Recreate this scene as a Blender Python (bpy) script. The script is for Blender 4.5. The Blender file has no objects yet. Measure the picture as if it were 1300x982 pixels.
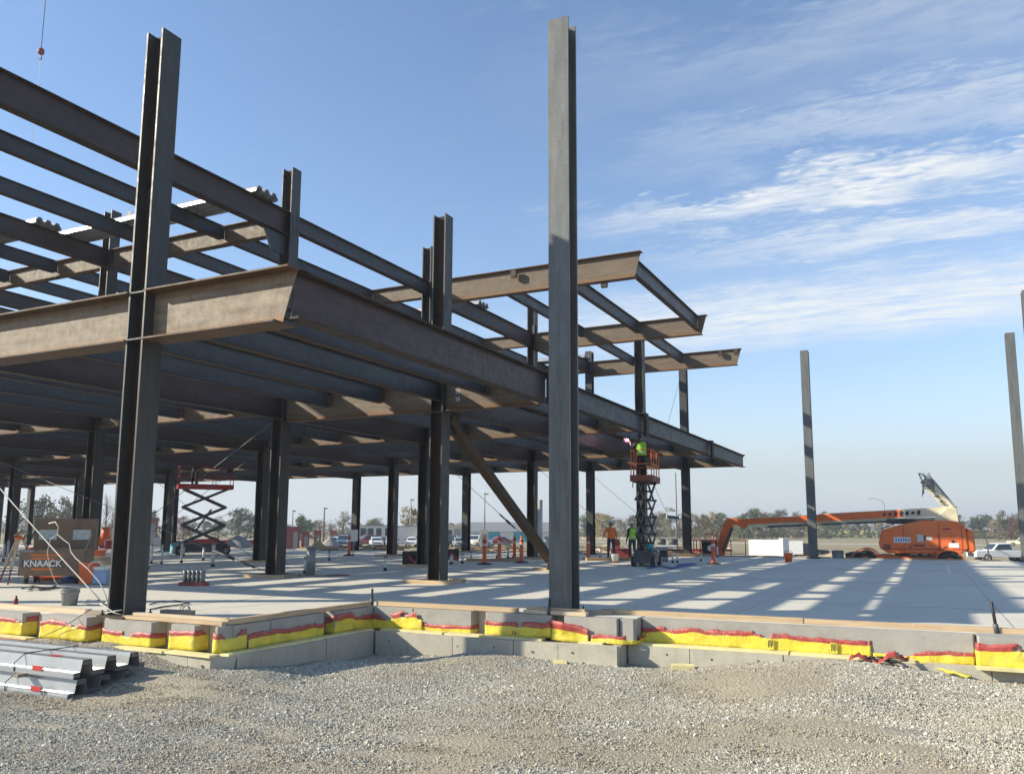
import bpy, bmesh, math, random
from mathutils import Vector, Matrix, noise as mnoise
rad = math.radians
random.seed(7)
scene = bpy.context.scene
COL = scene.collection

# ------------------------------------------------------------------ camera
# world axes follow the building: X along the front (to the right), Y into the depth, Z up; z = 0 is the slab
FPX, CXP, CYP, YH, XU, HCAM, ROLL = 1057.0, 661.2, 526.0, 671.4, 1178.7, 1.41, 0.003
_p = math.atan((YH - CYP) / FPX)
_a = math.atan((XU - CXP) / (FPX / math.cos(_p)))
_fw = Vector((-math.sin(_a) * math.cos(_p), math.cos(_a) * math.cos(_p), math.sin(_p)))
_rt = Vector((math.cos(_a), math.sin(_a), 0))
_up = _rt.cross(_fw)
RT = _rt * math.cos(ROLL) + _up * math.sin(ROLL)
UP = _up * math.cos(ROLL) - _rt * math.sin(ROLL)
FW = _fw
CAM = Vector((0, 0, HCAM))
cd = bpy.data.cameras.new('camera')
cam = bpy.data.objects.new('camera', cd)
COL.objects.link(cam)
cd.sensor_fit = 'HORIZONTAL'
cd.sensor_width = 36.0
cd.lens = 36.0 * FPX / 1300.0
cd.shift_x = (650 - CXP) / 1300.0
cd.shift_y = (CYP - 491) / 1300.0
cd.clip_start = 0.1
cd.clip_end = 9000
m = Matrix.Identity(4)
for i in range(3):
    m[i][0], m[i][1], m[i][2], m[i][3] = RT[i], UP[i], -FW[i], CAM[i]
cam.matrix_world = m
scene.camera = cam

def ray(px, py):
    return RT * ((px - CXP) / FPX) - UP * ((py - CYP) / FPX) + FW
def gp(px, py, z=0.0):
    """point of the level z that stands at this place of the photograph"""
    d = ray(px, py); t = (z - HCAM) / d.z
    return CAM + d * t
def atY(px, py, Y):
    d = ray(px, py); return CAM + d * (Y / d.y)
def atX(px, py, X):
    d = ray(px, py); return CAM + d * (X / d.x)
PROF = [(0, -0.72), (53, -0.72), (66, -1.15), (84, -1.58), (100, -1.60), (128, -1.18), (170, -1.10), (300, -1.0), (9000, -1.0)]
def zfar(r):
    for (a, za), (b_, zb_) in zip(PROF[:-1], PROF[1:]):
        if a <= r <= b_: f = (r - a) / (b_ - a); f = f * f * (3 - 2 * f); return za + (zb_ - za) * f
    return -1.0
def far(px, dist, z=None):
    """ground point in the direction of column px at a horizontal distance"""
    d = ray(px, YH); d = Vector((d.x, d.y, 0)).normalized()
    return Vector((d.x * dist, d.y * dist, zfar(dist) if z is None else z))

# ------------------------------------------------------------------ sun and sky
SUN = Vector((1.69, 1.0, -1.0)).normalized()        # direction the light travels
sd = bpy.data.lights.new('sun', 'SUN')
sd.energy = 5.0
sd.angle = rad(0.53)
sd.color = (1.0, 0.925, 0.76)
so = bpy.data.objects.new('sun', sd)
COL.objects.link(so)
so.rotation_euler = SUN.to_track_quat('-Z', 'Y').to_euler()
so.location = (-40, -25, 40)
SUN_EL = math.asin(-SUN.z)
SUN_AZ = math.atan2(-SUN.x, -SUN.y)                  # clockwise from +Y

world = bpy.data.worlds.new('World')
scene.world = world
world.use_nodes = True
nt = world.node_tree
nt.nodes.clear()
def N(tree, typ, **kw):
    n = tree.nodes.new(typ)
    for k, v in kw.items():
        if k.startswith('i_'):
            n.inputs[k[2:].replace('_', ' ')].default_value = v
        else:
            setattr(n, k, v)
    return n
def math_n(tree, op, a, b=None, c=None, clamp=False):
    n = tree.nodes.new('ShaderNodeMath'); n.operation = op; n.use_clamp = clamp
    for i, v in enumerate((a, b, c)):
        if v is None: continue
        if isinstance(v, (int, float)): n.inputs[i].default_value = v
        else: tree.links.new(v, n.inputs[i])
    return n.outputs[0]
def mixc(tree, f, a, b, blend='MIX'):
    n = tree.nodes.new('ShaderNodeMix'); n.data_type = 'RGBA'; n.blend_type = blend
    for i, v in ((0, f), (6, a), (7, b)):
        if isinstance(v, (int, float)): n.inputs[i].default_value = v
        elif isinstance(v, (tuple, list)): n.inputs[i].default_value = (*v[:3], 1)
        else: tree.links.new(v, n.inputs[i])
    return n.outputs[2]
def ramp(tree, f, stops, interp='LINEAR'):
    n = tree.nodes.new('ShaderNodeValToRGB'); n.color_ramp.interpolation = interp
    el = n.color_ramp.elements
    while len(el) < len(stops): el.new(0.5)
    for e, (p, c) in zip(el, stops):
        e.position = p
        e.color = (*c, 1) if isinstance(c, (tuple, list)) else (c, c, c, 1)
    tree.links.new(f, n.inputs[0])
    return n.outputs[0]
sky = N(nt, 'ShaderNodeTexSky')
sky.sky_type = 'NISHITA'
sky.sun_disc = False
sky.sun_elevation = SUN_EL
sky.sun_rotation = SUN_AZ
sky.altitude = 200
sky.air_density = 1.0
sky.dust_density = 0.2
sky.ozone_density = 3.0
bg = N(nt, 'ShaderNodeBackground'); bg.inputs[1].default_value = SKY_STRENGTH = 0.135
wo = N(nt, 'ShaderNodeOutputWorld')
tc = N(nt, 'ShaderNodeTexCoord')
sep = N(nt, 'ShaderNodeSeparateXYZ'); nt.links.new(tc.outputs['Generated'], sep.inputs[0])
zz = math_n(nt, 'MAXIMUM', sep.outputs[2], 0.03)
# cirrus lies on a high plane: direction / height gives its plane coordinates
u = math_n(nt, 'DIVIDE', sep.outputs[0], zz)
v = math_n(nt, 'DIVIDE', sep.outputs[1], zz)
uvw = N(nt, 'ShaderNodeCombineXYZ'); nt.links.new(u, uvw.inputs[0]); nt.links.new(v, uvw.inputs[1])
def sky_noise(sx, sy, scale, detail, rough, dist=0.0, off=(0, 0, 0)):
    mp = N(nt, 'ShaderNodeMapping'); mp.inputs['Scale'].default_value = (sx, sy, 1); mp.inputs['Location'].default_value = off
    mp.inputs['Rotation'].default_value = (0, 0, rad(-6))
    nt.links.new(uvw.outputs[0], mp.inputs[0])
    n = N(nt, 'ShaderNodeTexNoise'); n.inputs['Scale'].default_value = scale; n.inputs['Detail'].default_value = detail
    n.inputs['Roughness'].default_value = rough; n.inputs['Distortion'].default_value = dist
    nt.links.new(mp.outputs[0], n.inputs['Vector'])
    return n.outputs[0]
warp = sky_noise(1.5, 2.2, 1.6, 6, 0.55, 0.3)
wisps = sky_noise(1.6, 6.0, 1.9, 9, 0.62, 0.6, (3.1, 1.7, 0))
fine = sky_noise(4.0, 9.0, 3.0, 8, 0.65, 0.9, (1.3, 5.2, 0))
vw = math_n(nt, 'MULTIPLY_ADD', math_n(nt, 'SUBTRACT', warp, 0.5), 0.75, math_n(nt, 'MULTIPLY_ADD', math_n(nt, 'SUBTRACT', fine, 0.5), 0.42, v))
def smooth(x, lo, hi):
    n = N(nt, 'ShaderNodeMapRange', interpolation_type='SMOOTHSTEP'); nt.links.new(x, n.inputs[0])
    n.inputs[1].default_value = lo; n.inputs[2].default_value = hi
    return n.outputs[0]
def band(v0, w, amp, u0, u1):
    d = math_n(nt, 'ABSOLUTE', math_n(nt, 'SUBTRACT', vw, v0))
    n = N(nt, 'ShaderNodeMapRange', interpolation_type='SMOOTHERSTEP'); nt.links.new(d, n.inputs[0])
    n.inputs[1].default_value = 0; n.inputs[2].default_value = w; n.inputs[3].default_value = amp; n.inputs[4].default_value = 0
    return math_n(nt, 'MULTIPLY', n.outputs[0], smooth(u, u0, u1))
dens = math_n(nt, 'ADD', band(2.54, 0.27, 1.12, -1.25, -0.30), band(2.98, 0.28, 0.85, -1.2, -0.1))
dens = math_n(nt, 'ADD', dens, band(2.1, 0.24, 0.50, -1.0, 0.1))
dens = math_n(nt, 'ADD', dens, band(4.0, 1.05, 1.05, -2.4, -0.7))
dens = math_n(nt, 'ADD', dens, band(1.7, 0.35, 0.34, -1.1, 0.2))
wisp_m = ramp(nt, math_n(nt, 'MULTIPLY_ADD', fine, 0.35, math_n(nt, 'MULTIPLY', wisps, 0.65)), [(0.33, 0.0), (0.62, 1.0)])
cloud = math_n(nt, 'MULTIPLY', dens, math_n(nt, 'MULTIPLY_ADD', wisp_m, 0.82, 0.20), clamp=True)
veil = math_n(nt, 'MULTIPLY', ramp(nt, wisps, [(0.58, 0.0), (0.85, 1.0)]), math_n(nt, 'MULTIPLY', smooth(u, -2.2, -0.6), 0.12))
haze_f = math_n(nt, 'MULTIPLY', smooth(math_n(nt, 'DIVIDE', 1.0, math_n(nt, 'MAXIMUM', sep.outputs[2], 0.012)), 1.6, 15.0), 0.93)
cloud = math_n(nt, 'MAXIMUM', cloud, veil)
cloud = math_n(nt, 'MULTIPLY', cloud, smooth(sep.outputs[2], -0.02, 0.05))
CLOUD_COL = (4.25, 4.4, 4.5)
HAZE_COL = (3.2, 3.55, 3.75)
skyc = mixc(nt, cloud, mixc(nt, haze_f, sky.outputs[0], HAZE_COL), CLOUD_COL)
nt.links.new(skyc, bg.inputs[0]); nt.links.new(bg.outputs[0], wo.inputs[0])
scene.view_settings.view_transform = 'Standard'
scene.view_settings.look = 'None'
scene.view_settings.exposure = 0.68
scene.view_settings.gamma = 1.0
# ------------------------------------------------------------------ materials
MATS = {}
def newmat(name):
    m = bpy.data.materials.new(name); m.use_nodes = True
    t = m.node_tree; t.nodes.clear()
    out = N(t, 'ShaderNodeOutputMaterial'); b = N(t, 'ShaderNodeBsdfPrincipled')
    t.links.new(b.outputs[0], out.inputs[0])
    MATS[name] = m
    return m, t, b
def coords(t, kind='Object', scale=(1, 1, 1), rnd=True):
    c = N(t, 'ShaderNodeTexCoord'); mp = N(t, 'ShaderNodeMapping'); mp.inputs['Scale'].default_value = scale
    t.links.new(c.outputs[kind], mp.inputs[0])
    if rnd:
        oi = N(t, 'ShaderNodeObjectInfo')
        cb = N(t, 'ShaderNodeCombineXYZ')
        for i, k in enumerate((37.0, 91.0, 53.0)):
            t.links.new(math_n(t, 'MULTIPLY', oi.outputs['Random'], k), cb.inputs[i])
        t.links.new(cb.outputs[0], mp.inputs['Location'])
    return mp.outputs[0]
def wcoords(t, scale=(1, 1, 1)):
    g = N(t, 'ShaderNodeNewGeometry'); mp = N(t, 'ShaderNodeMapping'); mp.inputs['Scale'].default_value = scale
    t.links.new(g.outputs['Position'], mp.inputs[0])
    return mp.outputs[0]
def noise_n(t, vec, scale, detail=5, rough=0.55, dist=0.0):
    n = N(t, 'ShaderNodeTexNoise'); n.inputs['Scale'].default_value = scale; n.inputs['Detail'].default_value = detail
    n.inputs['Roughness'].default_value = rough; n.inputs['Distortion'].default_value = dist
    t.links.new(vec, n.inputs['Vector'])
    return n.outputs[0]
def bump_n(t, b, h, strength=0.3, dist=0.01):
    n = N(t, 'ShaderNodeBump'); n.inputs['Strength'].default_value = strength; n.inputs['Distance'].default_value = dist
    t.links.new(h, n.inputs['Height']); t.links.new(n.outputs[0], b.inputs['Normal'])
def plain(name, col, rough=0.6, metal=0.0, var=0.18, scale=6.0, bump=0.0, dirt=None, dirt_amt=0.5, emis=None, spec=0.5, rnd=True, trans=0.0):
    m, t, b = newmat(name)
    v = coords(t, rnd=rnd)
    n1 = noise_n(t, v, scale, 6, 0.6)
    lo = tuple(c * (1 - var) for c in col); hi = tuple(min(1, c * (1 + var)) for c in col)
    c = ramp(t, n1, [(0.3, lo), (0.7, hi)])
    if dirt:
        n2 = noise_n(t, v, scale * 0.6, 8, 0.68, 0.4)
        c = mixc(t, math_n(t, 'MULTIPLY', ramp(t, n2, [(0.5, 0.0), (0.68, 1.0)]), dirt_amt), c, dirt)
    t.links.new(c, b.inputs['Base Color'])
    b.inputs['Roughness'].default_value = rough; b.inputs['Metallic'].default_value = metal
    b.inputs['Specular IOR Level'].default_value = spec
    if trans: b.inputs['Transmission Weight'].default_value = trans
    if emis:
        b.inputs['Emission Color'].default_value = (*emis[:3], 1); b.inputs['Emission Strength'].default_value = emis[3]
    if bump: bump_n(t, b, n1, bump, 0.01)
    return m
def steel(name, base, rust, amt, rough=0.5, spec=0.5, along=0.5, foot=None):
    """mill-scale steel: blue-grey skin, soft rust blotches, streaks and scratches"""
    m, t, b = newmat(name)
    v = coords(t); vs = coords(t, scale=(0.35, 0.35, 3.0) if along > 0.5 else (3.0, 3.0, 0.35))
    big = noise_n(t, v, 0.7, 6, 0.6, 0.4); mid = noise_n(t, v, 5.0, 8, 0.65, 0.2); fine_ = noise_n(t, v, 55.0, 3, 0.6)
    st = noise_n(t, vs, 3.0, 6, 0.6)
    oi = N(t, 'ShaderNodeObjectInfo')
    c = ramp(t, st, [(0.3, tuple(x * 0.72 for x in base)), (0.7, tuple(x * 1.28 for x in base))])
    f = math_n(t, 'ADD', math_n(t, 'MULTIPLY', big, 0.55), math_n(t, 'MULTIPLY', mid, 0.45))
    f = math_n(t, 'ADD', f, math_n(t, 'MULTIPLY_ADD', oi.outputs['Random'], 0.10, -0.05))
    f = ramp(t, f, [(0.62 - 0.30 * amt, 0.0), (0.74 - 0.16 * amt, 1.0)])
    c = mixc(t, math_n(t, 'MULTIPLY', f, min(1.0, 0.35 + 0.6 * amt)), c, rust)
    c = mixc(t, math_n(t, 'MULTIPLY', ramp(t, fine_, [(0.55, 0.0), (0.75, 1.0)]), 0.22), c, tuple(x * 0.45 for x in rust))
    grit = noise_n(t, v, 19.0, 9, 0.74, 0.3)
    c = mixc(t, math_n(t, 'MULTIPLY', ramp(t, grit, [(0.50, 0.0), (0.66, 1.0)]), 0.42), c, tuple(x * 0.42 for x in base))
    c = mixc(t, math_n(t, 'MULTIPLY', ramp(t, grit, [(0.30, 1.0), (0.43, 0.0)]), 0.35), c, tuple(min(1, x * 1.55 + 0.01) for x in base))
    drip = noise_n(t, coords(t, scale=(7, 7, 0.8)), 2.0, 7, 0.62, 0.2)
    c = mixc(t, math_n(t, 'MULTIPLY', ramp(t, drip, [(0.57, 0.0), (0.70, 1.0)]), 0.40), c, tuple(x * 0.62 for x in rust))
    if foot:
        gsep = N(t, 'ShaderNodeSeparateXYZ'); gtc = N(t, 'ShaderNodeTexCoord'); t.links.new(gtc.outputs['Generated'], gsep.inputs[0])
        ff = math_n(t, 'MULTIPLY_ADD', math_n(t, 'SUBTRACT', mid, 0.5), 0.22, gsep.outputs[2])
        c = mixc(t, math_n(t, 'MULTIPLY', ramp(t, ff, [(0.10, 1.0), (0.21, 0.0)]), 0.85), c, foot)
        c = mixc(t, math_n(t, 'MULTIPLY', ramp(t, ff, [(0.80, 0.0), (0.95, 1.0)]), 0.55), c, tuple(x * 0.6 for x in foot))
    scr = noise_n(t, coords(t, scale=(1, 1, 9)), 9.0, 2, 0.5)
    c = mixc(t, math_n(t, 'MULTIPLY', ramp(t, scr, [(0.69, 0.0), (0.72, 1.0)]), 0.25), c, tuple(min(1, x * 2.2 + 0.05) for x in base))
    t.links.new(c, b.inputs['Base Color'])
    r = ramp(t, mid, [(0.3, rough - 0.1), (0.7, rough + 0.15)]); t.links.new(r, b.inputs['Roughness'])
    b.inputs['Specular IOR Level'].default_value = spec
    bump_n(t, b, fine_, 0.12, 0.004)
    return m
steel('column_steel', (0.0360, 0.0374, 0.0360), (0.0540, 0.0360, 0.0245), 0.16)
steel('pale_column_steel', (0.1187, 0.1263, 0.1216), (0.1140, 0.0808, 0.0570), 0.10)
steel('web_rust', (0.0280, 0.0182, 0.0133), (0.0525, 0.0231, 0.0112), 0.75, 0.7, 0.3)
steel('joist_steel', (0.0343, 0.0406, 0.0499), (0.0429, 0.0281, 0.0211), 0.15, 0.5, 0.5, 0.6)
steel('girder_steel', (0.0440, 0.0255, 0.0235), (0.0500, 0.0250, 0.0190), 0.45, 0.5, 0.45, 0.6)
steel('tan_steel', (0.2000, 0.1535, 0.1042), (0.1721, 0.1042, 0.0521), 0.30, 0.6, 0.35, 0.6, (0.26, 0.125, 0.042))
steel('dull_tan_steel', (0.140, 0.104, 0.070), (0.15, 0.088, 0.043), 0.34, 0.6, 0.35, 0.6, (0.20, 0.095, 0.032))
steel('tan_flange', (0.0850, 0.0561, 0.0357), (0.1785, 0.0808, 0.0255), 0.60, 0.62, 0.35, 0.6)
steel('flange_rust', (0.0435, 0.0292, 0.0218), (0.0788, 0.0375, 0.0165), 0.55, 0.65, 0.35, 0.6)
steel('brace_steel', (0.0624, 0.0368, 0.0184), (0.1000, 0.0480, 0.0160), 0.6, 0.65, 0.3)
steel('red_iron', (0.26, 0.085, 0.055), (0.30, 0.15, 0.10), 0.4, 0.7, 0.3)

def concrete(name, base, var=0.12, joints=False, form=False, bump=0.15, stain=(0.30, 0.28, 0.25), stain_amt=0.35):
    m, t, b = newmat(name)
    v = wcoords(t)
    big = noise_n(t, v, 0.35, 6, 0.6, 0.5); mid = noise_n(t, v, 3.5, 8, 0.65); fine_ = noise_n(t, v, 60.0, 4, 0.6)
    c = ramp(t, math_n(t, 'ADD', math_n(t, 'MULTIPLY', big, 0.5), math_n(t, 'MULTIPLY', mid, 0.5)), [(0.32, tuple(x * (1 - var) for x in base)), (0.68, tuple(min(1, x * (1 + var)) for x in base))])
    c = mixc(t, math_n(t, 'MULTIPLY', ramp(t, noise_n(t, v, 1.7, 9, 0.72, 0.6), [(0.55, 0.0), (0.72, 1.0)]), stain_amt), c, stain)
    c = mixc(t, math_n(t, 'MULTIPLY', ramp(t, fine_, [(0.62, 0.0), (0.8, 1.0)]), 0.3), c, tuple(x * 0.6 for x in base))
    if form:
        vs = wcoords(t, (6, 6, 0.6)); c = mixc(t, math_n(t, 'MULTIPLY', ramp(t, noise_n(t, vs, 1.5, 6, 0.6), [(0.5, 0.0), (0.75, 1.0)]), 0.35), c, tuple(x * 0.62 for x in base))
    t.links.new(c, b.inputs['Base Color']); b.inputs['Roughness'].default_value = 0.85
    b.inputs['Specular IOR Level'].default_value = 0.3
    bump_n(t, b, math_n(t, 'ADD', fine_, mid), bump, 0.01)
    return m
concrete('slab_concrete', (0.60, 0.56, 0.47), 0.10, stain=(0.42, 0.385, 0.315), stain_amt=0.50, bump=0.05)
concrete('foundation_concrete', (0.44, 0.41, 0.335), 0.20, form=True, bump=0.5, stain=(0.26, 0.235, 0.19), stain_amt=0.55)
concrete('plinth_concrete', (0.36, 0.34, 0.305), 0.20, bump=0.45, stain=(0.24, 0.22, 0.19), stain_amt=0.5)

def wood(name, base, var=0.2):
    m, t, b = newmat(name)
    v = coords(t, scale=(0.6, 12, 12)); v2 = coords(t, scale=(3, 3, 3))
    n = noise_n(t, v, 2.2, 7, 0.6, 0.8)
    c = ramp(t, n, [(0.25, tuple(x * (1 - var * 1.6) for x in base)), (0.5, base), (0.75, tuple(min(1, x * (1 + var)) for x in base))])
    c = mixc(t, math_n(t, 'MULTIPLY', ramp(t, noise_n(t, v2, 1.6, 5, 0.6), [(0.62, 0.0), (0.75, 1.0)]), 0.5), c, (base[0] * 0.5, base[1] * 0.42, base[2] * 0.36))
    t.links.new(c, b.inputs['Base Color']); b.inputs['Roughness'].default_value = 0.8; b.inputs['Specular IOR Level'].default_value = 0.25
    bump_n(t, b, n, 0.25, 0.004)
    return m
wood('lumber', (0.52, 0.38, 0.235)); wood('lumber_pale', (0.60, 0.48, 0.33)); wood('lumber_grey', (0.30, 0.25, 0.19)); wood('plywood', (0.42, 0.27, 0.15))
plain('galvanised', (0.36, 0.37, 0.38), 0.33, 0.5, 0.12, 3.0, dirt=(0.34, 0.35, 0.36), dirt_amt=0.4)
plain('deck_dark', (0.10, 0.105, 0.115), 0.55, 0.4, 0.3, 8.0)
def film(name, base, var=0.2):
    m, t, b = newmat(name)
    v = coords(t); n1 = noise_n(t, v, 3.0, 5, 0.6, 1.0); n2 = noise_n(t, v, 12.0, 4, 0.55, 1.5)
    c = ramp(t, n1, [(0.3, tuple(x * (1 - var) for x in base)), (0.7, tuple(min(1, x * (1 + var)) for x in base))])
    c = mixc(t, math_n(t, 'MULTIPLY', ramp(t, noise_n(t, v, 7.0, 9, 0.7), [(0.52, 0.0), (0.68, 1.0)]), 0.36), c, (0.38, 0.33, 0.20))
    t.links.new(c, b.inputs['Base Color']); b.inputs['Roughness'].default_value = 0.42
    n3 = noise_n(t, coords(t, scale=(9, 9, 2.2)), 2.4, 7, 0.62, 2.2)
    bump_n(t, b, math_n(t, 'ADD', n2, math_n(t, 'MULTIPLY', n3, 1.2)), 0.42, 0.02)
    return m
film('yellow_film', (0.70, 0.57, 0.05)); film('red_film', (0.38, 0.060, 0.050))
plain('yellow_board', (0.70, 0.62, 0.30), 0.75, 0, 0.15, 3.0, dirt=(0.45, 0.40, 0.28))
plain('orange', (0.72, 0.155, 0.03), 0.42, 0, 0.14, 3.0, dirt=(0.40, 0.17, 0.08), dirt_amt=0.35)
plain('orange_plastic', (0.80, 0.14, 0.035), 0.5, 0, 0.12, 4.0, dirt=(0.45, 0.12, 0.06))
plain('cream', (0.66, 0.60, 0.42), 0.45, 0, 0.1, 3.0, dirt=(0.40, 0.33, 0.2))
plain('white', (0.78, 0.78, 0.75), 0.5, 0, 0.06, 4.0, dirt=(0.55, 0.53, 0.48), dirt_amt=0.35)
plain('white_gloss', (0.80, 0.80, 0.79), 0.22, 0, 0.04, 3.0, dirt=(0.5, 0.47, 0.42), dirt_amt=0.25)
plain('foam', (0.80, 0.80, 0.76), 0.9, 0, 0.06, 6.0, bump=0.2)
plain('red', (0.46, 0.035, 0.03), 0.45, 0, 0.15, 4.0, dirt=(0.25, 0.06, 0.05))
plain('dark_red', (0.22, 0.03, 0.035), 0.6, 0, 0.2, 4.0)
plain('brown_paint', (0.205, 0.135, 0.080), 0.55, 0, 0.16, 3.0, dirt=(0.13, 0.085, 0.06), dirt_amt=0.6)
plain('black', (0.022, 0.022, 0.024), 0.55, 0, 0.25, 6.0)
plain('rubber', (0.032, 0.031, 0.030), 0.85, 0, 0.25, 9.0, dirt=(0.16, 0.13, 0.10), dirt_amt=0.5)
plain('dark_metal', (0.085, 0.088, 0.092), 0.5, 0.3, 0.25, 6.0, dirt=(0.14, 0.11, 0.09))
plain('grey_metal', (0.26, 0.27, 0.275), 0.5, 0.3, 0.2, 6.0, dirt=(0.2, 0.17, 0.14))
plain('grey_plastic', (0.20, 0.205, 0.20), 0.6, 0, 0.25, 7.0, dirt=(0.48, 0.44, 0.38), dirt_amt=0.6)
plain('pvc', (0.66, 0.66, 0.63), 0.5, 0, 0.08, 5.0, dirt=(0.42, 0.39, 0.34))
plain('blue_tarp', (0.035, 0.085, 0.30), 0.55, 0, 0.3, 6.0)
plain('teal', (0.03, 0.30, 0.36), 0.5, 0, 0.2, 6.0)
plain('cooler_blue', (0.30, 0.42, 0.60), 0.5, 0, 0.2, 4.0)
plain('glass', (0.03, 0.04, 0.05), 0.08, 0, 0.1, 3.0, spec=0.8)
plain('sticker', (0.50, 0.53, 0.52), 0.6, 0, 0.1, 9.0, dirt=(0.30, 0.33, 0.34))
plain('ink', (0.03, 0.03, 0.04), 0.7, 0, 0.2, 9.0)
plain('blue_ink', (0.12, 0.22, 0.42), 0.7, 0, 0.3, 9.0)
plain('cable', (0.16, 0.16, 0.165), 0.5, 0.5, 0.2, 9.0)
plain('rope', (0.66, 0.62, 0.54), 0.9, 0, 0.15, 20.0)
plain('skin', (0.42, 0.24, 0.17), 0.6, 0, 0.08, 9.0)
plain('hivis_orange', (0.88, 0.20, 0.03), 0.75, 0, 0.1, 8.0)
plain('hivis_green', (0.38, 0.72, 0.07), 0.75, 0, 0.1, 8.0)
plain('reflective', (0.70, 0.72, 0.66), 0.4, 0, 0.08, 8.0)
plain('denim', (0.035, 0.05, 0.085), 0.85, 0, 0.25, 12.0)
plain('dark_cloth', (0.028, 0.028, 0.033), 0.85, 0, 0.25, 12.0)
plain('pale_cloth', (0.48, 0.47, 0.44), 0.85, 0, 0.15, 12.0)
plain('boot', (0.10, 0.06, 0.035), 0.75, 0, 0.2, 12.0)
plain('grey_hat', (0.35, 0.36, 0.37), 0.4, 0, 0.1, 9.0)
plain('car_silver', (0.42, 0.44, 0.46), 0.25, 0.3, 0.06, 3.0); plain('car_dark', (0.05, 0.055, 0.065), 0.25, 0, 0.1, 3.0)
plain('car_red', (0.30, 0.03, 0.03), 0.25, 0, 0.1, 3.0); plain('car_blue', (0.16, 0.24, 0.36), 0.25, 0.2, 0.1, 3.0); plain('car_cream', (0.72, 0.66, 0.48), 0.25, 0, 0.06, 3.0)
plain('roof_grey', (0.22, 0.225, 0.235), 0.6, 0, 0.12, 2.0)
plain('trailer_white', (0.62, 0.61, 0.57), 0.6, 0, 0.08, 1.0, dirt=(0.48, 0.45, 0.4)); plain('trailer_beige', (0.60, 0.53, 0.38), 0.6, 0, 0.08, 1.0)
plain('solar', (0.03, 0.035, 0.06), 0.15, 0, 0.2, 5.0)
plain('pole_grey', (0.26, 0.26, 0.25), 0.6, 0.2, 0.12, 5.0); plain('pole_wood', (0.16, 0.12, 0.085), 0.85, 0, 0.2, 5.0)
plain('pile_grey', (0.30, 0.285, 0.26), 0.95, 0, 0.3, 8.0, bump=0.8, spec=0.2); plain('pile_tan', (0.42, 0.33, 0.21), 0.95, 0, 0.3, 6.0, bump=0.8, spec=0.2)
plain('bark', (0.10, 0.075, 0.055), 0.95, 0, 0.3, 4.0, spec=0.2)
plain('arc_light', (1, 0.8, 0.85), 0.5, 0, 0.0, 1.0, emis=(1.0, 0.72, 0.80, 60.0))
plain('arc_glow', (0.9, 0.2, 0.35), 0.5, 0, 0.0, 1.0, emis=(1.0, 0.25, 0.40, 3.0))
def leafmat(name, c1, c2, c3):
    m, t, b = newmat(name)
    g = N(t, 'ShaderNodeNewGeometry'); oi = N(t, 'ShaderNodeObjectInfo')
    f = math_n(t, 'ADD', math_n(t, 'MULTIPLY', g.outputs['Random Per Island'], 0.65), math_n(t, 'MULTIPLY', oi.outputs['Random'], 0.35))
    c = ramp(t, f, [(0.1, c1), (0.5, c2), (0.95, c3)])
    t.links.new(c, b.inputs['Base Color']); b.inputs['Roughness'].default_value = 0.7; b.inputs['Specular IOR Level'].default_value = 0.2
    return m
leafmat('leaf_dark', (0.046, 0.072, 0.029), (0.078, 0.111, 0.046), (0.143, 0.163, 0.065))  # leaf tones all lightened a little: distance haze put into the colour
leafmat('leaf_olive', (0.078, 0.098, 0.039), (0.150, 0.150, 0.062), (0.234, 0.202, 0.091))
leafmat('leaf_gold', (0.156, 0.130, 0.052), (0.260, 0.202, 0.078), (0.325, 0.247, 0.104))
leafmat('leaf_brown', (0.130, 0.091, 0.058), (0.208, 0.150, 0.091), (0.273, 0.208, 0.130))
leafmat('leaf_red', (0.117, 0.039, 0.039), (0.182, 0.065, 0.058), (0.221, 0.117, 0.078))
leafmat('leaf_twig', (0.169, 0.137, 0.111), (0.221, 0.182, 0.150), (0.273, 0.227, 0.182))

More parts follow.
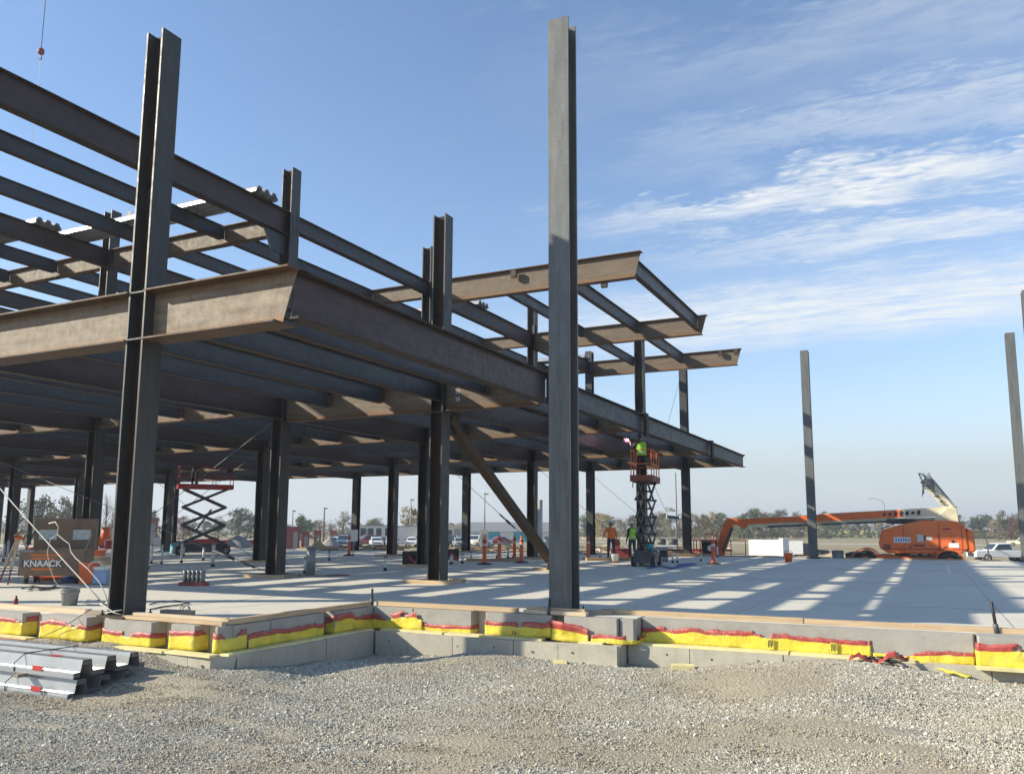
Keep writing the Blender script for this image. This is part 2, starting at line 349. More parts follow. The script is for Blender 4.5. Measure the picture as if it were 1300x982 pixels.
# ------------------------------------------------------------------ mesh helpers
class MB:
    def __init__(self): self.v, self.f, self.mi, self.sm = [], [], [], []
    def add(self, vs, fs, mi=0, smooth=False):
        o = len(self.v); self.v += [tuple(p) for p in vs]
        for f in fs: self.f.append(tuple(i + o for i in f)); self.mi.append(mi); self.sm.append(smooth)
        return self
    def hexa(self, p, mi=0):       # 4 bottom + 4 top
        return self.add(p, [(3, 2, 1, 0), (4, 5, 6, 7), (0, 1, 5, 4), (1, 2, 6, 5), (2, 3, 7, 6), (3, 0, 4, 7)], mi)
    def box(self, x0, x1, y0, y1, z0, z1, mi=0):
        return self.hexa([(x0, y0, z0), (x1, y0, z0), (x1, y1, z0), (x0, y1, z0), (x0, y0, z1), (x1, y0, z1), (x1, y1, z1), (x0, y1, z1)], mi)
    def cbox(self, c, s, mi=0, rz=0.0):
        a, b, h = s[0] / 2, s[1] / 2, s[2] / 2; cs, sn = math.cos(rz), math.sin(rz)
        p = []
        for z in (-h, h):
            for x, y in ((-a, -b), (a, -b), (a, b), (-a, b)): p.append((c[0] + x * cs - y * sn, c[1] + x * sn + y * cs, c[2] + z))
        return self.hexa(p, mi)
    def bar(self, a, b, w, h, mi=0, upv=(0, 0, 1)):  # rectangular bar between two points
        a, b = Vector(a), Vector(b); d = (b - a).normalized(); s = d.cross(Vector(upv))
        if s.length < 1e-4: s = d.cross(Vector((1, 0, 0)))
        s.normalize(); t = s.cross(d); s = s * w / 2; t = t * h / 2
        return self.hexa([a - s - t, a + s - t, b + s - t, b - s - t, a - s + t, a + s + t, b + s + t, b - s + t], mi)
    def prism(self, prof, axis, a0, a1, mi=0, smooth=False, mis=None):
        """closed 2-D outline swept along an axis: 'x' -> (y,z), 'y' -> (x,z), 'z' -> (x,y)"""
        def P(q, a): return {'x': (a, q[0], q[1]), 'y': (q[0], a, q[1]), 'z': (q[0], q[1], a)}[axis]
        n = len(prof); vs = [P(q, a0) for q in prof] + [P(q, a1) for q in prof]
        ar = sum(prof[i][0] * prof[(i + 1) % n][1] - prof[(i + 1) % n][0] * prof[i][1] for i in range(n))
        flip = (ar < 0) != (axis == 'y')
        o = len(self.v); self.v += vs
        for i in range(n):
            j = (i + 1) % n; f = (o + i, o + j, o + n + j, o + n + i)
            self.f.append(f[::-1] if flip else f); self.mi.append(mis[i] if mis else mi); self.sm.append(smooth)
        c0 = tuple(o + i for i in range(n)); c1 = tuple(o + n + i for i in range(n))
        self.f += [c0 if flip else c0[::-1], c1[::-1] if flip else c1]; self.mi += [mi, mi]; self.sm += [False, False]
        return self
    def tube(self, pts, r, n=8, mi=0, caps=True, smooth=True):
        pts = [Vector(p) for p in pts]; k = len(pts); rs = r if isinstance(r, (list, tuple)) else [r] * k
        o = len(self.v); prev = None
        for i, p in enumerate(pts):
            d = ((pts[min(i + 1, k - 1)] - pts[max(i - 1, 0)]) or Vector((0, 0, 1))).normalized()
            if prev is None:
                s = d.cross(Vector((0, 0, 1)));
                if s.length < 1e-3: s = d.cross(Vector((1, 0, 0)))
            else:
                s = prev - d * prev.dot(d)
                if s.length < 1e-5: s = d.cross(Vector((0, 1, 0)))
            s.normalize(); prev = s; t = d.cross(s)
            for j in range(n):
                a = 2 * math.pi * j / n; self.v.append(tuple(p + (s * math.cos(a) + t * math.sin(a)) * rs[i]))
        for i in range(k - 1):
            for j in range(n):
                j2 = (j + 1) % n; self.f.append((o + i * n + j, o + i * n + j2, o + (i + 1) * n + j2, o + (i + 1) * n + j)); self.mi.append(mi); self.sm.append(smooth)
        if caps:
            self.f.append(tuple(o + j for j in range(n))[::-1]); self.f.append(tuple(o + (k - 1) * n + j for j in range(n))); self.mi += [mi, mi]; self.sm += [False, False]
        return self
    def lathe(self, prof, n=16, c=(0, 0, 0), mi=0, smooth=True, axis='z'):
        o = len(self.v); k = len(prof)
        for r, z in prof:
            for j in range(n):
                a = 2 * math.pi * j / n; x, y = r * math.cos(a), r * math.sin(a)
                q = {'z': (x, y, z), 'y': (x, z, y), 'x': (z, x, y)}[axis]; self.v.append((c[0] + q[0], c[1] + q[1], c[2] + q[2]))
        fl = axis == 'y'
        for i in range(k - 1):
            for j in range(n):
                j2 = (j + 1) % n; f = (o + i * n + j, o + i * n + j2, o + (i + 1) * n + j2, o + (i + 1) * n + j)
                self.f.append(f[::-1] if fl else f); self.mi.append(mi); self.sm.append(smooth)
        a = tuple(o + j for j in range(n)); b = tuple(o + (k - 1) * n + j for j in range(n))
        self.f += [a if fl else a[::-1], b[::-1] if fl else b]; self.mi += [mi, mi]; self.sm += [False, False]
        return self
    def mesh(self, name, mats):
        me = bpy.data.meshes.new(name); me.from_pydata(self.v, [], self.f)
        for m in (mats if isinstance(mats, (list, tuple)) else [mats]): me.materials.append(MATS[m])
        for i, p in enumerate(me.polygons): p.material_index = self.mi[i]; p.use_smooth = self.sm[i]
        me.update(); return me
    def build(self, name, mats, parent=None, loc=(0, 0, 0), rz=0.0):
        return link(name, self.mesh(name, mats), parent, loc, rz)
def link(name, data, parent=None, loc=(0, 0, 0), rz=0.0):
    o = bpy.data.objects.new(name, data); COL.objects.link(o); o.location = loc; o.rotation_euler = (0, 0, rz)
    if parent: o.parent = parent
    return o
def tag(o, label=None, cat=None, group=None, kind=None):
    for k, v in (('label', label), ('category', cat), ('group', group), ('kind', kind)):
        if v: o[k] = v
    return o
def thing(name, label, cat, loc=(0, 0, 0), rz=0.0, group=None):
    return tag(link(name, None, None, loc, rz), label, cat, group)
def copy_tree(o, parent=None):
    c = o.copy(); COL.objects.link(c); c.parent = parent
    for ch in list(o.children): copy_tree(ch, c)
    return c
def text_mesh(body, size, mats, name='lettering', parent=None, loc=(0, 0, 0), rot=(0, 0, 0), ext=0.003, shear=0.0):
    cu = bpy.data.curves.new(name, 'FONT'); cu.body = body; cu.size = size; cu.extrude = ext; cu.align_x = 'CENTER'; cu.align_y = 'CENTER'; cu.shear = shear; cu.offset = size * 0.025 if body == 'KNAACK' else 0.0
    tmp = bpy.data.objects.new(name, cu); COL.objects.link(tmp)
    me = bpy.data.meshes.new_from_object(tmp.evaluated_get(bpy.context.evaluated_depsgraph_get()))
    bpy.data.objects.remove(tmp); bpy.data.curves.remove(cu)
    me.materials.clear(); me.materials.append(MATS[mats])
    o = link(name, me, parent, loc); o.rotation_euler = rot
    return o
# ------------------------------------------------------------------ ground
GZ = -0.75
CTRL = [(-11.8, 8.7, -0.44), (-13.5, 8.7, -0.42), (-10.3, 8.7, -0.50), (-9.2, 8.7, -0.55), (-8.7, 10.5, -0.70), (-7.6, 12.3, -0.74), (-6.7, 12.4, -0.60), (-6.0, 12.4, -0.64), (-5.2, 12.2, -0.69),
        (-4.3, 12.8, -0.75), (-3.2, 12.9, -0.70), (-2.2, 12.9, -0.56), (-1.2, 12.9, -0.47), (-0.3, 12.9, -0.52), (0.5, 12.9, -0.58), (1.5, 12.9, -0.62),
        (-8, 9.5, -0.76), (-6, 10.5, -0.77), (-3, 11, -0.76), (0, 11, -0.72), (-10, 6.5, -0.76), (-13, 6.0, -0.78), (-6, 7, -0.74), (-2, 8, -0.75), (2, 10, -0.72), (-14, 7.4, -0.74)]
CTRL += [(-9.9, 7.2, -0.80), (-10.6, 7.3, -0.80), (-11.4, 7.3, -0.80), (-12.4, 7.3, -0.80), (-10.2, 7.9, -0.78), (-11.2, 7.9, -0.78), (-10.3, 8.35, -0.70), (-11.6, 8.3, -0.66), (-13, 7.8, -0.78), (-14.5, 7.6, -0.80), (-9.2, 7.4, -0.78), (-16, 7.6, -0.80)]
for _px, _py, _Y in ((60, 809, 8.95), (120, 808, 8.95), (180, 820, 8.95), (240, 846, 8.95), (310, 853, 8.95), (470, 830, 12.5), (520, 832, 12.5), (560, 833, 12.5), (605, 826, 12.5), (640, 829, 12.5), (690, 839, 12.5), (740, 842, 12.5), (780, 845, 12.5), (850, 848, 13.0), (900, 844, 13.0), (950, 840, 13.0), (1000, 836, 13.0), (1040, 834, 13.0), (1080, 835, 13.0), (1130, 839, 13.0), (1180, 851, 13.0), (1240, 862, 13.0), (1290, 866, 13.0)):
    _q = atY(_px, _py, _Y); CTRL.append((_q.x, _q.y, _q.z - 0.012)); CTRL.append((_q.x, _q.y - 0.35, _q.z - 0.03))
def gz(x, y):
    if y > 46 or x < -45 or x > 30 or y < 0: return zfar(math.hypot(x, y))
    w = s = 0.0
    for cx, cy, cz in CTRL:
        k = 1.0 / (((x - cx) ** 2 + (y - cy) ** 2) + 0.12) ** 1.6; w += k; s += k * cz
    k = 0.004; z = (s + k * GZ) / (w + k)
    for c0 in (9.6, 11.1):
        q_ = (y - (c0 - 2.6 + 0.16 * (x + 6))) / 0.22; z -= 0.028 * math.exp(-q_ * q_) - 0.014 * math.exp(-((abs(q_) - 1.7) / 0.6) ** 2)
    return z + 0.018 * mnoise.noise(Vector((x * 0.7, y * 0.7, 2.0))) + 0.016 * mnoise.noise(Vector((x * 2.3, y * 2.3, 5.0)))
def frange(a, b, s):
    n = max(1, int(round((b - a) / s))); return [a + (b - a) * i / n for i in range(n)]
gxs = [-4000, -1500, -700, -450, -350, -280, -230, -200, -170, -145, -125, -108, -95, -82, -70, -60, -50] + frange(-40, -20, 2.0) + frange(-20, 4, 0.2) + frange(4, 20, 2.0) + [20, 28, 36, 46, 60, 80, 100, 130, 160, 260, 450, 900, 2000, 4000]
gys = [-600, -200, -60, -20, -5] + frange(0, 2, 1.0) + frange(2, 13.6, 0.2) + [13.6, 20, 30, 40, 45, 46.5, 48, 50, 53, 57, 62, 67, 73, 80, 88, 96, 105, 115, 127, 140, 155, 180, 240, 330, 480, 750, 1300, 2500, 5000]
gm = MB(); nx = len(gxs)
gm.v = [(x, y, gz(x, y)) for y in gys for x in gxs]
for j in range(len(gys) - 1):
    for i in range(nx - 1):
        a = j * nx + i; gm.f.append((a, a + 1, a + nx + 1, a + nx)); gm.mi.append(0); gm.sm.append(True)
mt, t, b = newmat('ground')
w = wcoords(t); s3 = N(t, 'ShaderNodeSeparateXYZ'); t.links.new(w, s3.inputs[0]); X_, Y_ = s3.outputs[0], s3.outputs[1]
big = noise_n(t, w, 0.45, 6, 0.6, 0.6); mid = noise_n(t, w, 2.2, 6, 0.6); fin = noise_n(t, w, 38.0, 5, 0.65)
vor = N(t, 'ShaderNodeTexVoronoi'); vor.inputs['Scale'].default_value = 30.0; t.links.new(w, vor.inputs['Vector'])
peb = ramp(t, math_n(t, 'MULTIPLY_ADD', vor.outputs['Color'], 0.7, math_n(t, 'MULTIPLY', fin, 0.3)), [(0.15, (0.17, 0.15, 0.115)), (0.5, (0.33, 0.30, 0.235)), (0.9, (0.48, 0.44, 0.35))])
fines = ramp(t, fin, [(0.3, (0.28, 0.24, 0.17)), (0.7, (0.43, 0.375, 0.28))])
grav = mixc(t, ramp(t, math_n(t, 'ADD', math_n(t, 'MULTIPLY', big, 0.8), math_n(t, 'MULTIPLY', mid, 0.2)), [(0.44, 0.0), (0.57, 1.0)]), peb, fines)
dirt = ramp(t, math_n(t, 'ADD', math_n(t, 'MULTIPLY', noise_n(t, w, 0.12, 7, 0.65), 0.6), math_n(t, 'MULTIPLY', mid, 0.4)), [(0.32, (0.24, 0.165, 0.095)), (0.5, (0.38, 0.30, 0.19)), (0.7, (0.46, 0.41, 0.31))])
wl = wcoords(t, (0.004, 0.02, 1)); field = ramp(t, math_n(t, 'ADD', math_n(t, 'MULTIPLY', noise_n(t, wl, 3.0, 7, 0.6), 0.7), math_n(t, 'MULTIPLY', noise_n(t, w, 0.25, 6, 0.7), 0.3)), [(0.32, (0.20, 0.17, 0.095)), (0.5, (0.30, 0.255, 0.155)), (0.68, (0.37, 0.325, 0.215))])
edge = math_n(t, 'MULTIPLY_ADD', noise_n(t, w, 0.06, 5, 0.6), 40.0, Y_)
c1 = mixc(t, ramp(t, math_n(t, 'DIVIDE', Y_, 40.0), [(0.75, 0.0), (0.9, 1.0)]), grav, dirt)
c2 = mixc(t, ramp(t, math_n(t, 'DIVIDE', edge, 160.0), [(0.55, 0.0), (0.62, 1.0)]), c1, field)
t.links.new(c2, b.inputs['Base Color']); b.inputs['Roughness'].default_value = 0.95; b.inputs['Specular IOR Level'].default_value = 0.15
bump_n(t, b, math_n(t, 'ADD', math_n(t, 'MULTIPLY', vor.outputs['Distance'], -1.0), fin), 0.6, 0.02)
tag(gm.build('ground', 'ground'), kind='structure')

# loose stones on the gravel, one instanced scatter
def front_line(x): return 9.0 if x < -9.0 else (12.6 if x < -4.45 else 13.1)
pm = MB(); st = 0.35
def in_view(p, mrg):
    q = Vector(p) - CAM; d = q.dot(FW)
    if d < 0.5: return False
    u_ = CXP + FPX * q.dot(RT) / d; v_ = CYP - FPX * q.dot(UP) / d
    return -mrg < u_ < 1300 + mrg and v_ < 982 + mrg
y = 1.8
while y < 13.1:
    x = -19.0
    while x < 4.0:
        if y + st * 0.5 < front_line(x + st / 2) and in_view((x + st / 2, y + st / 2, GZ), 150):
            pm.add([(x, y, gz(x, y)), (x + st, y, gz(x + st, y)), (x + st, min(y + st, 13.1), gz(x + st, y + st)), (x, min(y + st, 13.1), gz(x, y + st))], [(0, 1, 2, 3)])
        x += st
    y += st
mt, t, b = newmat('stone')
oi = N(t, 'ShaderNodeObjectInfo'); w = wcoords(t)
big = noise_n(t, w, 0.45, 6, 0.6, 0.6)
ca = ramp(t, oi.outputs['Random'], [(0.0, (0.16, 0.145, 0.115)), (0.3, (0.355, 0.332, 0.272)), (0.6, (0.47, 0.442, 0.362)), (0.85, (0.54, 0.495, 0.39)), (1.0, (0.74, 0.71, 0.63))])
ca = mixc(t, ramp(t, big, [(0.42, 0.0), (0.58, 0.75)]), ca, mixc(t, 0.7, ca, (0.37, 0.30, 0.205)))
t.links.new(ca, b.inputs['Base Color']); b.inputs['Roughness'].default_value = 0.9; b.inputs['Specular IOR Level'].default_value = 0.2
sp = pm.build('gravel_stones', 'stone'); tag(sp, kind='stuff')
ng = bpy.data.node_groups.new('gravel', 'GeometryNodeTree')
ng.interface.new_socket(name='Geometry', in_out='INPUT', socket_type='NodeSocketGeometry')
ng.interface.new_socket(name='Geometry', in_out='OUTPUT', socket_type='NodeSocketGeometry')
gi = ng.nodes.new('NodeGroupInput'); go = ng.nodes.new('NodeGroupOutput')
L = ng.links.new
def rv(typ, lo, hi, seed):
    n = ng.nodes.new('FunctionNodeRandomValue'); n.data_type = typ
    k = {'FLOAT_VECTOR': (0, 1), 'FLOAT': (2, 3)}[typ]
    n.inputs[k[0]].default_value = lo; n.inputs[k[1]].default_value = hi; n.inputs['Seed'].default_value = seed
    return n.outputs[0 if typ == 'FLOAT_VECTOR' else 1]
pos = ng.nodes.new('GeometryNodeInputPosition')
dn = ng.nodes.new('ShaderNodeTexNoise'); dn.inputs['Scale'].default_value = 0.45; dn.inputs['Detail'].default_value = 6; dn.inputs['Roughness'].default_value = 0.6; dn.inputs['Distortion'].default_value = 0.6
L(pos.outputs[0], dn.inputs['Vector'])
mr = ng.nodes.new('ShaderNodeMapRange'); L(dn.outputs[0], mr.inputs[0]); mr.inputs[1].default_value = 0.43; mr.inputs[2].default_value = 0.58; mr.inputs[3].default_value = 5800.0; mr.inputs[4].default_value = 550.0
join = ng.nodes.new('GeometryNodeJoinGeometry')
for seed, (smin, smax, dens_k) in enumerate(((0.0045, 0.010, 1.0), (0.008, 0.0155, 0.13), (0.016, 0.026, 0.006))):
    dp = ng.nodes.new('GeometryNodeDistributePointsOnFaces'); L(gi.outputs[0], dp.inputs['Mesh']); dp.inputs['Seed'].default_value = seed + 3
    mu = ng.nodes.new('ShaderNodeMath'); mu.operation = 'MULTIPLY'; L(mr.outputs[0], mu.inputs[0]); mu.inputs[1].default_value = dens_k
    L(mu.outputs[0], dp.inputs['Density'])
    ico = ng.nodes.new('GeometryNodeMeshIcoSphere'); ico.inputs['Radius'].default_value = 1.0; ico.inputs['Subdivisions'].default_value = 1 + (seed > 0)
    sp_ = ng.nodes.new('GeometryNodeSetPosition'); L(ico.outputs[0], sp_.inputs['Geometry']); L(rv('FLOAT_VECTOR', (-0.28, -0.28, -0.28), (0.28, 0.28, 0.28), 11 + seed), sp_.inputs['Offset'])
    ins = ng.nodes.new('GeometryNodeInstanceOnPoints'); L(dp.outputs[0], ins.inputs['Points']); L(sp_.outputs[0], ins.inputs['Instance'])
    L(rv('FLOAT_VECTOR', (0, 0, 0), (6.28, 6.28, 6.28), 21 + seed), ins.inputs['Rotation'])
    L(rv('FLOAT_VECTOR', (smin, smin, smin * 0.7), (smax * 1.2, smax, smax), 31 + seed), ins.inputs['Scale'])
    sm = ng.nodes.new('GeometryNodeSetMaterial'); L(ins.outputs[0], sm.inputs[0]); sm.inputs['Material'].default_value = MATS['stone']
    L(sm.outputs[0], join.inputs[0])
L(join.outputs[0], go.inputs[0])
md = sp.modifiers.new('scatter', 'NODES'); md.node_group = ng

# ------------------------------------------------------------------ slab, plinth, foundation
sl = MB().prism([(-90, 9.48), (-9.55, 9.48), (-9.55, 13.2), (-4.3, 13.2), (-4.3, 13.55), (18, 13.55), (18, 45.4), (-90, 45.4)], 'z', -0.60, 0.0)
slab = tag(sl.build('concrete_slab', 'slab_concrete'), kind='structure')
# saw-cut control joints: thin dark strips of sealant
cj = MB()
for x in (-20, -12.4, -3.0, 1.05, 6.0): cj.box(x - 0.006, x + 0.006, 13.7 if x > -9 else 9.7, 45.2, 0.0, 0.004)
for y in (17.5, 25.0, 33.0, 41.0): cj.box(-60, 17.5, y - 0.006, y + 0.006, 0.0, 0.0035)
cj.build('control_joint', 'grey_metal', slab)
fo = MB().prism([(-40, 9.16), (-9.16, 9.16), (-9.16, 12.76), (-4.6, 12.76), (-4.6, 13.26), (18, 13.26), (18, 15), (-40, 15)], 'z', -1.5, -0.42)
found = tag(fo.build('foundation_wall', 'foundation_concrete'), kind='structure')
def panels(a, b, nrm, widths, z1):
    """poured panels along the face a -> b, each a piece of its own with an open joint"""
    a, b, nrm = Vector(a), Vector(b), Vector(nrm); d = (b - a); Lr = d.length; d.normalize(); s = 0.0; i = 0
    while s < Lr - 0.01:
        w_ = min(widths[i % len(widths)], Lr - s); i += 1
        if Lr - s - w_ < 0.3: w_ = Lr - s
        o = 0.145 + random.uniform(-0.010, 0.010); zt = z1 + random.uniform(-0.006, 0.006)
        p, q = a + d * (s + 0.005), a + d * (s + w_ - 0.005)
        pts = [p, q, q + nrm * o, p + nrm * o]
        MB().hexa([(v_.x, v_.y, -1.4) for v_ in pts] + [(v_.x, v_.y, zt) for v_ in pts]).build('wall_panel', 'foundation_concrete', found)
        s += w_
panels((-16, 9.165, 0), (-9.25, 9.165, 0), (0, -1, 0), (1.3, 0.9, 1.7, 1.1), -0.40)
panels((-9.165, 9.30, 0), (-9.165, 12.60, 0), (1, 0, 0), (1.2, 0.8, 1.3), -0.40)
panels((-9.0, 12.765, 0), (-4.45, 12.765, 0), (0, -1, 0), (0.7, 0.9, 1.15, 0.8, 1.0), -0.40)
panels((-4.595, 12.80, 0), (-4.595, 13.10, 0), (1, 0, 0), (2,), -0.40)
panels((-4.44, 13.265, 0), (6, 13.265, 0), (0, -1, 0), (1.0, 1.4, 1.1, 1.6, 0.9), -0.42)
th = MB()
for k in range(30):
    x = -15 + k * 0.7
    for a, b_, yy in ((-16, -9.3, 9.018), (-8.9, -4.6, 12.618), (-4.3, 6, 13.118)):
        if a < x < b_: th.lathe([(0.016, 0.0), (0.016, 0.012), (0.008, 0.013)], 8, (x, yy - 0.006, -0.53 - 0.03 * (k % 2)), 0, True, 'y')
tag(th.build('tie_hole', 'dark_metal', found), kind='stuff')
# chipped outer corner
MB().add([(-9.26, 9.02, -0.40), (-9.02, 9.29, -0.40), (-9.18, 9.18, -0.40), (-9.12, 9.08, -1.3), (-9.07, 9.14, -1.3), (-9.18, 9.18, -1.3)], [(0, 1, 2), (0, 3, 4, 1), (1, 4, 5, 2), (2, 5, 3, 0), (5, 4, 3)]).build('chipped_corner', 'foundation_concrete', found)

def cblock(x0, x1, y0, y1, z1=0.0, z0=-0.36):
    m_ = MB(); e = 0.02
    pr = [(x0 + e, y0), (x1 - e, y0), (x1, y0 + e), (x1, y1), (x0, y1), (x0, y0 + e)]
    m_.prism(pr, 'z', z0, z1 + random.uniform(-0.006, 0.004)); return m_.build('concrete_block', 'plinth_concrete', slab)
def bx(px, Y): return atY(px, 800, Y).x
LB = [(bx(-160, 9.2), bx(-92, 9.2)), (bx(-70, 9.2), bx(28, 9.2)), (bx(51, 9.2), bx(110, 9.2)), (bx(131, 9.2), bx(193, 9.2)), (bx(216, 9.2), bx(248, 9.2)), (bx(272, 9.2), -9.3)]
for x0, x1 in LB[:-1]: cblock(x0, x1, 9.2, 9.475, -0.004)
cblock(LB[-1][0], -9.3, 9.2, 9.475, -0.004)
cblock(-9.545, -9.3, 9.48, 10.25, -0.006); cblock(-9.545, -9.3, 10.28, 11.55, -0.003)
cblock(-9.545, -9.3, 11.85, 13.19, -0.005); cblock(-9.29, -8.42, 12.95, 13.19, -0.006)
MBK = [(bx(524, 12.95), bx(599, 12.95)), (bx(616, 12.95), bx(700, 12.95)), (bx(716, 12.95), -4.55)]
for x0, x1 in MBK: cblock(x0, x1, 12.95, 13.19, -0.005)
cblock(-4.54, -4.29, 13.0, 13.54, -0.007, -0.36)
cblock(-4.28, bx(1236, 13.4), 13.36, 13.545, -0.012, -0.40)
cblock(bx(1240, 13.2), bx(1330, 13.2), 13.12, 13.545, -0.002, -0.40)
cblock(bx(1345, 13.2), 6.0, 13.3, 13.545, -0.006, -0.40)
# ------------------------------------------------------------------ steel frame
XL = [-11.72, -17.26, -25.40, -33.70, -42.0, -50.3, -58.6, -66.9]
YR = [9.6, 19.15, 27.2, 36.9, 44.75]
Z2, ZR = 5.35, 11.08
XT = -8.52
frame = thing('steel_building', 'unfinished two storey building of bare rusty steel columns and beams on the concrete slab', 'building')
def iprof(d, bf, tf, tw):
    h, k = bf / 2, tw / 2
    return [(-h, -d), (h, -d), (h, -d + tf), (k, -d + tf), (k, -tf), (h, -tf), (h, 0), (-h, 0), (-h, -tf), (-k, -tf), (-k, -d + tf), (-h, -d + tf)]
#         faces:  bottom, edge, inner, web, inner, edge, top, edge, inner, web, inner, edge
FM = [0, 0, 0, 1, 0, 0, 0, 0, 0, 1, 0, 0]
_cache = {}
def ibeam(L, d, bf, tf, tw, axis, mats, tongue=0.0):
    k = (round(L, 3), d, bf, tf, tw, axis, mats, tongue)
    if k not in _cache:
        m_ = MB().prism(iprof(d, bf, tf, tw), axis, 0, L, 0, False, FM)
        if tongue:      # coped ends: the web runs on to the beam it hangs from
            m_.box(-tw / 2, tw / 2, -tongue, 0.004, -d + tf + 0.03, -tf - 0.03, 1); m_.box(-tw / 2, tw / 2, L - 0.004, L + tongue, -d + tf + 0.03, -tf - 0.03, 1)
        _cache[k] = m_.mesh('beam', mats)
    return _cache[k]
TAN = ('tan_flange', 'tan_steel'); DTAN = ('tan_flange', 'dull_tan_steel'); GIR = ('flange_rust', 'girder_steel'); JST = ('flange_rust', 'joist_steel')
def hb(x0, x1, y, zt, d, bf=0.42, mats=TAN, tf=0.028, tw=0.02, name='beam'):
    return link(name, ibeam(x1 - x0, d, bf, tf, tw, 'x', mats), frame, (x0, y, zt))
def vb(x, y0, y1, zt, d, bf=0.2, mats=JST, tf=0.02, tw=0.014, name='joist', tongue=0.0):
    return link(name, ibeam(y1 - y0, d, bf, tf, tw, 'y', mats, tongue), frame, (x, y0, zt))
def tab(x, y, zt, d):      # shear tab between joist and the web it frames into
    pass
# columns
def column(x, y, z1, turned=False, parent=None, name='column', d=0.40, bf=0.40, mt='column_steel'):
    tf, tw = 0.036, 0.022
    pr = [(-d / 2, -bf / 2), (-d / 2 + tf, -bf / 2), (-d / 2 + tf, -tw / 2), (d / 2 - tf, -tw / 2), (d / 2 - tf, -bf / 2), (d / 2, -bf / 2), (d / 2, bf / 2), (d / 2 - tf, bf / 2), (d / 2 - tf, tw / 2), (-d / 2 + tf, tw / 2), (-d / 2 + tf, bf / 2), (-d / 2, bf / 2)]
    k = ('col', round(z1, 3), turned, d, mt)
    if k not in _cache: _cache[k] = MB().prism(pr if not turned else [(-q, p) for p, q in pr], 'z', 0.0, z1, 0, False, [0, 0, 1, 0, 0, 0, 0, 0, 1, 0, 0, 0]).mesh('column', (mt, 'web_rust'))
    o = link(name, _cache[k], parent or frame, (x, y, 0.0))
    if ('bp', 0) not in _cache: _cache[('bp', 0)] = MB().cbox((0, 0, 0.018), (0.62, 0.62, 0.034)).mesh('base_plate', 'flange_rust')
    link('base_plate', _cache[('bp', 0)], o)
    if ('ab', 0) not in _cache:
        m_ = MB()
        for sx in (-1, 1):
            for sy in (-1, 1): m_.lathe([(0.032, 0.035), (0.032, 0.062), (0.014, 0.064), (0.014, 0.11), (0.010, 0.112)], 6, (sx * 0.25, sy * 0.25, 0), 0, False)
        _cache[('ab', 0)] = m_.mesh('anchor_bolts', 'column_steel')
    tag(link('anchor_bolts', _cache[('ab', 0)], o), kind='stuff')
    return o
def stiffeners(o, zs, turned=False):
    for z in zs:
        m_ = MB()
        for s in (-1, 1):
            if turned: m_.cbox((s * 0.105, 0, z), (0.186, 0.326, 0.024))
            else: m_.cbox((0, s * 0.105, z), (0.326, 0.186, 0.024))
        m_.build('stiffener_plate', 'column_steel', o)
colobj = {}
for i, x in enumerate(XL):
    for j, y in enumerate(YR):
        if i == 0: z1 = (10.07, 10.07, ZR - 0.93, ZR - 0.89, ZR - 0.89)[j]
        else: z1 = 12.5 if j < 4 else 11.7
        colobj[(i, j)] = column(x, y, z1, turned=(j == 4))
tag(colobj[(0, 0)], 'tall column at the near corner of the frame, rising far above the lower beams')
tag(colobj[(0, 1)], 'tall column behind the near corner column, at the head of the diagonal brace')
for k in ((0, 0), (0, 1)): stiffeners(colobj[k], (Z2 - 0.016, Z2 - 0.82))
for k in ((1, 1), (0, 2), (1, 2)): stiffeners(colobj[k], (Z2 - 0.016, Z2 - 0.70, ZR - 0.016))
# beams along X, with a raked cantilever end over the front line
def cantilever(x0, xt, y, zt, d, bf=0.42, rake=0.24, mats=TAN, tf=0.028, tw=0.02, depth2=None):
    m_ = MB(); h = bf / 2
    m_.box(x0, xt, -h, h, -tf, 0, 0)
    m_.hexa([(x0, -h, -d), (xt - rake, -h, -d), (xt - rake, h, -d), (x0, h, -d), (x0, -h, -d + tf), (xt - rake + 0.008, -h, -d + tf), (xt - rake + 0.008, h, -d + tf), (x0, h, -d + tf)], 0)
    a = xt - 0.03
    m_.hexa([(x0, -tw / 2, -d + tf), (a - rake, -tw / 2, -d + tf), (a - rake, tw / 2, -d + tf), (x0, tw / 2, -d + tf), (x0, -tw / 2, -tf), (a, -tw / 2, -tf), (a, tw / 2, -tf), (x0, tw / 2, -tf)], 1)
    return m_.build('cantilever_beam', mats, frame, (0, y, zt))
D2 = (0.85, 0.80, 0.62, 0.62, 0.62)
for j, y in enumerate(YR):
    g = 0.20 if j < 4 else 0.02
    d = D2[j]
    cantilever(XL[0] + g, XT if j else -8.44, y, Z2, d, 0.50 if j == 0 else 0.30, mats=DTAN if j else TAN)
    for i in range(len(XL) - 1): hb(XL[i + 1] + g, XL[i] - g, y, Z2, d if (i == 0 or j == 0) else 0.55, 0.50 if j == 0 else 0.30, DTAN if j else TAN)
    # roof level
    if j >= 2:
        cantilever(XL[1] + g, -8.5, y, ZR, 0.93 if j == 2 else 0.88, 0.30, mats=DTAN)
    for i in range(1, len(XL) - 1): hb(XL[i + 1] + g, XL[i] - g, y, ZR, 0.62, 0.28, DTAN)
tag(frame.children[0])
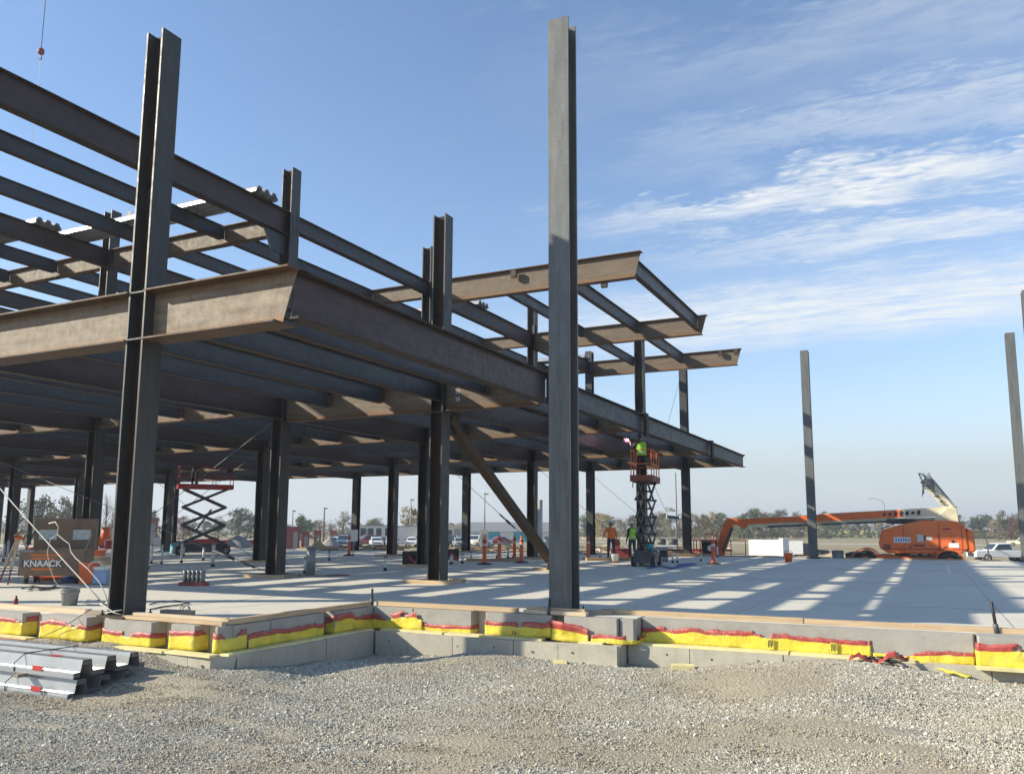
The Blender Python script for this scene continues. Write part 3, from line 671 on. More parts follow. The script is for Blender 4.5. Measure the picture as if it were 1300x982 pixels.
# girders and joists along Y
def bays(x, zt, d, bf, mats, rows, name, gap=0.05, tf=0.02, tw=0.014):
    for j in rows:
        g0 = max(gap, 0.22) if (j == 0 and gap > 0.1 and zt < 8) else gap; g1 = gap if (j + 1 < 4 or gap > 0.1) else 0.205
        vb(x, YR[j] + g0, YR[j + 1] - g1, zt, d, bf, mats, tf, tw, name, gap - 0.02 if gap > 0.1 else 0.0)
ALL = range(4)
bays(-8.58, Z2 - 0.004, 0.76, 0.28, GIR, (0,), 'edge_beam', 0.03, 0.026); bays(-8.58, Z2 - 0.06, 0.62, 0.26, JST, (1, 2, 3), 'edge_beam', 0.03, 0.024)
for j in (1, 2, 3):
    m_ = MB().cbox((-8.43, YR[j] - 0.05, Z2 - 0.42), (0.10, 0.30, 0.80))
    for k in range(6):
        for s_ in (-1, 1): m_.lathe([(0.020, 0.0), (0.020, 0.018), (0.010, 0.020)], 6, (-8.38, YR[j] - 0.05 + 0.08 * s_, Z2 - 0.72 + 0.12 * k), 1, False, 'x')
    m_.build('splice_plate', ('flange_rust', 'column_steel'), frame)
bays(-10.2, Z2 - 0.012, 0.46, 0.19, JST, ALL, 'joist', 0.165)
bays(-11.72, Z2 - 0.010, 0.50, 0.20, JST, (0,), 'joist', 0.06); bays(-11.72, Z2 - 0.010, 0.74, 0.26, GIR, (1, 2, 3), 'girder', 0.06)
bays(-13.57, Z2 - 0.012, 0.46, 0.19, JST, ALL, 'joist', 0.165); bays(-15.41, Z2 - 0.012, 0.46, 0.19, JST, ALL, 'joist', 0.165)
for i in range(1, len(XL)):
    bays(XL[i], Z2 - 0.010, 0.70, 0.28, GIR, ALL, 'girder', 0.06)
    if i + 1 < len(XL):
        for k in (1, 2, 3): bays(XL[i] + (XL[i + 1] - XL[i]) * k / 4, Z2 - 0.012, 0.46, 0.19, JST, ALL, 'joist', 0.165)
bays(-8.95, ZR - 0.05, 0.62, 0.22, JST, (2,), 'edge_beam', 0.03)
bays(-11.72, ZR - 0.012, 0.55, 0.20, JST, (2, 3), 'joist', 0.16); bays(-14.5, ZR - 0.012, 0.46, 0.19, JST, (2, 3), 'joist', 0.16)
bays(XL[1], ZR - 0.010, 0.76, 0.28, GIR, (0,), 'girder', 0.06); bays(XL[1], ZR - 0.010, 0.52, 0.22, JST, (1,), 'girder', 0.06); bays(XL[1], ZR - 0.010, 0.70, 0.26, GIR, (2, 3), 'girder', 0.06)
for i in range(2, 7): bays(XL[i], ZR - 0.010, 0.62, 0.26, GIR, ALL, 'girder', 0.06)
for i in range(1, 6):
    for k in (1, 2): bays(XL[i] + (XL[i + 1] - XL[i]) * k / 3, ZR - 0.012, 0.46, 0.19, JST, ALL, 'joist', 0.16)
# shear tabs standing off the webs, catching the light beside each joist end
tb_ = MB().cbox((0, 0, 0), (0.016, 0.20, 0.30))
for k in range(3): tb_.lathe([(0.016, 0.0), (0.016, 0.014), (0.008, 0.016)], 6, (0.008, 0.03, -0.09 + 0.09 * k), 1, False, 'x')
tabm = tb_.mesh('shear_tab', ('tan_flange', 'column_steel'))
for j in range(1, 4):
    for x in (-10.2, -13.57, -15.41, -19.295, -21.33, -23.365):
        for s in (-1, 1): link('shear_tab', tabm, frame, (x + 0.02, YR[j] + s * 0.115, Z2 - 0.27))
# knee gusset under the roof girder at the second line
gus = MB(); gus.hexa([(-17.29, 18.35, ZR - 1.36), (-17.23, 18.35, ZR - 1.36), (-17.23, 18.95, ZR - 1.42), (-17.29, 18.95, ZR - 1.42), (-17.29, 18.05, ZR - 0.775), (-17.23, 18.05, ZR - 0.775), (-17.23, 18.95, ZR - 0.775), (-17.29, 18.95, ZR - 0.775)])
gus.build('gusset_plate', 'joist_steel', frame)
# small lugs under and on the roof beams
for x, y, z in ((-9.9, 27.2, ZR - 1.0), (-13.4, 27.2 - 0.2, ZR - 0.22), (-9.6, 44.55, ZR - 0.2), (-8.75, 44.55, ZR - 0.2)):
    MB().cbox((x, y, z), (0.22, 0.14, 0.26)).build('lug_plate', 'flange_rust', frame)
for x, y in ((-22.6, 17.6), (-17.1, 36.8)): MB().box(x - 0.12, x + 0.12, y, y + 0.02, ZR, ZR + 0.42).build('lug_plate', 'column_steel', frame)
# bolt rows where the roof girder meets the second tall column, chalk marks on the steel
bm_ = MB()
for k in range(7):
    for s_ in (-1, 1): bm_.lathe([(0.020, 0.0), (0.020, 0.016), (0.010, 0.018)], 6, (-17.06, 19.15 + 0.09 * s_, ZR - 0.70 + 0.095 * k), 0, False, 'x')
bm_.build('bolt_row', 'black', frame)
for body, sz, x, y, z in (('21', 0.16, -11.1, 19.02, Z2 - 0.30), ('38', 0.15, -11.1, 19.02, Z2 - 0.52)):
    text_mesh(body, sz, 'sticker', 'chalk_mark', frame, (x, y, z), (rad(90), 0, 0), 0.001)
# diagonal brace
br = MB(); A = Vector((-11.72, 19.55, Z2 - 0.95)); B = Vector((-11.72, 26.75, 0.22))
br.bar(A, B, 0.26, 0.24)
bro = br.build('brace', 'brace_steel', frame); tag(bro, 'rusty diagonal brace leaning from the column head down to the slab')
MB().hexa([(-11.74, 19.37, Z2 - 1.4), (-11.70, 19.37, Z2 - 1.4), (-11.70, 20.0, Z2 - 1.35), (-11.74, 20.0, Z2 - 1.35), (-11.74, 19.37, Z2 - 0.76), (-11.70, 19.37, Z2 - 0.76), (-11.70, 20.25, Z2 - 0.76), (-11.74, 20.25, Z2 - 0.76)]).build('gusset_plate', 'girder_steel', frame)
MB().hexa([(-11.74, 26.2, 0.05), (-11.70, 26.2, 0.05), (-11.70, 27.0, 0.05), (-11.74, 27.0, 0.05), (-11.74, 26.5, 0.65), (-11.70, 26.5, 0.65), (-11.70, 27.0, 0.75), (-11.74, 27.0, 0.75)]).build('gusset_plate', 'girder_steel', frame)
MB().bar((-11.72, 26.5, 0.42), (-11.72, 27.0, 0.42), 0.1, 0.16).build('strut', 'girder_steel', frame)
vb(XL[1], 6.3, YR[0] - 0.06, ZR - 0.010, 0.70, 0.26, GIR, 0.02, 0.014, 'girder')
# free-standing columns: things of their own
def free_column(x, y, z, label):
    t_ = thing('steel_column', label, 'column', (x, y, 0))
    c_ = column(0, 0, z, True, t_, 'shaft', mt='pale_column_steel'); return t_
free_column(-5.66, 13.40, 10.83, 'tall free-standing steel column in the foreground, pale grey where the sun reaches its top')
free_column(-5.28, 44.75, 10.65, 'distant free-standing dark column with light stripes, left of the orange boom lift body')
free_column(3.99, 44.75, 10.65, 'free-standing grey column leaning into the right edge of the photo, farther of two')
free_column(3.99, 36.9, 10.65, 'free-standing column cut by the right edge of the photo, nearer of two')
# ------------------------------------------------------------------ sheet deck bundles
def rib_profile(n, pitch, h, top, base, t=0.004):
    up = []; x = -n * pitch / 2
    for i in range(n):
        c = x + pitch * (i + 0.5)
        up += [(c - pitch / 2 + 0.001, 0), (c - base / 2, 0), (c - top / 2, h), (c + top / 2, h), (c + base / 2, 0)]
    up.append((x + n * pitch - 0.001, 0))
    up = [(x - 0.002, -0.02)] + up + [(x + n * pitch + 0.001, -0.02)]
    return up + [(a, b_ - t) for a, b_ in reversed(up)]
_sheet = {}
def sheet_mesh(L, n, pitch, h, top, base):
    k = (L, n, pitch, h)
    if k not in _sheet: _sheet[k] = MB().prism(rib_profile(n, pitch, h, top, base), 'x', -L, 0.0).mesh('deck_sheet', 'galvanised')
    return _sheet[k]
def bundle(name, label, x1, yc, z0, L, n, pitch, h, top, base, count, step, strap_x, group):
    t_ = thing(name, label, 'metal decking', (x1, yc, z0), 0, group)
    me = sheet_mesh(L, n, pitch, h, top, base)
    for i in range(count): link('deck_sheet', me, t_, (random.uniform(-0.03, 0.0), random.uniform(-0.004, 0.004), i * step + 0.005))
    wd = n * pitch / 2 + 0.012; ht = (count - 1) * step + h + 0.012
    for sx in strap_x:
        m_ = MB(); m_.tube([(sx, -wd, 0.0), (sx, -wd, ht * 0.5), (sx + 0.02, -pitch * (n - 1) / 2 - top / 2, ht), (sx, -pitch * (n - 1) / 2 + top / 2, ht), (sx, pitch * (n - 1) / 2, ht), (sx, wd, ht * 0.5), (sx, wd, 0.0)], 0.007, 5)
        m_.build('strap', 'black', t_)
    return t_
GRP = 'bundles of corrugated decking lying on the gravel'
zb = -0.775
lo_b = bundle('deck_bundle', 'lower bundle of shiny corrugated steel decking resting on the gravel at the left edge', -9.98, 7.92, zb + 0.03, 7.0, 3, 0.36, 0.150, 0.13, 0.185, 5, 0.014, (-1.25, -4.2), GRP)
up_b = bundle('deck_bundle', 'upper bundle of shiny corrugated steel decking with three ridges, stacked at the left edge', -9.95, 7.97, zb + 0.28, 7.0, 3, 0.36, 0.150, 0.13, 0.185, 5, 0.014, (-1.2, -4.3), GRP)
for bnd, sx in ((up_b, -0.82), (lo_b, -0.72)):
    MB().box(sx, sx + 0.20, -0.555, -0.545, 0.045, 0.105).build('red_label', 'red', bnd)
MB().add([(-0.75, -0.42, 0.214), (-0.55, -0.42, 0.214), (-0.55, -0.30, 0.214), (-0.75, -0.30, 0.214)], [(0, 1, 2, 3)]).build('red_label', 'red', up_b)
text_mesh('24', 0.11, 'ink', 'lettering', lo_b, (-0.47, -0.553, 0.045), (rad(90), 0, 0), 0.001)
for sx, z, lb in ((-0.95, 0.24, 'timber packer between the two bundles of steel decking at the left edge'), (-1.15, -0.01, 'timber packer on the gravel under the lower decking bundle'), (-4.6, 0.24, 'timber packer between the decking bundles beyond the left photo edge'), (-4.6, -0.01, 'timber packer on the gravel beyond the left photo edge under the decking')):
    tag(MB().cbox((0, 0, 0), (0.10, 1.24, 0.045)).build('dunnage_block', 'lumber_grey', None, (-9.98 + sx, 7.92, zb + z + 0.012)), lb, 'timber', 'timber packers under the decking')
# bundles waiting on the frame
RG = 'decking bundles waiting on the steel beams'
def roof_bundle(x0, x1, y, z, label, n=3):
    return bundle('deck_bundle', label, x1, y, z, x1 - x0, n, 0.30, 0.10, 0.12, 0.22, 6, 0.016, (-0.9,), RG).__setattr__('rotation_euler', (0, 0, 0))
roof_bundle(-25.9, -16.9, 17.75, ZR + 0.003, 'decking bundle lying across the roof beams just in front of the second tall column')
roof_bundle(-34.2, -25.05, 16.6, ZR + 0.003, 'decking bundle on the roof beams at the upper left, left of the small column top')
roof_bundle(-25.9, -16.95, 31.2, ZR + 0.003, 'decking bundle on the roof beams behind the third column line')
roof_bundle(-25.9, -16.95, 43.7, ZR + 0.003, 'decking bundle on the farthest roof beams, just left of the foreground column')
roof_bundle(-42.3, -33.3, 17.2, ZR + 0.003, 'decking bundle at the far upper left of the roof, cut by the photo edge')
roof_bundle(-25.8, -15.2, 25.2, Z2 + 0.003, 'decking bundle on the lower deck level seen between the two inner columns')
roof_bundle(-17.6, -9.9, 34.9, Z2 + 0.003, 'pale decking bundle on the lower level above the welder')
roof_bundle(-26.0, -17.0, 33.5, Z2 + 0.003, 'decking bundle on the lower level over the third bay')
roof_bundle(-33.9, -25.2, 25.0, Z2 + 0.003, 'decking bundle on the lower level at the left, over the red scissor lift')

# ------------------------------------------------------------------ plastic film round the edge blocks
def wrap(label, path, z0, z1, z2, wob=0.02, seed=0, sag=None, mi=(0, 1)):
    pts = []; 
    for (ax, ay), (bx_, by) in zip(path[:-1], path[1:]):
        n = max(1, int(math.hypot(bx_ - ax, by - ay) / 0.03))
        for i in range(n): pts.append((ax + (bx_ - ax) * i / n, ay + (by - ay) * i / n, by - ay, -(bx_ - ax)))
    ax, ay = path[-2]; bx_, by = path[-1]; pts.append((bx_, by, by - ay, -(bx_ - ax)))
    m_ = MB(); rows = 7; n = len(pts); s = 0
    for i, (x, y, nx_, ny_) in enumerate(pts):
        l = math.hypot(nx_, ny_); nx_, ny_ = nx_ / l, ny_ / l
        f = i / max(1, n - 1); dz = sag(f) if sag else 0.0
        for r in range(rows):
            if r < 5: z = z0 + (z1 - z0) * r / 4
            else: z = z1 + (z2 - z1) * (r - 4) / 2
            nz = mnoise.noise(Vector((x * 4 + seed, y * 4, z * 5))); n2 = mnoise.noise(Vector((x * 13, y * 13 + seed, z * 9)))
            off = 0.010 + 0.8 * wob * (0.5 + nz) + 0.22 * wob * n2
            zz_ = z + 0.035 * mnoise.noise(Vector((x * 1.3, y * 1.3, seed + 20.0))) * (r >= 3) + (0.045 * mnoise.noise(Vector((x * 2.6, y * 2.6, seed + 2.0))) + 0.014 * mnoise.noise(Vector((x * 9, y * 9, seed))) + (0.030 * mnoise.noise(Vector((x * 6, y * 6, seed + 9.0))) + 0.008 * mnoise.noise(Vector((x * 21, y * 21, seed + 5.0))) if r == 6 else 0)) * (r >= 3) + dz * (0.25 + 0.75 * r / 6)
            m_.v.append((x + nx_ * off, y + ny_ * off, zz_))
    for i in range(n - 1):
        for r in range(rows - 1):
            if r >= 4 and mnoise.noise(Vector((i * .11 + seed * 3, seed, r * .35))) > (.30 if r == 5 else .44): continue
            a = i * rows + r; m_.f.append((a, a + rows, a + rows + 1, a + 1)); m_.mi.append(mi[0] if r < 4 else mi[1]); m_.sm.append(True)
    o = m_.build('plastic_wrap', ('yellow_film', 'red_film'))
    so_ = o.modifiers.new('thickness', 'SOLIDIFY'); so_.thickness = 0.004
    return tag(o, label, 'plastic film', 'yellow and red plastic film round the slab edge blocks')
wl_names = ['beyond the left edge of the photo', 'at the left edge of the photo', 'left of the corner column', 'before the corner column base', 'just right of the corner column, narrowest', 'on the block at the outer corner']
for i, (x0, x1) in enumerate(LB[:-1]):
    h_ = (0.20, 0.20, 0.21, 0.14, 0.22)[i]
    wrap('yellow film with red top edge round the block ' + wl_names[i], [(x0, 9.46), (x0, 9.2), (x1, 9.2), (x1, 9.46)], -0.375, -0.375 + h_, -0.375 + h_ + 0.075, 0.018, i * 3.3)
wrap('yellow plastic film wrapped round the slab block at the outer corner', [(LB[5][0], 9.46), (LB[5][0], 9.2), (-9.3, 9.2), (-9.3, 9.75)], -0.385, -0.17, -0.09, 0.02, 21)
wrap('yellow film with ragged red edge along the side block behind the outer corner', [(-9.3, 9.78), (-9.3, 11.55), (-9.5, 11.56)], -0.385, -0.235, -0.16, 0.022, 25)
wrap('crumpled yellow and red film hung round the block in the inner corner', [(-9.5, 11.86), (-9.3, 11.87), (-9.3, 12.94), (-8.2, 12.93)], -0.385, -0.20, -0.10, 0.035, 31, lambda f: 0.05 * math.sin(f * 9))
wrap('yellow film folded low round the wide block behind the inner corner', [(-8.13, 13.15), (MBK[0][0], 12.95), (MBK[0][1], 12.95), (MBK[0][1], 13.17)], -0.385, -0.31, -0.25, 0.022, 35)
wrap('yellow and red film on the block left of the foreground column', [(MBK[1][0], 13.16), (MBK[1][0], 12.95), (MBK[1][1], 12.95)], -0.385, -0.24, -0.165, 0.03, 39, lambda f: 0.09 * max(0, f - 0.55) * 2)
wrap('torn bunch of yellow and red film in front of the foreground column base', [(MBK[1][1] + 0.02, 12.93), (MBK[2][0], 12.9), (MBK[2][0] + 0.45, 12.93)], -0.385, -0.17, -0.03, 0.05, 43, lambda f: -0.14 * f)
wrap('low yellow film lying on the ledge right of the foreground column', [(MBK[2][0] + 0.5, 12.93), (-4.5, 12.93), (-4.3, 13.0), (-4.25, 13.34)], -0.395, -0.33, -0.27, 0.045, 47)
wrap('long run of yellow film with red top edge along the right side plinth', [(bx(815, 13.36), 13.36), (bx(1105, 13.36), 13.36)], -0.40, -0.21, -0.135, 0.02, 51, lambda f: -0.02 * f)
wrap('sagging end of the long yellow film with its red edge torn loose', [(bx(1107, 13.36), 13.36), (bx(1235, 13.36), 13.36)], -0.42, -0.31, -0.245, 0.03, 55, lambda f: -0.05 - 0.03 * math.sin(f * 5))
wrap('yellow film with red top band round the protruding block at the right edge', [(bx(1239, 13.12), 13.5), (bx(1239, 13.12), 13.12), (bx(1331, 13.2), 13.12)], -0.41, -0.19, -0.09, 0.02, 59)
# dark printed panels on the long yellow film, and a mark left of the column
pr = MB()
for px in (978, 1058):
    c_ = atY(px, 815, 13.3); pr.cbox((c_.x, 13.312, -0.30), (0.10, 0.003, 0.15))
    for k in range(4): pr.cbox((c_.x - 0.03 + 0.02 * k, 13.308, -0.30 + 0.02 * (k % 2)), (0.008, 0.003, 0.10), 1)
tag(pr.build('printed_patch', ('yellow_film', 'ink')), 'dark printed patches on the long yellow film at the right', 'printed mark')
text_mesh('14', 0.09, 'ink', 'lettering', [o for o in COL.objects if o.get('label', '').startswith('yellow and red film on the block left of the fore')][0], (bx(652, 12.9), 12.905, -0.32), (rad(90), 0, 0), 0.001)
# crumpled red strip trailing on the ledge
rs = MB(); P0 = []
for i in range(26):
    f = i / 25; x = bx(1076, 13.0) + (bx(1152, 13.0) - bx(1076, 13.0)) * f
    P0.append((x, 12.98 + 0.10 * math.sin(f * 7), -0.40 + 0.05 * math.sin(f * 11) + 0.10 * f * f))
for i, (x, y, z) in enumerate(P0):
    w_ = 0.05 + 0.035 * math.sin(i * 1.3); rs.v += [(x, y - w_, z - 0.02), (x + 0.01, y, z + 0.03 + 0.02 * math.sin(i * 2.1)), (x, y + w_, z)]
for i in range(25):
    for r in range(2): a = i * 3 + r; rs.f.append((a, a + 3, a + 4, a + 1)); rs.mi.append(0); rs.sm.append(True)
tag(rs.build('torn_strip', 'red_film'), 'crumpled red plastic strip trailing on the ledge right of the foreground column', 'plastic film')
# foam boards on the ledge
def board(name, label, a, b_, w_, h_, mt, cat, group=None, z=None):
    a, b_ = Vector(a), Vector(b_); m_ = MB(); n = max(1, int((b_ - a).length / 1.2)); L_ = (b_ - a).length
    m_.box(-L_ / 2, L_ / 2, -w_ / 2, w_ / 2, 0, h_)
    o = m_.build(name, mt); c = (a + b_) / 2; o.location = c; d = b_ - a
    o.rotation_euler = (0, -math.asin(d.z / L_), math.atan2(d.y, d.x))
    return tag(o, label, cat, group)
FB = 'pale foam boards on the foundation ledge'
fz = -0.405
for i, (a, b_, lb) in enumerate([((-17, 9.10), (bx(40, 9.1), 9.09), 'at the left edge of the photo'), ((bx(150, 9.1), 9.09), (bx(214, 9.1), 9.08), 'below the corner column'), ((bx(216, 9.1), 9.10), (-9.22, 9.06), 'below the outer corner block'), ((-9.17, 9.2), (-9.16, 10.7), 'along the near half of the side wall'),
        ((-9.19, 10.73), (-9.17, 12.7), 'along the far half of the side wall'), ((-9.0, 12.86), (-7.7, 12.84), 'in the inner corner'), ((-7.65, 12.84), (bx(612, 12.85), 12.83), 'below the wide block left of the foreground column'), ((bx(616, 12.85), 12.82), (bx(690, 12.85), 12.84), 'directly left of the foreground column'),
        ((bx(737, 12.85), 12.80), (-4.75, 12.84), 'right of the foreground column base'), ((bx(806, 13.25), 13.24), (bx(1000, 13.25), 13.26), 'below the left half of the long yellow film'), ((bx(1003, 13.25), 13.25), (bx(1160, 13.25), 13.24), 'below the right half of the long yellow film'), ((bx(1236, 13.0), 13.02), (bx(1310, 13.0), 13.02), 'below the block at the right edge')]):
    board('foam_board', 'flat cream foam board on the ledge ' + lb, (*a, fz + (0.0 if i < 9 else -0.018)), (*b_, fz + (0.0 if i < 9 else -0.018)), 0.17, 0.035, 'yellow_board', 'foam board', FB)
tag(MB().cbox((0, 0, 0), (0.34, 0.2, 0.07), 0, 0.3).build('foam_offcut', 'yellow_board', None, (bx(866, 12.9), 12.9, gz(bx(866, 12.9), 12.9) + 0.04)), 'cream foam offcut on the gravel against the wall right of centre', 'foam offcut')
tag(MB().cbox((0, 0, 0), (0.22, 0.05, 0.05), 0, 0.1).build('foam_offcut', 'yellow_board', None, (bx(713, 12.5), 12.45, gz(bx(713, 12.5), 12.45) + 0.03)), 'small cream offcut on the gravel below the foreground column', 'foam offcut')
# screed boards along the slab edge
LBG = 'lumber along the slab edge'
def lum(label, a, b_, w_=0.09, h_=0.075, mt='lumber'):
    return board('lumber_board', label, (*a, 0.003), (*b_, 0.003), w_, h_, mt, 'lumber', LBG)
lum('board along the slab edge at the left, behind the yellow wrapped blocks', (-18, 9.58), (bx(110, 9.55) + 0.0, 9.56), 0.12, 0.08, 'lumber_pale')
lum('short board on the slab edge left of the corner column', (bx(116, 9.6), 9.50), (-12.0, 9.52), 0.09, 0.07, 'lumber_grey')
lum('board on the slab edge running right from the corner column', (-11.45, 9.36), (-9.36, 9.36), 0.10, 0.05)
lum('second board laid on top near the corner column', (-11.4, 9.50), (-9.45, 9.52), 0.09, 0.085, 'lumber_pale')
lum('board running back along the slab side from the outer corner', (-9.40, 9.42), (-9.42, 13.0), 0.10, 0.075)
lum('board along the slab edge from the inner corner to the middle', (-9.30, 13.10), (bx(658, 13.1), 13.08), 0.10, 0.075)
lum('pale board in front of the foreground column base', (bx(664, 12.98), 13.06), (bx(744, 12.98), 13.04), 0.13, 0.06, 'lumber_pale')
lum('short upper board touching the foreground column', (bx(668, 13.1), 13.15), (bx(742, 13.1), 13.14), 0.06, 0.10)
lum('weathered short board angled right of the foreground column', (-5.30, 13.15), (-4.85, 13.50), 0.10, 0.07, 'lumber_grey')
lum('long board along the slab edge right of the foreground column', (bx(765, 13.6), 13.62), (bx(1020, 13.6), 13.62), 0.10, 0.075)
lum('long board along the slab edge at the far right', (bx(1022, 13.6), 13.61), (6.0, 13.62), 0.10, 0.07)
lum('grey offcut on the slab just right of the corner column', (-11.35, 10.0), (-10.75, 10.05), 0.14, 0.09, 'lumber_grey')
# timber box-outs round the column bases
TB = 'timber frames round the column bases'
tf0 = None
def timber_frame(x, y, s, label, mt='lumber_grey'):
    t_ = thing('timber_boxout', label, 'timber frame', (x, y, 0), 0, TB)
    for k, (cx, cy, sx, sy) in enumerate(((0, -s, 2 * s + 0.5, 0.09), (0, s, 2 * s + 0.2, 0.09), (-s, 0, 0.09, 2 * s - 0.1), (s, 0, 0.09, 2 * s - 0.1))):
        MB().box(cx - sx / 2, cx + sx / 2, cy - sy / 2, cy + sy / 2, 0.002, 0.095 + 0.002 * k).build('board', mt if k else ('lumber' if mt == 'lumber_grey' else mt), t_)
for x, y, lb in ((-17.26, 19.15, 'low timber frame round the base of the second inner column with the chain'), (-11.72, 19.15, 'pale timber frame round the column left of the diagonal brace'), (-17.26, 27.2, 'timber frame at the column beside the black panels'), (-25.4, 27.2, 'timber frame round a column base behind the chained column'),
        (-11.72, 27.2, 'timber frame at the foot of the diagonal brace'), (-25.4, 36.9, 'timber frame round a distant column base left of centre'), (-11.72, 44.75, 'timber frame under the column right of the workers'), (-25.4, 44.75, 'timber frame round the striped column far back'), (-17.26, 36.9, 'timber frame at the column behind the orange posts'), (-25.4, 19.15, 'timber frame round the column behind the brown tool chest')):
    timber_frame(x, y, 0.48 if y < 40 else 0.4, lb, 'lumber' if y in (19.15,) and x > -12 else 'lumber_grey')
def planks(px0, px1, py, n, label, mt='plywood'):
    p0, p1 = gp(px0, py), gp(px1, py)
    return board('plank', label, (p0.x, p0.y, 0.002), (p1.x, p1.y, 0.002), 0.5, 0.10 + 0.02 * n, mt, 'lumber')
planks(592, 664, 712, 1, 'low plank on the slab between the orange posts'); planks(744, 806, 711, 1, 'low brown plank on the slab at the feet of the two workers')
planks(848, 900, 706, 2, 'low plank on the far slab edge right of the scissor lift')
# pipe stubs standing out of the slab
PS = 'pipe stubs standing out of the slab'
stub = {}
def pipe(px, py, h, r=0.05, label=None, mt='pvc', tilt=0.0, foot=True):
    p = gp(px, py); t_ = thing('pipe_stub', label or 'white plastic pipe stub standing out of the slab', 'pipe', (p.x, p.y, 0), 0, PS)
    k = (round(h, 2), r, mt)
    if k not in stub: stub[k] = (MB().lathe([(r, 0.0), (r, h), (r * 0.8, h), (r * 0.8, h - 0.03)], 10).mesh('pipe', mt), MB().lathe([(r * 1.25, 0.001), (r * 1.25, 0.09), (r * 1.05, 0.10)], 10).mesh('collar', 'black'), MB().lathe([(r * 1.08, h - 0.06), (r * 1.08, h + 0.008)], 10).mesh('cap', 'grey_plastic'))
    link('pipe', stub[k][0], t_); link('cap', stub[k][2], t_)
    if foot: link('collar', stub[k][1], t_)
    t_.rotation_euler = (0, tilt, 0); return t_
for px, py, h, r, lb in ((418, 711, 0.42, 0.05, 'right of the chained column, far behind'),
        (489, 724, 0.48, 0.05, 'alone on the slab left of the black panel'),
        (205, 716, 0.8, 0.04, 'tall, nearest the corner column on its right'),
        (230, 714, 0.85, 0.05, 'tall, under the left wheel of the red scissor lift'),
        (258, 711, 0.55, 0.05, 'below the middle of the red scissor lift'),
        (233, 706, 0.5, 0.05, 'short, close to the left wheel of the red scissor lift'),
        (270, 719, 0.85, 0.06, 'thickest one below the right wheel of the red scissor lift'),
        (192, 715, 0.75, 0.04, 'half hidden beside the corner column, farther one'),
        (187, 722, 0.8, 0.05, 'half hidden beside the corner column, nearer one'),
        (587, 715, 0.42, 0.05, 'under the right black panel'),
        (573, 716, 0.42, 0.06, 'at the column foot left of the right black panel'),
        (631, 708, 0.4, 0.05, 'between the first two orange posts'),
        (645, 709, 0.5, 0.06, 'between the second and third orange posts'),
        (674, 707, 0.4, 0.05, 'behind the foot of the diagonal brace'),
        (836, 714, 0.62, 0.05, 'just right of the scissor lift base'),
        (854, 714, 0.5, 0.04, 'left one of a close pair right of the scissor lift'),
        (860, 714, 0.5, 0.04, 'right one of a close pair right of the scissor lift'),
        (890, 712, 0.35, 0.04, 'short one left of the lone orange post'),
        (911, 707, 0.6, 0.05, 'behind the lone orange post'),
        (4, 712, 0.8, 0.05, 'first of two at the left photo edge'),
        (9, 712, 0.9, 0.05, 'second of two at the left photo edge'),
        (762, 708, 0.5, 0.05, 'between the orange post and the orange worker'),
        (598, 712, 0.42, 0.05, 'left of the nearest orange post')):
    pipe(px, py, h, r, 'white pipe stub, '+lb)
pipe(394, 729, 0.86, 0.14, 'thick pale pipe stub with a dark cap right of the chained column', 'grey_metal', 0, False); pipe(388, 728, 0.52, 0.07, 'thin pale pipe stub beside the thick one right of the chained column')
tag(MB().cbox((0, 0, 0.012), (1.3, 0.35, 0.024)).build('cover_board', 'lumber_grey', None, gp(405, 731)), 'thin board on the slab under the thick pipe stub', 'board')
pv = thing('white_post', 'tall white plastic pipe behind the foot of the diagonal brace', 'pipe', gp(684, 706)); MB().lathe([(0.2, 0), (0.2, 2.95), (0.17, 2.95)], 16).build('pipe', 'pvc', pv); MB().lathe([(0.26, 0), (0.26, 0.2), (0.2, 0.22)], 16).build('collar', 'pvc', pv)
pv = thing('white_post', 'short fat white plastic pipe close behind the foreground column', 'pipe', gp(694, 707)); MB().lathe([(0.14, 0), (0.14, 1.05), (0.11, 1.05)], 16).build('pipe', 'pvc', pv); MB().lathe([(0.18, 0), (0.18, 0.15), (0.14, 0.17)], 16).build('collar', 'pvc', pv)
for px, py, h, ti, lb, yy in ((472, 771, 0.30, 0.0, 'thin black stake standing on the slab edge at the inner corner', 13.02), (697, 783, 0.25, 0.05, 'black stake on the slab edge beside the foreground column', 13.0), (1266, 806, 0.42, -0.10, 'black stake leaning on the slab edge at the right', 13.56)):
    p = gp(px, py); x = p.x; t_ = thing('stake', lb, 'stake', (atY(px, py, yy).x, yy, 0.0)); MB().lathe([(0.022, -0.002), (0.022, h), (0.012, h + 0.01)], 8).build('rod', 'black', t_); MB().lathe([(0.035, 0.0), (0.035, 0.12), (0.024, 0.13)], 8).build('sleeve', 'dark_metal', t_); t_.rotation_euler = (0, ti, 0)

# ------------------------------------------------------------------ orange delineator posts
DG = 'orange delineator posts on the slab'
def delineator(px, py, label, h=1.12):
    p = gp(px, py); t_ = thing('delineator_post', label, 'delineator', (p.x, p.y, 0), random.uniform(0, 1), DG)
    if 'del' not in _cache:
        _cache['del'] = (MB().lathe([(0.30, 0), (0.30, 0.035), (0.16, 0.06), (0.11, 0.075)], 8).mesh('base', 'rubber'),
            MB().lathe([(0.105, 0.05), (0.10, 0.12), (0.085, 0.14), (0.078, h - 0.14), (0.05, h - 0.12), (0.032, h - 0.04), (0.045, h), (0.02, h + 0.01)], 14).mesh('post', 'orange_plastic'),
            MB().lathe([(0.084, 0.74), (0.084, 0.82)], 14).mesh('reflective_band', 'white'), MB().lathe([(0.083, 0.90), (0.083, 0.97)], 14).mesh('reflective_band', 'red_film'))
    for nm, me in zip(('base', 'post', 'reflective_band', 'reflective_band'), _cache['del']): link(nm, me, t_)
    return t_
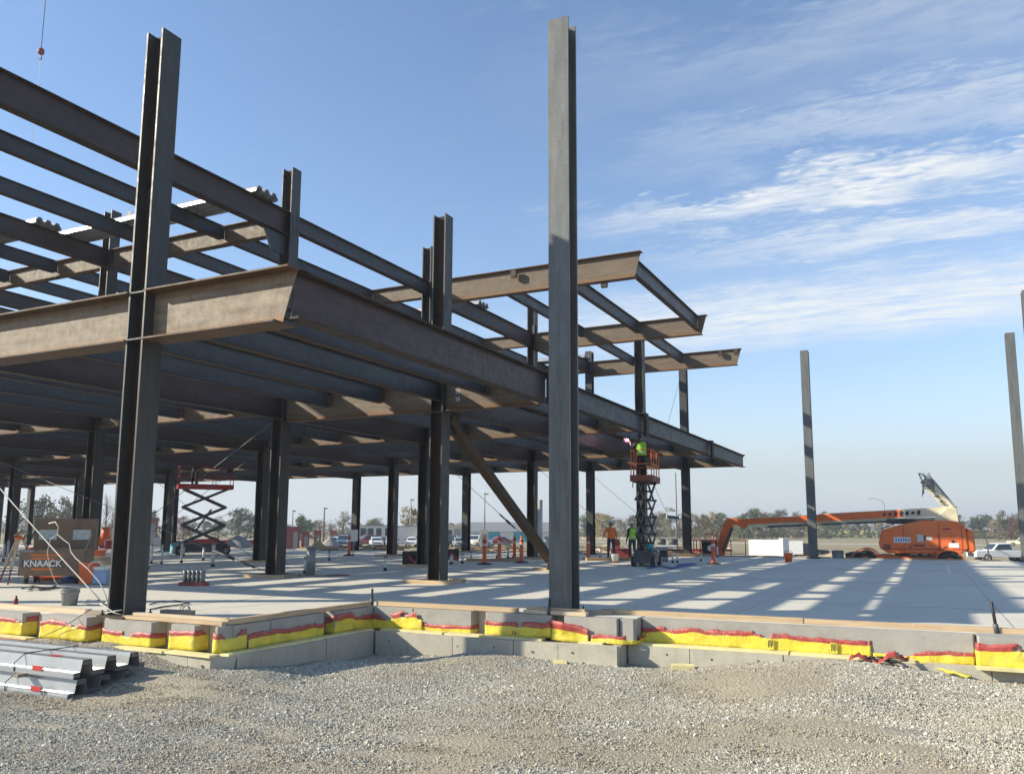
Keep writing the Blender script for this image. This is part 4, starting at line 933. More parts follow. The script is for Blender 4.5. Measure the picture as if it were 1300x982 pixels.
for px, py, lb in ((443, 705, 'orange post in front of a white sign left of centre'), (615, 716, 'nearest orange post left of the diagonal brace'), (634, 711, 'second orange post left of the diagonal brace'), (653, 708, 'third orange post, farthest back left of the brace'), (662, 714, 'orange post closest to the diagonal brace'), (747, 709, 'orange post just right of the foreground column'), (906, 716, 'orange post standing alone right of the workers')):
    delineator(px, py, lb)
p = gp(443, 704); sg = thing('white_sign', 'small white sign board on a post behind the orange post left of centre', 'sign', (p.x - 0.1, p.y + 0.5, 0)); MB().box(-0.02, 0.02, -0.02, 0.02, 0, 1.0).build('post', 'grey_metal', sg); MB().box(-0.33, 0.30, -0.05, -0.022, 0.72, 1.35).build('panel', 'white', sg)
bk = thing('orange_bucket', 'orange bucket tipped beside the white foam stack at the far slab edge', 'bucket', gp(1001, 713)); MB().lathe([(0.15, 0), (0.19, 0.38), (0.205, 0.40), (0.18, 0.40), (0.14, 0.03)], 14).build('pail', 'orange_plastic', bk); MB().tube([(0.19 * math.cos(a), 0.0, 0.40 + 0.10 * math.sin(a)) for a in [k * math.pi / 8 for k in range(9)]], 0.01, 5).build('handle', 'dark_metal', bk)

# ------------------------------------------------------------------ brown tool chest with open lid
p = gp(60, 741); ch = thing('tool_chest', 'brown steel jobsite tool chest on casters with its lid propped open', 'tool chest', (p.x, p.y + 0.05, 0), rad(34))
W_, D_, H0, H1 = 1.52, 0.80, 0.20, 0.86
m_ = MB(); m_.box(-W_ / 2, W_ / 2, 0, D_, H0, H1 - 0.08); m_.box(-W_ / 2 - 0.012, W_ / 2 + 0.012, -0.012, D_ + 0.012, H1 - 0.078, H1)
m_.build('body', 'brown_paint', ch)
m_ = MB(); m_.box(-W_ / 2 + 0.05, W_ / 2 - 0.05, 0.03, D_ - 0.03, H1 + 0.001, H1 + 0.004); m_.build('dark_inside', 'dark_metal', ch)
ld = MB(); ld.box(-W_ / 2, W_ / 2, D_ - 0.02, D_ + 0.16, H1 + 0.01, H1 + 0.74); ld.box(-W_ / 2, W_ / 2, D_ - 0.06, D_ - 0.022, H1 + 0.58, H1 + 0.75); ld.box(-W_ / 2, W_ / 2, D_ - 0.05, D_ + 0.17, H1 + 0.752, H1 + 0.79)
lid = ld.build('lid', 'brown_paint', ch)
for s in (-1, 1): MB().box(-0.42 * s - 0.22, -0.42 * s + 0.22, D_ - 0.028, D_ - 0.0225, H1 + 0.24, H1 + 0.50).build('sticker', 'sticker', lid)
for s in (-1, 1): MB().bar((s * (W_ / 2 - 0.04), 0.25, H1 - 0.02), (s * (W_ / 2 - 0.04), D_ - 0.05, H1 + 0.5), 0.03, 0.02).build('lid_strut', 'dark_metal', ch)
MB().box(-W_ / 2 - 0.014, -W_ / 2 + 0.35, -0.03, -0.0125, H1 - 0.06, H1 - 0.01).build('latch_plate', 'grey_metal', ch)
for z0, z1, x0, x1 in ((0.615, 0.655, -0.46, 0.08), (0.345, 0.395, -0.46, 0.08)): MB().box(x0, x1, -0.006, -0.0005, z0, z1).build('orange_stripe', 'orange', ch)
MB().box(-0.50, 0.28, -0.005, -0.0005, 0.70, 0.745).build('orange_stripe', 'orange', ch)
text_mesh('KNAACK', 0.245, 'ink', 'lettering', ch, (-0.188, -0.004, 0.500), (rad(90), 0, 0), 0.002)
text_mesh('KNAACK', 0.22, 'white', 'lettering', ch, (-0.19, -0.010, 0.505), (rad(90), 0, 0), 0.003)
for sx in (-1, 1):
    for y in (0.12, D_ - 0.12):
        c_ = MB(); c_.box(sx * 0.6 - 0.05, sx * 0.6 + 0.05, y - 0.04, y + 0.04, 0.13, H0); c_.lathe([(0.075, -0.025), (0.075, 0.025)], 14, (sx * 0.6, y, 0.076), 1, True, 'x'); c_.build('caster', ('brown_paint', 'rubber'), ch)
# things round the chest
def at_site(px, py): q = gp(px, py); return (q.x, q.y, 0)
bt = MB(); bt.lathe([(0.42, 0.002), (0.38, 0.10), (0.2, 0.16), (0.05, 0.17)], 18)
for i, v_ in enumerate(bt.v): bt.v[i] = (v_[0] * 1.7 + 0.08 * math.sin(i * 1.7), v_[1] + 0.06 * math.cos(i * 2.3), v_[2] * (0.6 + 0.4 * math.sin(i * 0.9) ** 2))
tag(bt.build('blue_tarp', 'blue_tarp', None, at_site(106, 738)), 'crumpled blue tarp on the slab beside the brown tool chest', 'tarp')
cl = thing('cooler', 'pale blue and white cooler box on the slab right of the tool chest', 'cooler', at_site(127, 741), rad(20)); MB().box(-0.25, 0.25, -0.18, 0.18, 0.02, 0.36).build('box', 'cooler_blue', cl); MB().box(-0.26, 0.26, -0.19, 0.19, 0.362, 0.44).build('lid', 'white', cl); MB().tube([(-0.2, -0.2, 0.3), (-0.2, -0.24, 0.45), (-0.1, -0.24, 0.56), (0.1, -0.24, 0.56), (0.2, -0.24, 0.45), (0.2, -0.2, 0.3)], 0.015, 6).build('handle', 'white', cl)
for i, (px, py, w_, h_, zz_, lb) in enumerate(((112, 741, 0.34, 0.40, 0.20, 'orange plastic tote behind the brown tool chest, lower one'), (116, 728, 0.62, 0.34, 0.44, 'orange bin standing behind the blue and white cooler'))):
    t_ = thing('orange_tote', lb, 'tote', at_site(px, py), rad(30), 'orange totes by the tool chest'); h_ *= .72; MB().hexa([(-w_ / 2 * .9, -.18, .02), (w_ / 2 * .9, -.18, .02), (w_ / 2 * .9, .18, .02), (-w_ / 2 * .9, .18, .02), (-w_ / 2, -.2, zz_ + h_), (w_ / 2, -.2, zz_ + h_), (w_ / 2, .2, zz_ + h_), (-w_ / 2, .2, zz_ + h_)]).build('tub', 'orange_plastic', t_); MB().box(-w_ / 2 - .02, w_ / 2 + .02, -.22, .22, zz_ + h_ + .002, zz_ + h_ + .05).build('lid', 'orange_plastic', t_)
tag(MB().box(-0.5, 0.5, -0.3, 0.3, 0.02, 0.55).build('cardboard_box', 'lumber_grey', None, at_site(137, 730), rad(25)), 'tan box half hidden behind the corner column', 'box')
op = thing('orange_pan', 'orange pan lying on the slab under the tool chest', 'pan', at_site(60, 736)); MB().lathe([(0.3, 0.003), (0.38, 0.10), (0.36, 0.10), (0.29, 0.02)], 16).build('pan', 'orange_plastic', op)
gb = thing('grey_bucket', 'concrete-splashed grey bucket on the slab in front of the tool chest', 'bucket', at_site(88, 768))
MB().lathe([(0.125, 0.0), (0.158, 0.29), (0.165, 0.30), (0.165, 0.315), (0.15, 0.315), (0.12, 0.03)], 20).build('pail', 'grey_plastic', gb); MB().lathe([(0.157, 0.225), (0.164, 0.235), (0.164, 0.25), (0.158, 0.255)], 20).build('rib', 'grey_plastic', gb); MB().tube([(0.165 * math.cos(a), -0.05, 0.26 - 0.06 * math.sin(a)) for a in [k * math.pi / 8 for k in range(9)]], 0.005, 5).build('handle', 'dark_metal', gb)
rb = thing('red_bottle', 'small red bottle standing on the board at the left slab edge', 'bottle', (atY(19, 777, 9.58).x, 9.58, 0.084)); MB().lathe([(0.036, 0), (0.036, 0.08), (0.018, 0.10), (0.016, 0.12)], 12).build('bottle', 'dark_red', rb); MB().lathe([(0.018, 0.12), (0.018, 0.145)], 10).build('cap', 'red', rb)
tp = thing('survey_tripod', 'pale survey tripod with orange head standing left of the tool chest', 'tripod', at_site(20, 740), rad(40))
for k in range(3):
    a = 0.5 + k * 2.094; lg = MB(); lg.bar((0.07 * math.cos(a), 0.07 * math.sin(a), 1.12), (0.42 * math.cos(a), 0.42 * math.sin(a), 0.36), 0.075, 0.03); l_ = lg.build('leg', 'lumber_pale', tp)
    MB().bar((0.40 * math.cos(a), 0.40 * math.sin(a), 0.40), (0.55 * math.cos(a), 0.55 * math.sin(a), 0.003), 0.03, 0.03).build('foot', 'dark_red', l_)
MB().lathe([(0.12, 1.11), (0.12, 1.16), (0.05, 1.17), (0.05, 1.22)], 14).build('head', 'orange_plastic', tp); MB().tube([(0.1, 0, 1.15), (0.18, 0.05, 1.28), (0.02, 0.1, 1.34), (-0.12, 0, 1.2)], 0.03, 6).build('strap', 'lumber_grey', tp)
# small stack of grey chairs for reinforcing bars on a red tray
rt = thing('wire_rack', 'small grey wire rack of caps on a red tray on the slab', 'rack', at_site(246, 743), rad(20))
MB().box(-0.33, 0.33, -0.13, 0.13, 0.0, 0.085).build('tray', 'dark_red', rt)
for i in range(5):
    for k in range(3): MB().lathe([(0.045, 0.087 + 0.0), (0.02, 0.16), (0.045, 0.235), (0.02, 0.30), (0.045, 0.37)], 8, (-0.22 + 0.11 * i, -0.07 + 0.07 * k, 0)).build('cap', 'grey_metal', rt)
# black panels with red tubes by the inner column
for i, (px, py, lb) in enumerate(((520, 716, 'black square panel with a slanting red tube left of the inner column'), (574, 711, 'black square panel with a red tube right of the inner column'))):
    t_ = thing('slab_cover', lb, 'panel', at_site(px, py), rad(22), 'black panels by the inner column'); MB().box(-0.30, 0.30, 0.0, 0.05, 0.0, 0.52).build('panel', 'black', t_); MB().tube([(-0.05, -0.04, 0.34), (0.30, -0.30, 0.045)], 0.05, 10).build('tube', 'red', t_); MB().box(-0.2, 0.2, 0.05, 0.3, 0.0, 0.03).build('foot', 'dark_metal', t_)
# cables, hoses and ropes
def cable(name, label, pts, r, mt, cat='cable', group=None): return tag(MB().tube(pts, r, 6).build(name, mt), label, cat, group)
def droop(a, b_, s, n=10): a, b_ = Vector(a), Vector(b_); return [a.lerp(b_, i / n) - Vector((0, 0, s * 4 * (i / n) * (1 - i / n))) for i in range(n + 1)]
GC = 'guy cables bracing the steel frame'
A_ = atY(-90, 512, 9.45); cable('guy_cable', 'pale guy cable slanting to the corner column base in front of the tool chest', droop(A_, (-11.95, 9.40, 0.16), 0.06), 0.010, 'rope', 'cable', GC)
cable('rope', 'loose white rope twisted round the pale guy cable by the tool chest', [atY(62, 664, 9.4), atY(70, 662, 9.38), atY(74, 668, 9.36), atY(73, 678, 9.38), atY(80, 684, 9.36), atY(88, 690, 9.4), atY(90, 700, 9.38), atY(96, 708, 9.36), atY(112, 722, 9.38), atY(126, 738, 9.4), atY(133, 752, 9.42), atY(137, 764, 9.46)], 0.008, 'rope', 'rope')
cable('rope', 'thin tail of white rope hanging in front of the tool chest to the bucket', [atY(73, 678, 9.5), atY(64, 684, 9.5), atY(60, 700, 9.6), atY(63, 720, 9.9), atY(70, 738, 10.2), atY(74, 742, 10.4)], 0.006, 'rope', 'rope')
cable('rope', 'white rope lashed round the foot of the corner column', [(-12.05, 9.36, 0.20), (-11.93, 9.34, 0.18), (-11.70, 9.35, 0.08), (-11.50, 9.36, 0.05)], 0.008, 'rope', 'rope')
cable('rope', 'second white lashing round the foot of the corner column', [(-11.98, 9.37, 0.05), (-11.72, 9.36, 0.10), (-11.52, 9.34, 0.13)], 0.008, 'rope', 'rope')
for a, b_, lb in (((-33.5, 19.0, 4.7), (-17.4, 19.0, 0.15), 'thin guy cable falling from the left to the chained column base'), ((-25.2, 19.0, 0.2), (-17.4, 19.0, 4.6), 'thin guy cable rising to the right behind the corner column'), ((-17.1, 27.05, 4.5), (-12.0, 27.05, 0.4), 'guy cable crossing behind the diagonal brace'), ((-17.1, 36.8, 4.5), (-11.95, 36.8, 0.3), 'guy cable left of the workers, steeper one'), ((-17.1, 44.5, 4.5), (-11.95, 44.5, 0.3), 'guy cable left of the workers, farther one'), ((-11.75, 37.2, 4.5), (-11.75, 44.5, 0.3), 'guy cable right of the scissor lift with the welder'), ((-11.75, 44.5, 9.9), (-11.75, 40.2, 5.4), 'short guy cable on the upper storey at the right end of the frame'), ((-33.5, 27.0, 4.6), (-25.6, 27.0, 0.2), 'guy cable behind the red scissor lift, falling to the right'), ((-33.5, 27.0, 0.2), (-25.6, 27.0, 4.6), 'guy cable behind the red scissor lift, rising to the right')):
    cable('guy_cable', lb, droop(a, b_, 0.02, 6), 0.010, 'cable', 'cable', GC)
for a, b_, f0, f1, lb in (((-33.5, 19.0, 4.7), (-17.4, 19.0, 0.15), 0.80, 0.97, 'dark turnbuckle chain at the foot of the second inner column'), ((-17.1, 27.05, 4.5), (-12.0, 27.05, 0.4), 0.62, 0.74, 'dark turnbuckle on the guy cable by the diagonal brace')):
    A_, B_ = Vector(a), Vector(b_); t_ = thing('turnbuckle', lb, 'turnbuckle', A_.lerp(B_, f0)); L_ = A_.lerp(B_, f1) - A_.lerp(B_, f0)
    MB().tube([Vector((0, -0.03, -0.02)), L_ * 0.35 + Vector((0, -0.03, -0.02))], 0.03, 7).build('screw', 'dark_metal', t_); MB().tube([L_ * 0.4 + Vector((0, -0.03, -0.02)), L_ * 0.7 + Vector((0, -0.03, -0.02))], 0.045, 7).build('body', 'black', t_); MB().tube([L_ * 0.75 + Vector((0, -0.03, -0.02)), L_ + Vector((0, -0.03, -0.02))], 0.03, 7).build('screw', 'dark_metal', t_)
def floor_cable(label, pxs, r=0.012, mt='black'):
    return cable('hose', label, [Vector((*gp(px, py)[:2], r + 0.004 + (0.02 if i % 3 == 1 else 0))) for i, (px, py) in enumerate(pxs)], r, mt, 'hose')
floor_cable('black hose lying on the slab right of the corner column', [(190, 768), (205, 765), (222, 763), (240, 766), (226, 770), (205, 771), (192, 774)])
floor_cable('loop of black wire on the slab right of the corner column', [(228, 776), (230, 770), (238, 769), (240, 773), (233, 777), (242, 779), (246, 775)], 0.006)
floor_cable('pale rope coiled on the slab left of the corner column', [(104, 766), (112, 763), (125, 762), (134, 764), (138, 768), (120, 768), (110, 767)], 0.009, 'rope')
floor_cable('dark hoses in a heap under the tool chest', [(28, 748), (42, 746), (58, 749), (70, 745), (76, 748), (52, 750), (34, 750), (48, 747), (66, 748)], 0.02, 'dark_metal')
floor_cable('blue air hose on the slab right of the scissor lift', [(822, 722), (838, 720), (852, 722), (870, 719), (884, 717), (878, 716), (860, 718)], 0.03, 'blue_tarp')
tag(MB().lathe([(0.45, 0.004), (0.3, 0.02), (0.05, 0.03)], 12).build('red_rag', 'dark_red', None, gp(427, 730)), 'dark red rag lying flat on the slab left of centre', 'rag')
# rebar whiskers and scraps near the decking
cable('wire', 'thin bent wire standing in the gravel above the decking bundles', [atY(57, 806, 8.9), atY(80, 796, 8.95), atY(104, 780, 9.1), atY(114, 774, 9.15)], 0.006, 'flange_rust', 'wire')
cable('wire', 'long bowed wire lying on the gravel above the decking bundles', [atY(100, 785, 9.05), atY(106, 794, 9.0), atY(112, 799, 8.95), atY(100, 797, 8.9), atY(84, 801, 8.85), atY(74, 806, 8.8), atY(77, 811, 8.8), atY(90, 813, 8.8)], 0.005, 'flange_rust', 'wire')
p = gp(1148, 846, -0.50); q = gp(1234, 865, -0.60)
yb = MB(); d = (Vector(q) - Vector(p)); yb.v = []
for i in range(13):
    f = i / 12; c_ = Vector(p).lerp(Vector(q), f); w_ = 0.11 * (1 - 0.8 * f); n_ = 0.015 * math.sin(i * 2.2)
    yb.v += [(c_.x, c_.y - w_, gz(c_.x, c_.y) + 0.03 + n_), (c_.x, c_.y - 0.02, gz(c_.x, c_.y) + 0.09 - 0.04 * f + n_), (c_.x, c_.y + w_, gz(c_.x, c_.y) + 0.05)]
for i in range(12):
    for r in range(2): a = i * 3 + r; yb.f.append((a, a + 3, a + 4, a + 1)); yb.mi.append(0); yb.sm.append(True)
o = yb.build('yellow_scrap', 'yellow_film'); o.modifiers.new('thickness', 'SOLIDIFY').thickness = 0.004
tag(o, 'long folded strip of yellow plastic lying on the gravel at the right', 'plastic film')
bs = MB()
for i in range(60):
    a = random.random() * 6.28; r = random.random() ** 0.7 * 0.22; x, y = r * math.cos(a) * 1.3, r * math.sin(a); s = 0.03
    bs.cbox((x, y, 0.02 + 0.05 * random.random() * (1 - r * 3)), (0.07, 0.05, 0.008), 0, a)
q = gp(1122, 861, -0.66); tag(bs.build('black_scrap', 'black', None, (q.x, q.y, gz(q.x, q.y) + 0.01)), 'scrap of shredded black plastic on the gravel at the right', 'plastic scrap')
tag(MB().cbox((0, 0, 0), (0.9, 0.12, 0.05), 0, -0.05).build('red_scrap', 'red_film', None, (bx(10, 8.9), 8.9, gz(bx(10, 8.9), 8.9) + 0.03)), 'flat red plastic scrap on the gravel above the decking at the left edge', 'plastic scrap')
# crane hook high at the upper left
hk = thing('crane_hook', 'red crane hook block hanging on a cable in the sky at the upper left', 'crane hook', atY(52, 66, 30.0))
MB().lathe([(0.05, 0.22), (0.17, 0.18), (0.20, 0.0), (0.15, -0.14), (0.05, -0.18)], 12).build('block', 'dark_red', hk); MB().tube([(0, 0, -0.17), (0, 0, -0.28), (0.10, 0, -0.36), (0.08, 0, -0.48), (-0.05, 0, -0.52), (-0.13, 0, -0.42)], 0.035, 7).build('hook', 'dark_metal', hk); MB().tube([(0, 0, 0.2), (0.0, 0, 11)], 0.024, 6).build('cable', 'cable', hk); MB().tube([(0, 0, -0.5), (-0.05, 0, -7)], 0.012, 5).build('tag_line', 'rope', hk)
# ------------------------------------------------------------------ people
def person(label, px, py, rz, cols, pose='stand', loc=None, hat='grey_hat', vest=None, scale=1.0):
    """one skinned body; trousers, shirt and skin are faces of the same surface"""
    J = {'pelvis': (0, 0, .96), 'belly': (0, .0, 1.12), 'chest': (0, -.01, 1.34), 'neck': (0, .0, 1.50), 'jaw': (0, .03, 1.58), 'head': (0, .025, 1.66), 'crown': (0, .01, 1.75)}
    for s, n in ((-1, 'l'), (1, 'r')):
        J.update({'sh' + n: (s * .19, -.01, 1.42), 'el' + n: (s * .26, -.02, 1.15), 'wr' + n: (s * .25, .10, .92), 'pa' + n: (s * .245, .14, .85),
                  'hip' + n: (s * .10, 0, .90), 'kn' + n: (s * .13, .03, .50), 'an' + n: (s * .15, -.02, .09), 'to' + n: (s * .17, .15, .04)})
    if pose == 'work':
        J.update({'elr': (.24, .12, 1.18), 'wrr': (.16, .34, 1.10), 'par': (.13, .42, 1.08), 'ell': (-.29, .02, 1.17), 'wrl': (-.30, .16, .98), 'pal': (-.29, .22, .93), 'head': (0, .05, 1.655), 'crown': (0, .05, 1.745), 'jaw': (0, .055, 1.575)})
    if pose == 'hip': J.update({'ell': (-.36, -.08, 1.18), 'wrl': (-.23, .06, 1.02), 'pal': (-.18, .12, 1.0), 'anr': (.17, -.04, .09), 'tor': (.22, .12, .04)})
    if pose == 'weld':
        J.update({'ell': (-.38, .10, 1.22), 'wrl': (-.37, .26, 1.38), 'pal': (-.37, .30, 1.44), 'elr': (.14, .24, 1.22), 'wrr': (-.10, .36, 1.36), 'par': (-.17, .38, 1.40), 'head': (-.06, .05, 1.66), 'crown': (-.08, .03, 1.75), 'jaw': (-.06, .07, 1.585), 'neck': (-.02, .02, 1.50)})
    R = {'pelvis': (.16, .115), 'belly': (.155, .11), 'chest': (.175, .12), 'neck': (.062, .062), 'jaw': (.075, .085), 'head': (.085, .10), 'crown': (.06, .07), 'sh': (.075, .075), 'el': (.055, .055), 'wr': (.036, .034), 'pa': (.036, .028), 'hip': (.105, .105), 'kn': (.072, .075), 'an': (.052, .055), 'to': (.05, .035)}
    E = [('pelvis', 'belly'), ('belly', 'chest'), ('chest', 'neck'), ('neck', 'jaw'), ('jaw', 'head'), ('head', 'crown')]
    for n in 'lr': E += [('chest', 'sh' + n), ('sh' + n, 'el' + n), ('el' + n, 'wr' + n), ('wr' + n, 'pa' + n), ('pelvis', 'hip' + n), ('hip' + n, 'kn' + n), ('kn' + n, 'an' + n), ('an' + n, 'to' + n)]
    # fingers: four unequal, bent, and a thumb from the side of the palm
    for n, s in (('l', -1), ('r', 1)):
        w_, p_ = Vector(J['wr' + n]), Vector(J['pa' + n]); d = (p_ - w_).normalized(); side = d.cross(Vector((0, 0, 1))).normalized() * -s; nrm = side.cross(d)
        for k, ln in enumerate((.070, .082, .076, .058)):
            a = p_ + side * (.026 - .018 * k) + d * .03; b_ = a + d * ln * .55 - nrm * .008; c_ = b_ + d * ln * .35 - nrm * .026
            for q, v_ in (('a', a), ('b', b_), ('c', c_)): J['f%s%d%s' % (n, k, q)] = tuple(v_); R['f%s%d%s' % (n, k, q)] = (.0085, .0085)
            E += [('pa' + n, 'f%s%da' % (n, k)), ('f%s%da' % (n, k), 'f%s%db' % (n, k)), ('f%s%db' % (n, k), 'f%s%dc' % (n, k))]
        a = w_.lerp(p_, .45) + side * .034; b_ = a + side * .022 + d * .034; J['t%sa' % n], J['t%sb' % n] = tuple(a), tuple(b_); R['t%sa' % n] = R['t%sb' % n] = (.010, .010); E += [('wr' + n, 't%sa' % n), ('t%sa' % n, 't%sb' % n)]
    ks = list(J); ix = {k: i for i, k in enumerate(ks)}
    me = bpy.data.meshes.new('body'); me.from_pydata([J[k] for k in ks], [(ix[a], ix[b_]) for a, b_ in E], [])
    o = bpy.data.objects.new('body', me); COL.objects.link(o)
    sk = o.modifiers.new('skin', 'SKIN'); sk.use_smooth_shade = True; o.modifiers.new('sub', 'SUBSURF').levels = 1
    for i, k in enumerate(ks):
        v_ = me.skin_vertices[0].data[i]; r = R.get(k) or R.get(k[:-1]) ; v_.radius = r; v_.use_root = (k == 'pelvis')
    dg = bpy.context.evaluated_depsgraph_get(); dg.update()
    bm_ = bpy.data.meshes.new_from_object(o.evaluated_get(dg)); bpy.data.objects.remove(o)
    bm_.materials.clear()
    shirt, trousers = cols
    for mm in ('skin', shirt, trousers, 'boot'): bm_.materials.append(MATS[mm])
    def cls(a, b_):
        for k in (a, b_):
            if k[0] in 'ft' and k[1:2] in 'lr' and k[:2] != 'to': return 0
        if b_ in ('jaw', 'head', 'crown') or b_.startswith('pa'): return 0
        if b_.startswith(('kn', 'an', 'hip')): return 2
        if b_.startswith('to'): return 3
        return 1
    segs = [(Vector(J[a]), Vector(J[b_]), cls(a, b_)) for a, b_ in E]
    for p_ in bm_.polygons:
        c_ = p_.center; best = (9, 0)
        for a, b_, m__ in segs:
            ab = b_ - a; f = max(0, min(1, (c_ - a).dot(ab) / max(1e-9, ab.dot(ab)))); dd = (c_ - a - ab * f).length
            if dd < best[0]: best = (dd, m__)
        mi = best[1]
        if mi == 1 and c_.z < .97 and abs(c_.x) < .2: mi = 2
        p_.material_index = mi; p_.use_smooth = True
    t_ = thing('person', label, 'person', loc if loc else at_site(px, py), rz); t_.scale = (scale,) * 3
    b0 = link('body', bm_, t_)
    hx, hy, hz = J['head']; cx, cy, cz = J['crown']
    if hat:
        h_ = MB(); h_.lathe([(.118, 0), (.118, .012), (.112, .03), (.105, .075), (.075, .118), (.03, .138), (.002, .142)], 18, (cx, cy, cz - .065)); h_.hexa([(cx - .07, cy + .10, cz - .065), (cx + .07, cy + .10, cz - .065), (cx + .05, cy + .175, cz - .075), (cx - .05, cy + .175, cz - .075), (cx - .07, cy + .10, cz - .053), (cx + .07, cy + .10, cz - .053), (cx + .05, cy + .175, cz - .066), (cx - .05, cy + .175, cz - .066)]); h_.build('hard_hat', hat, t_)
    fc = MB()
    fc.lathe([(.004, -.014), (.016, 0), (.004, .018)], 8, (hx, hy + .108, hz - .02)); fc.build('nose', 'skin', b0)
    ey = MB()
    for s in (-1, 1): ey.lathe([(.002, -.010), (.011, 0), (.002, .010)], 8, (hx + s * .034, hy + .092, hz + .012))
    ey.build('eyes', 'black', b0)
    er = MB()
    for s in (-1, 1): er.lathe([(.004, -.03), (.016, -.01), (.018, .015), (.006, .032)], 8, (hx + s * .090, hy, hz - .005))
    er.build('ears', 'skin', b0)
    MB().box(hx - .026, hx + .026, hy + .085, hy + .098, hz - .062, hz - .054).build('mouth', 'dark_red', b0)
    MB().lathe([(.088, -.05), (.096, 0), (.09, .05)], 14, (hx, hy - .016, hz + .012)).build('hair', 'boot', b0)
    if vest:
        n = 24; vm = MB(); rings = ((.93, .190, .145), (1.05, .185, .142), (1.2, .190, .145), (1.33, .20, .15), (1.42, .185, .14), (1.485, .11, .10))
        for z, rx, ry in rings:
            for k in range(n):
                a = 2 * math.pi * k / n; vm.v.append((rx * math.cos(a), ry * math.sin(a) - .005, z))
        for r in range(len(rings) - 1):
            for k in range(n):
                k2 = (k + 1) % n; mi = 1 if r == 1 else 0
                if r == 3 and (k in (0, 23, 11, 12)): continue
                vm.f.append((r * n + k, r * n + k2, (r + 1) * n + k2, (r + 1) * n + k)); vm.mi.append(0); vm.sm.append(True)
        vo = vm.build('safety_vest', vest, t_); vo.modifiers.new('thickness', 'SOLIDIFY').thickness = .006
        st_ = MB()
        for z in (1.02, 1.16): st_.lathe([(.1905, z), (.1915, z + .045)], n)
        for i, v_ in enumerate(st_.v): st_.v[i] = (v_[0], v_[1] * .775, v_[2])
        st_.build('reflective_stripe', 'reflective', vo)
    return t_
person('worker in a bright orange shirt and dark jeans standing with his back to us', 776, 709, rad(20), ('hivis_orange', 'denim'), 'hip', hat='grey_hat')
person('worker in a lime green vest and white hard hat standing beside the scissor lift', 803, 709, rad(48), ('dark_cloth', 'denim'), 'stand', hat='white', vest='hivis_green')

# ------------------------------------------------------------------ scissor lifts
def scissor(name, label, loc, rz, L, W, stages, zbase, ztop, frame_col, wheel_r, arm, rails, rail_h, deck_col, panel=False):
    t_ = thing(name, label, 'scissor lift', loc, rz, 'scissor lifts on the slab')
    m_ = MB(); m_.box(-L / 2, L / 2, -W / 2 + .1, W / 2 - .1, wheel_r * .6, zbase - .14); m_.box(-L / 2 + .15, L / 2 - .15, -W / 2 + .06, W / 2 - .06, zbase - .138, zbase); m_.box(-L * .28, L * .2, -W / 2 + .01, -W / 2 + .098, wheel_r * .7, zbase - .1); m_.build('chassis', 'dark_metal', t_)
    for sx in (-1, 1):
        for sy in (-1, 1):
            w_ = MB().lathe([(wheel_r * .6, -.09), (wheel_r, -.07), (wheel_r, .07), (wheel_r * .6, .09)], 16, (sx * (L / 2 - wheel_r), sy * (W / 2 - .06), wheel_r), 0, True, 'y').build('wheel', 'rubber', t_)
            MB().lathe([(wheel_r * .55, -.1), (wheel_r * .55, .1), (wheel_r * .2, .105)], 14, (sx * (L / 2 - wheel_r), sy * (W / 2 - .055), wheel_r), 0, True, 'y').build('hub', 'grey_metal', w_)
    h = (ztop - zbase) / stages; a = L / 2 - .3
    for k in range(stages):
        z0, z1 = zbase + k * h, zbase + (k + 1) * h
        for sy in (-1, 1):
            y = sy * (W / 2 - .16)
            MB().bar((-a, y, z0), (a, y, z1), .06, arm).build('scissor_arm', 'dark_metal', t_)
            MB().bar((a, y - sy * .075, z0), (-a, y - sy * .075, z1), .06, arm).build('scissor_arm', 'dark_metal', t_)
        for sx in (-1, 1): MB().tube([(sx * a, -W / 2 + .1, z1), (sx * a, W / 2 - .1, z1)], .035, 8).build('cross_tube', 'dark_metal', t_)
        MB().tube([(0, -W / 2 + .12, (z0 + z1) / 2), (0, W / 2 - .12, (z0 + z1) / 2)], .04, 8).build('pivot_tube', 'dark_metal', t_)
    MB().bar((-a * .4, 0, zbase + h * .6), (a * .35, 0, zbase + h * 1.9), .10, .10).build('lift_cylinder', 'grey_metal', t_)
    m_ = MB(); m_.box(-L / 2, L / 2, -W / 2, W / 2, ztop + .06, ztop + .15); m_.box(-L / 2, L / 2, -W / 2 - .012, -W / 2, ztop + .02, ztop + .26); m_.box(-L / 2, L / 2, W / 2, W / 2 + .012, ztop + .02, ztop + .26); m_.box(-L / 2 - .012, -L / 2, -W / 2, W / 2, ztop + .02, ztop + .26); m_.box(L / 2, L / 2 + .012, -W / 2, W / 2, ztop + .02, ztop + .26)
    pl = m_.build('platform', deck_col, t_)
    rl = MB(); zt = ztop + .15
    n = max(2, int(L / .7))
    for sy in (-1, 1):
        for k in range(n + 1): x = -L / 2 + .02 + (L - .04) * k / n; rl.box(x - .018, x + .018, sy * (W / 2 - .03) - .018, sy * (W / 2 - .03) + .018, zt, zt + rail_h)
        for zz_ in (rail_h * .5, rail_h): rl.bar((-L / 2, sy * (W / 2 - .03), zt + zz_), (L / 2, sy * (W / 2 - .03), zt + zz_), .035, .035)
    for sx in (-1, 1):
        for zz_ in (rail_h * .5, rail_h): rl.bar((sx * (L / 2 - .02), -W / 2 + .05, zt + zz_), (sx * (L / 2 - .02), W / 2 - .05, zt + zz_), .035, .035)
    rl.build('guard_rail', rails, t_)
    bx_ = MB(); bx_.box(L / 2 - .35, L / 2 - .05, -W / 2 + .1, -W / 2 + .35, zt + rail_h * .62, zt + rail_h * .98); bx_.build('control_box', 'black', t_)
    return t_
rzL = _a + math.atan((CXP - 252) / 1067)
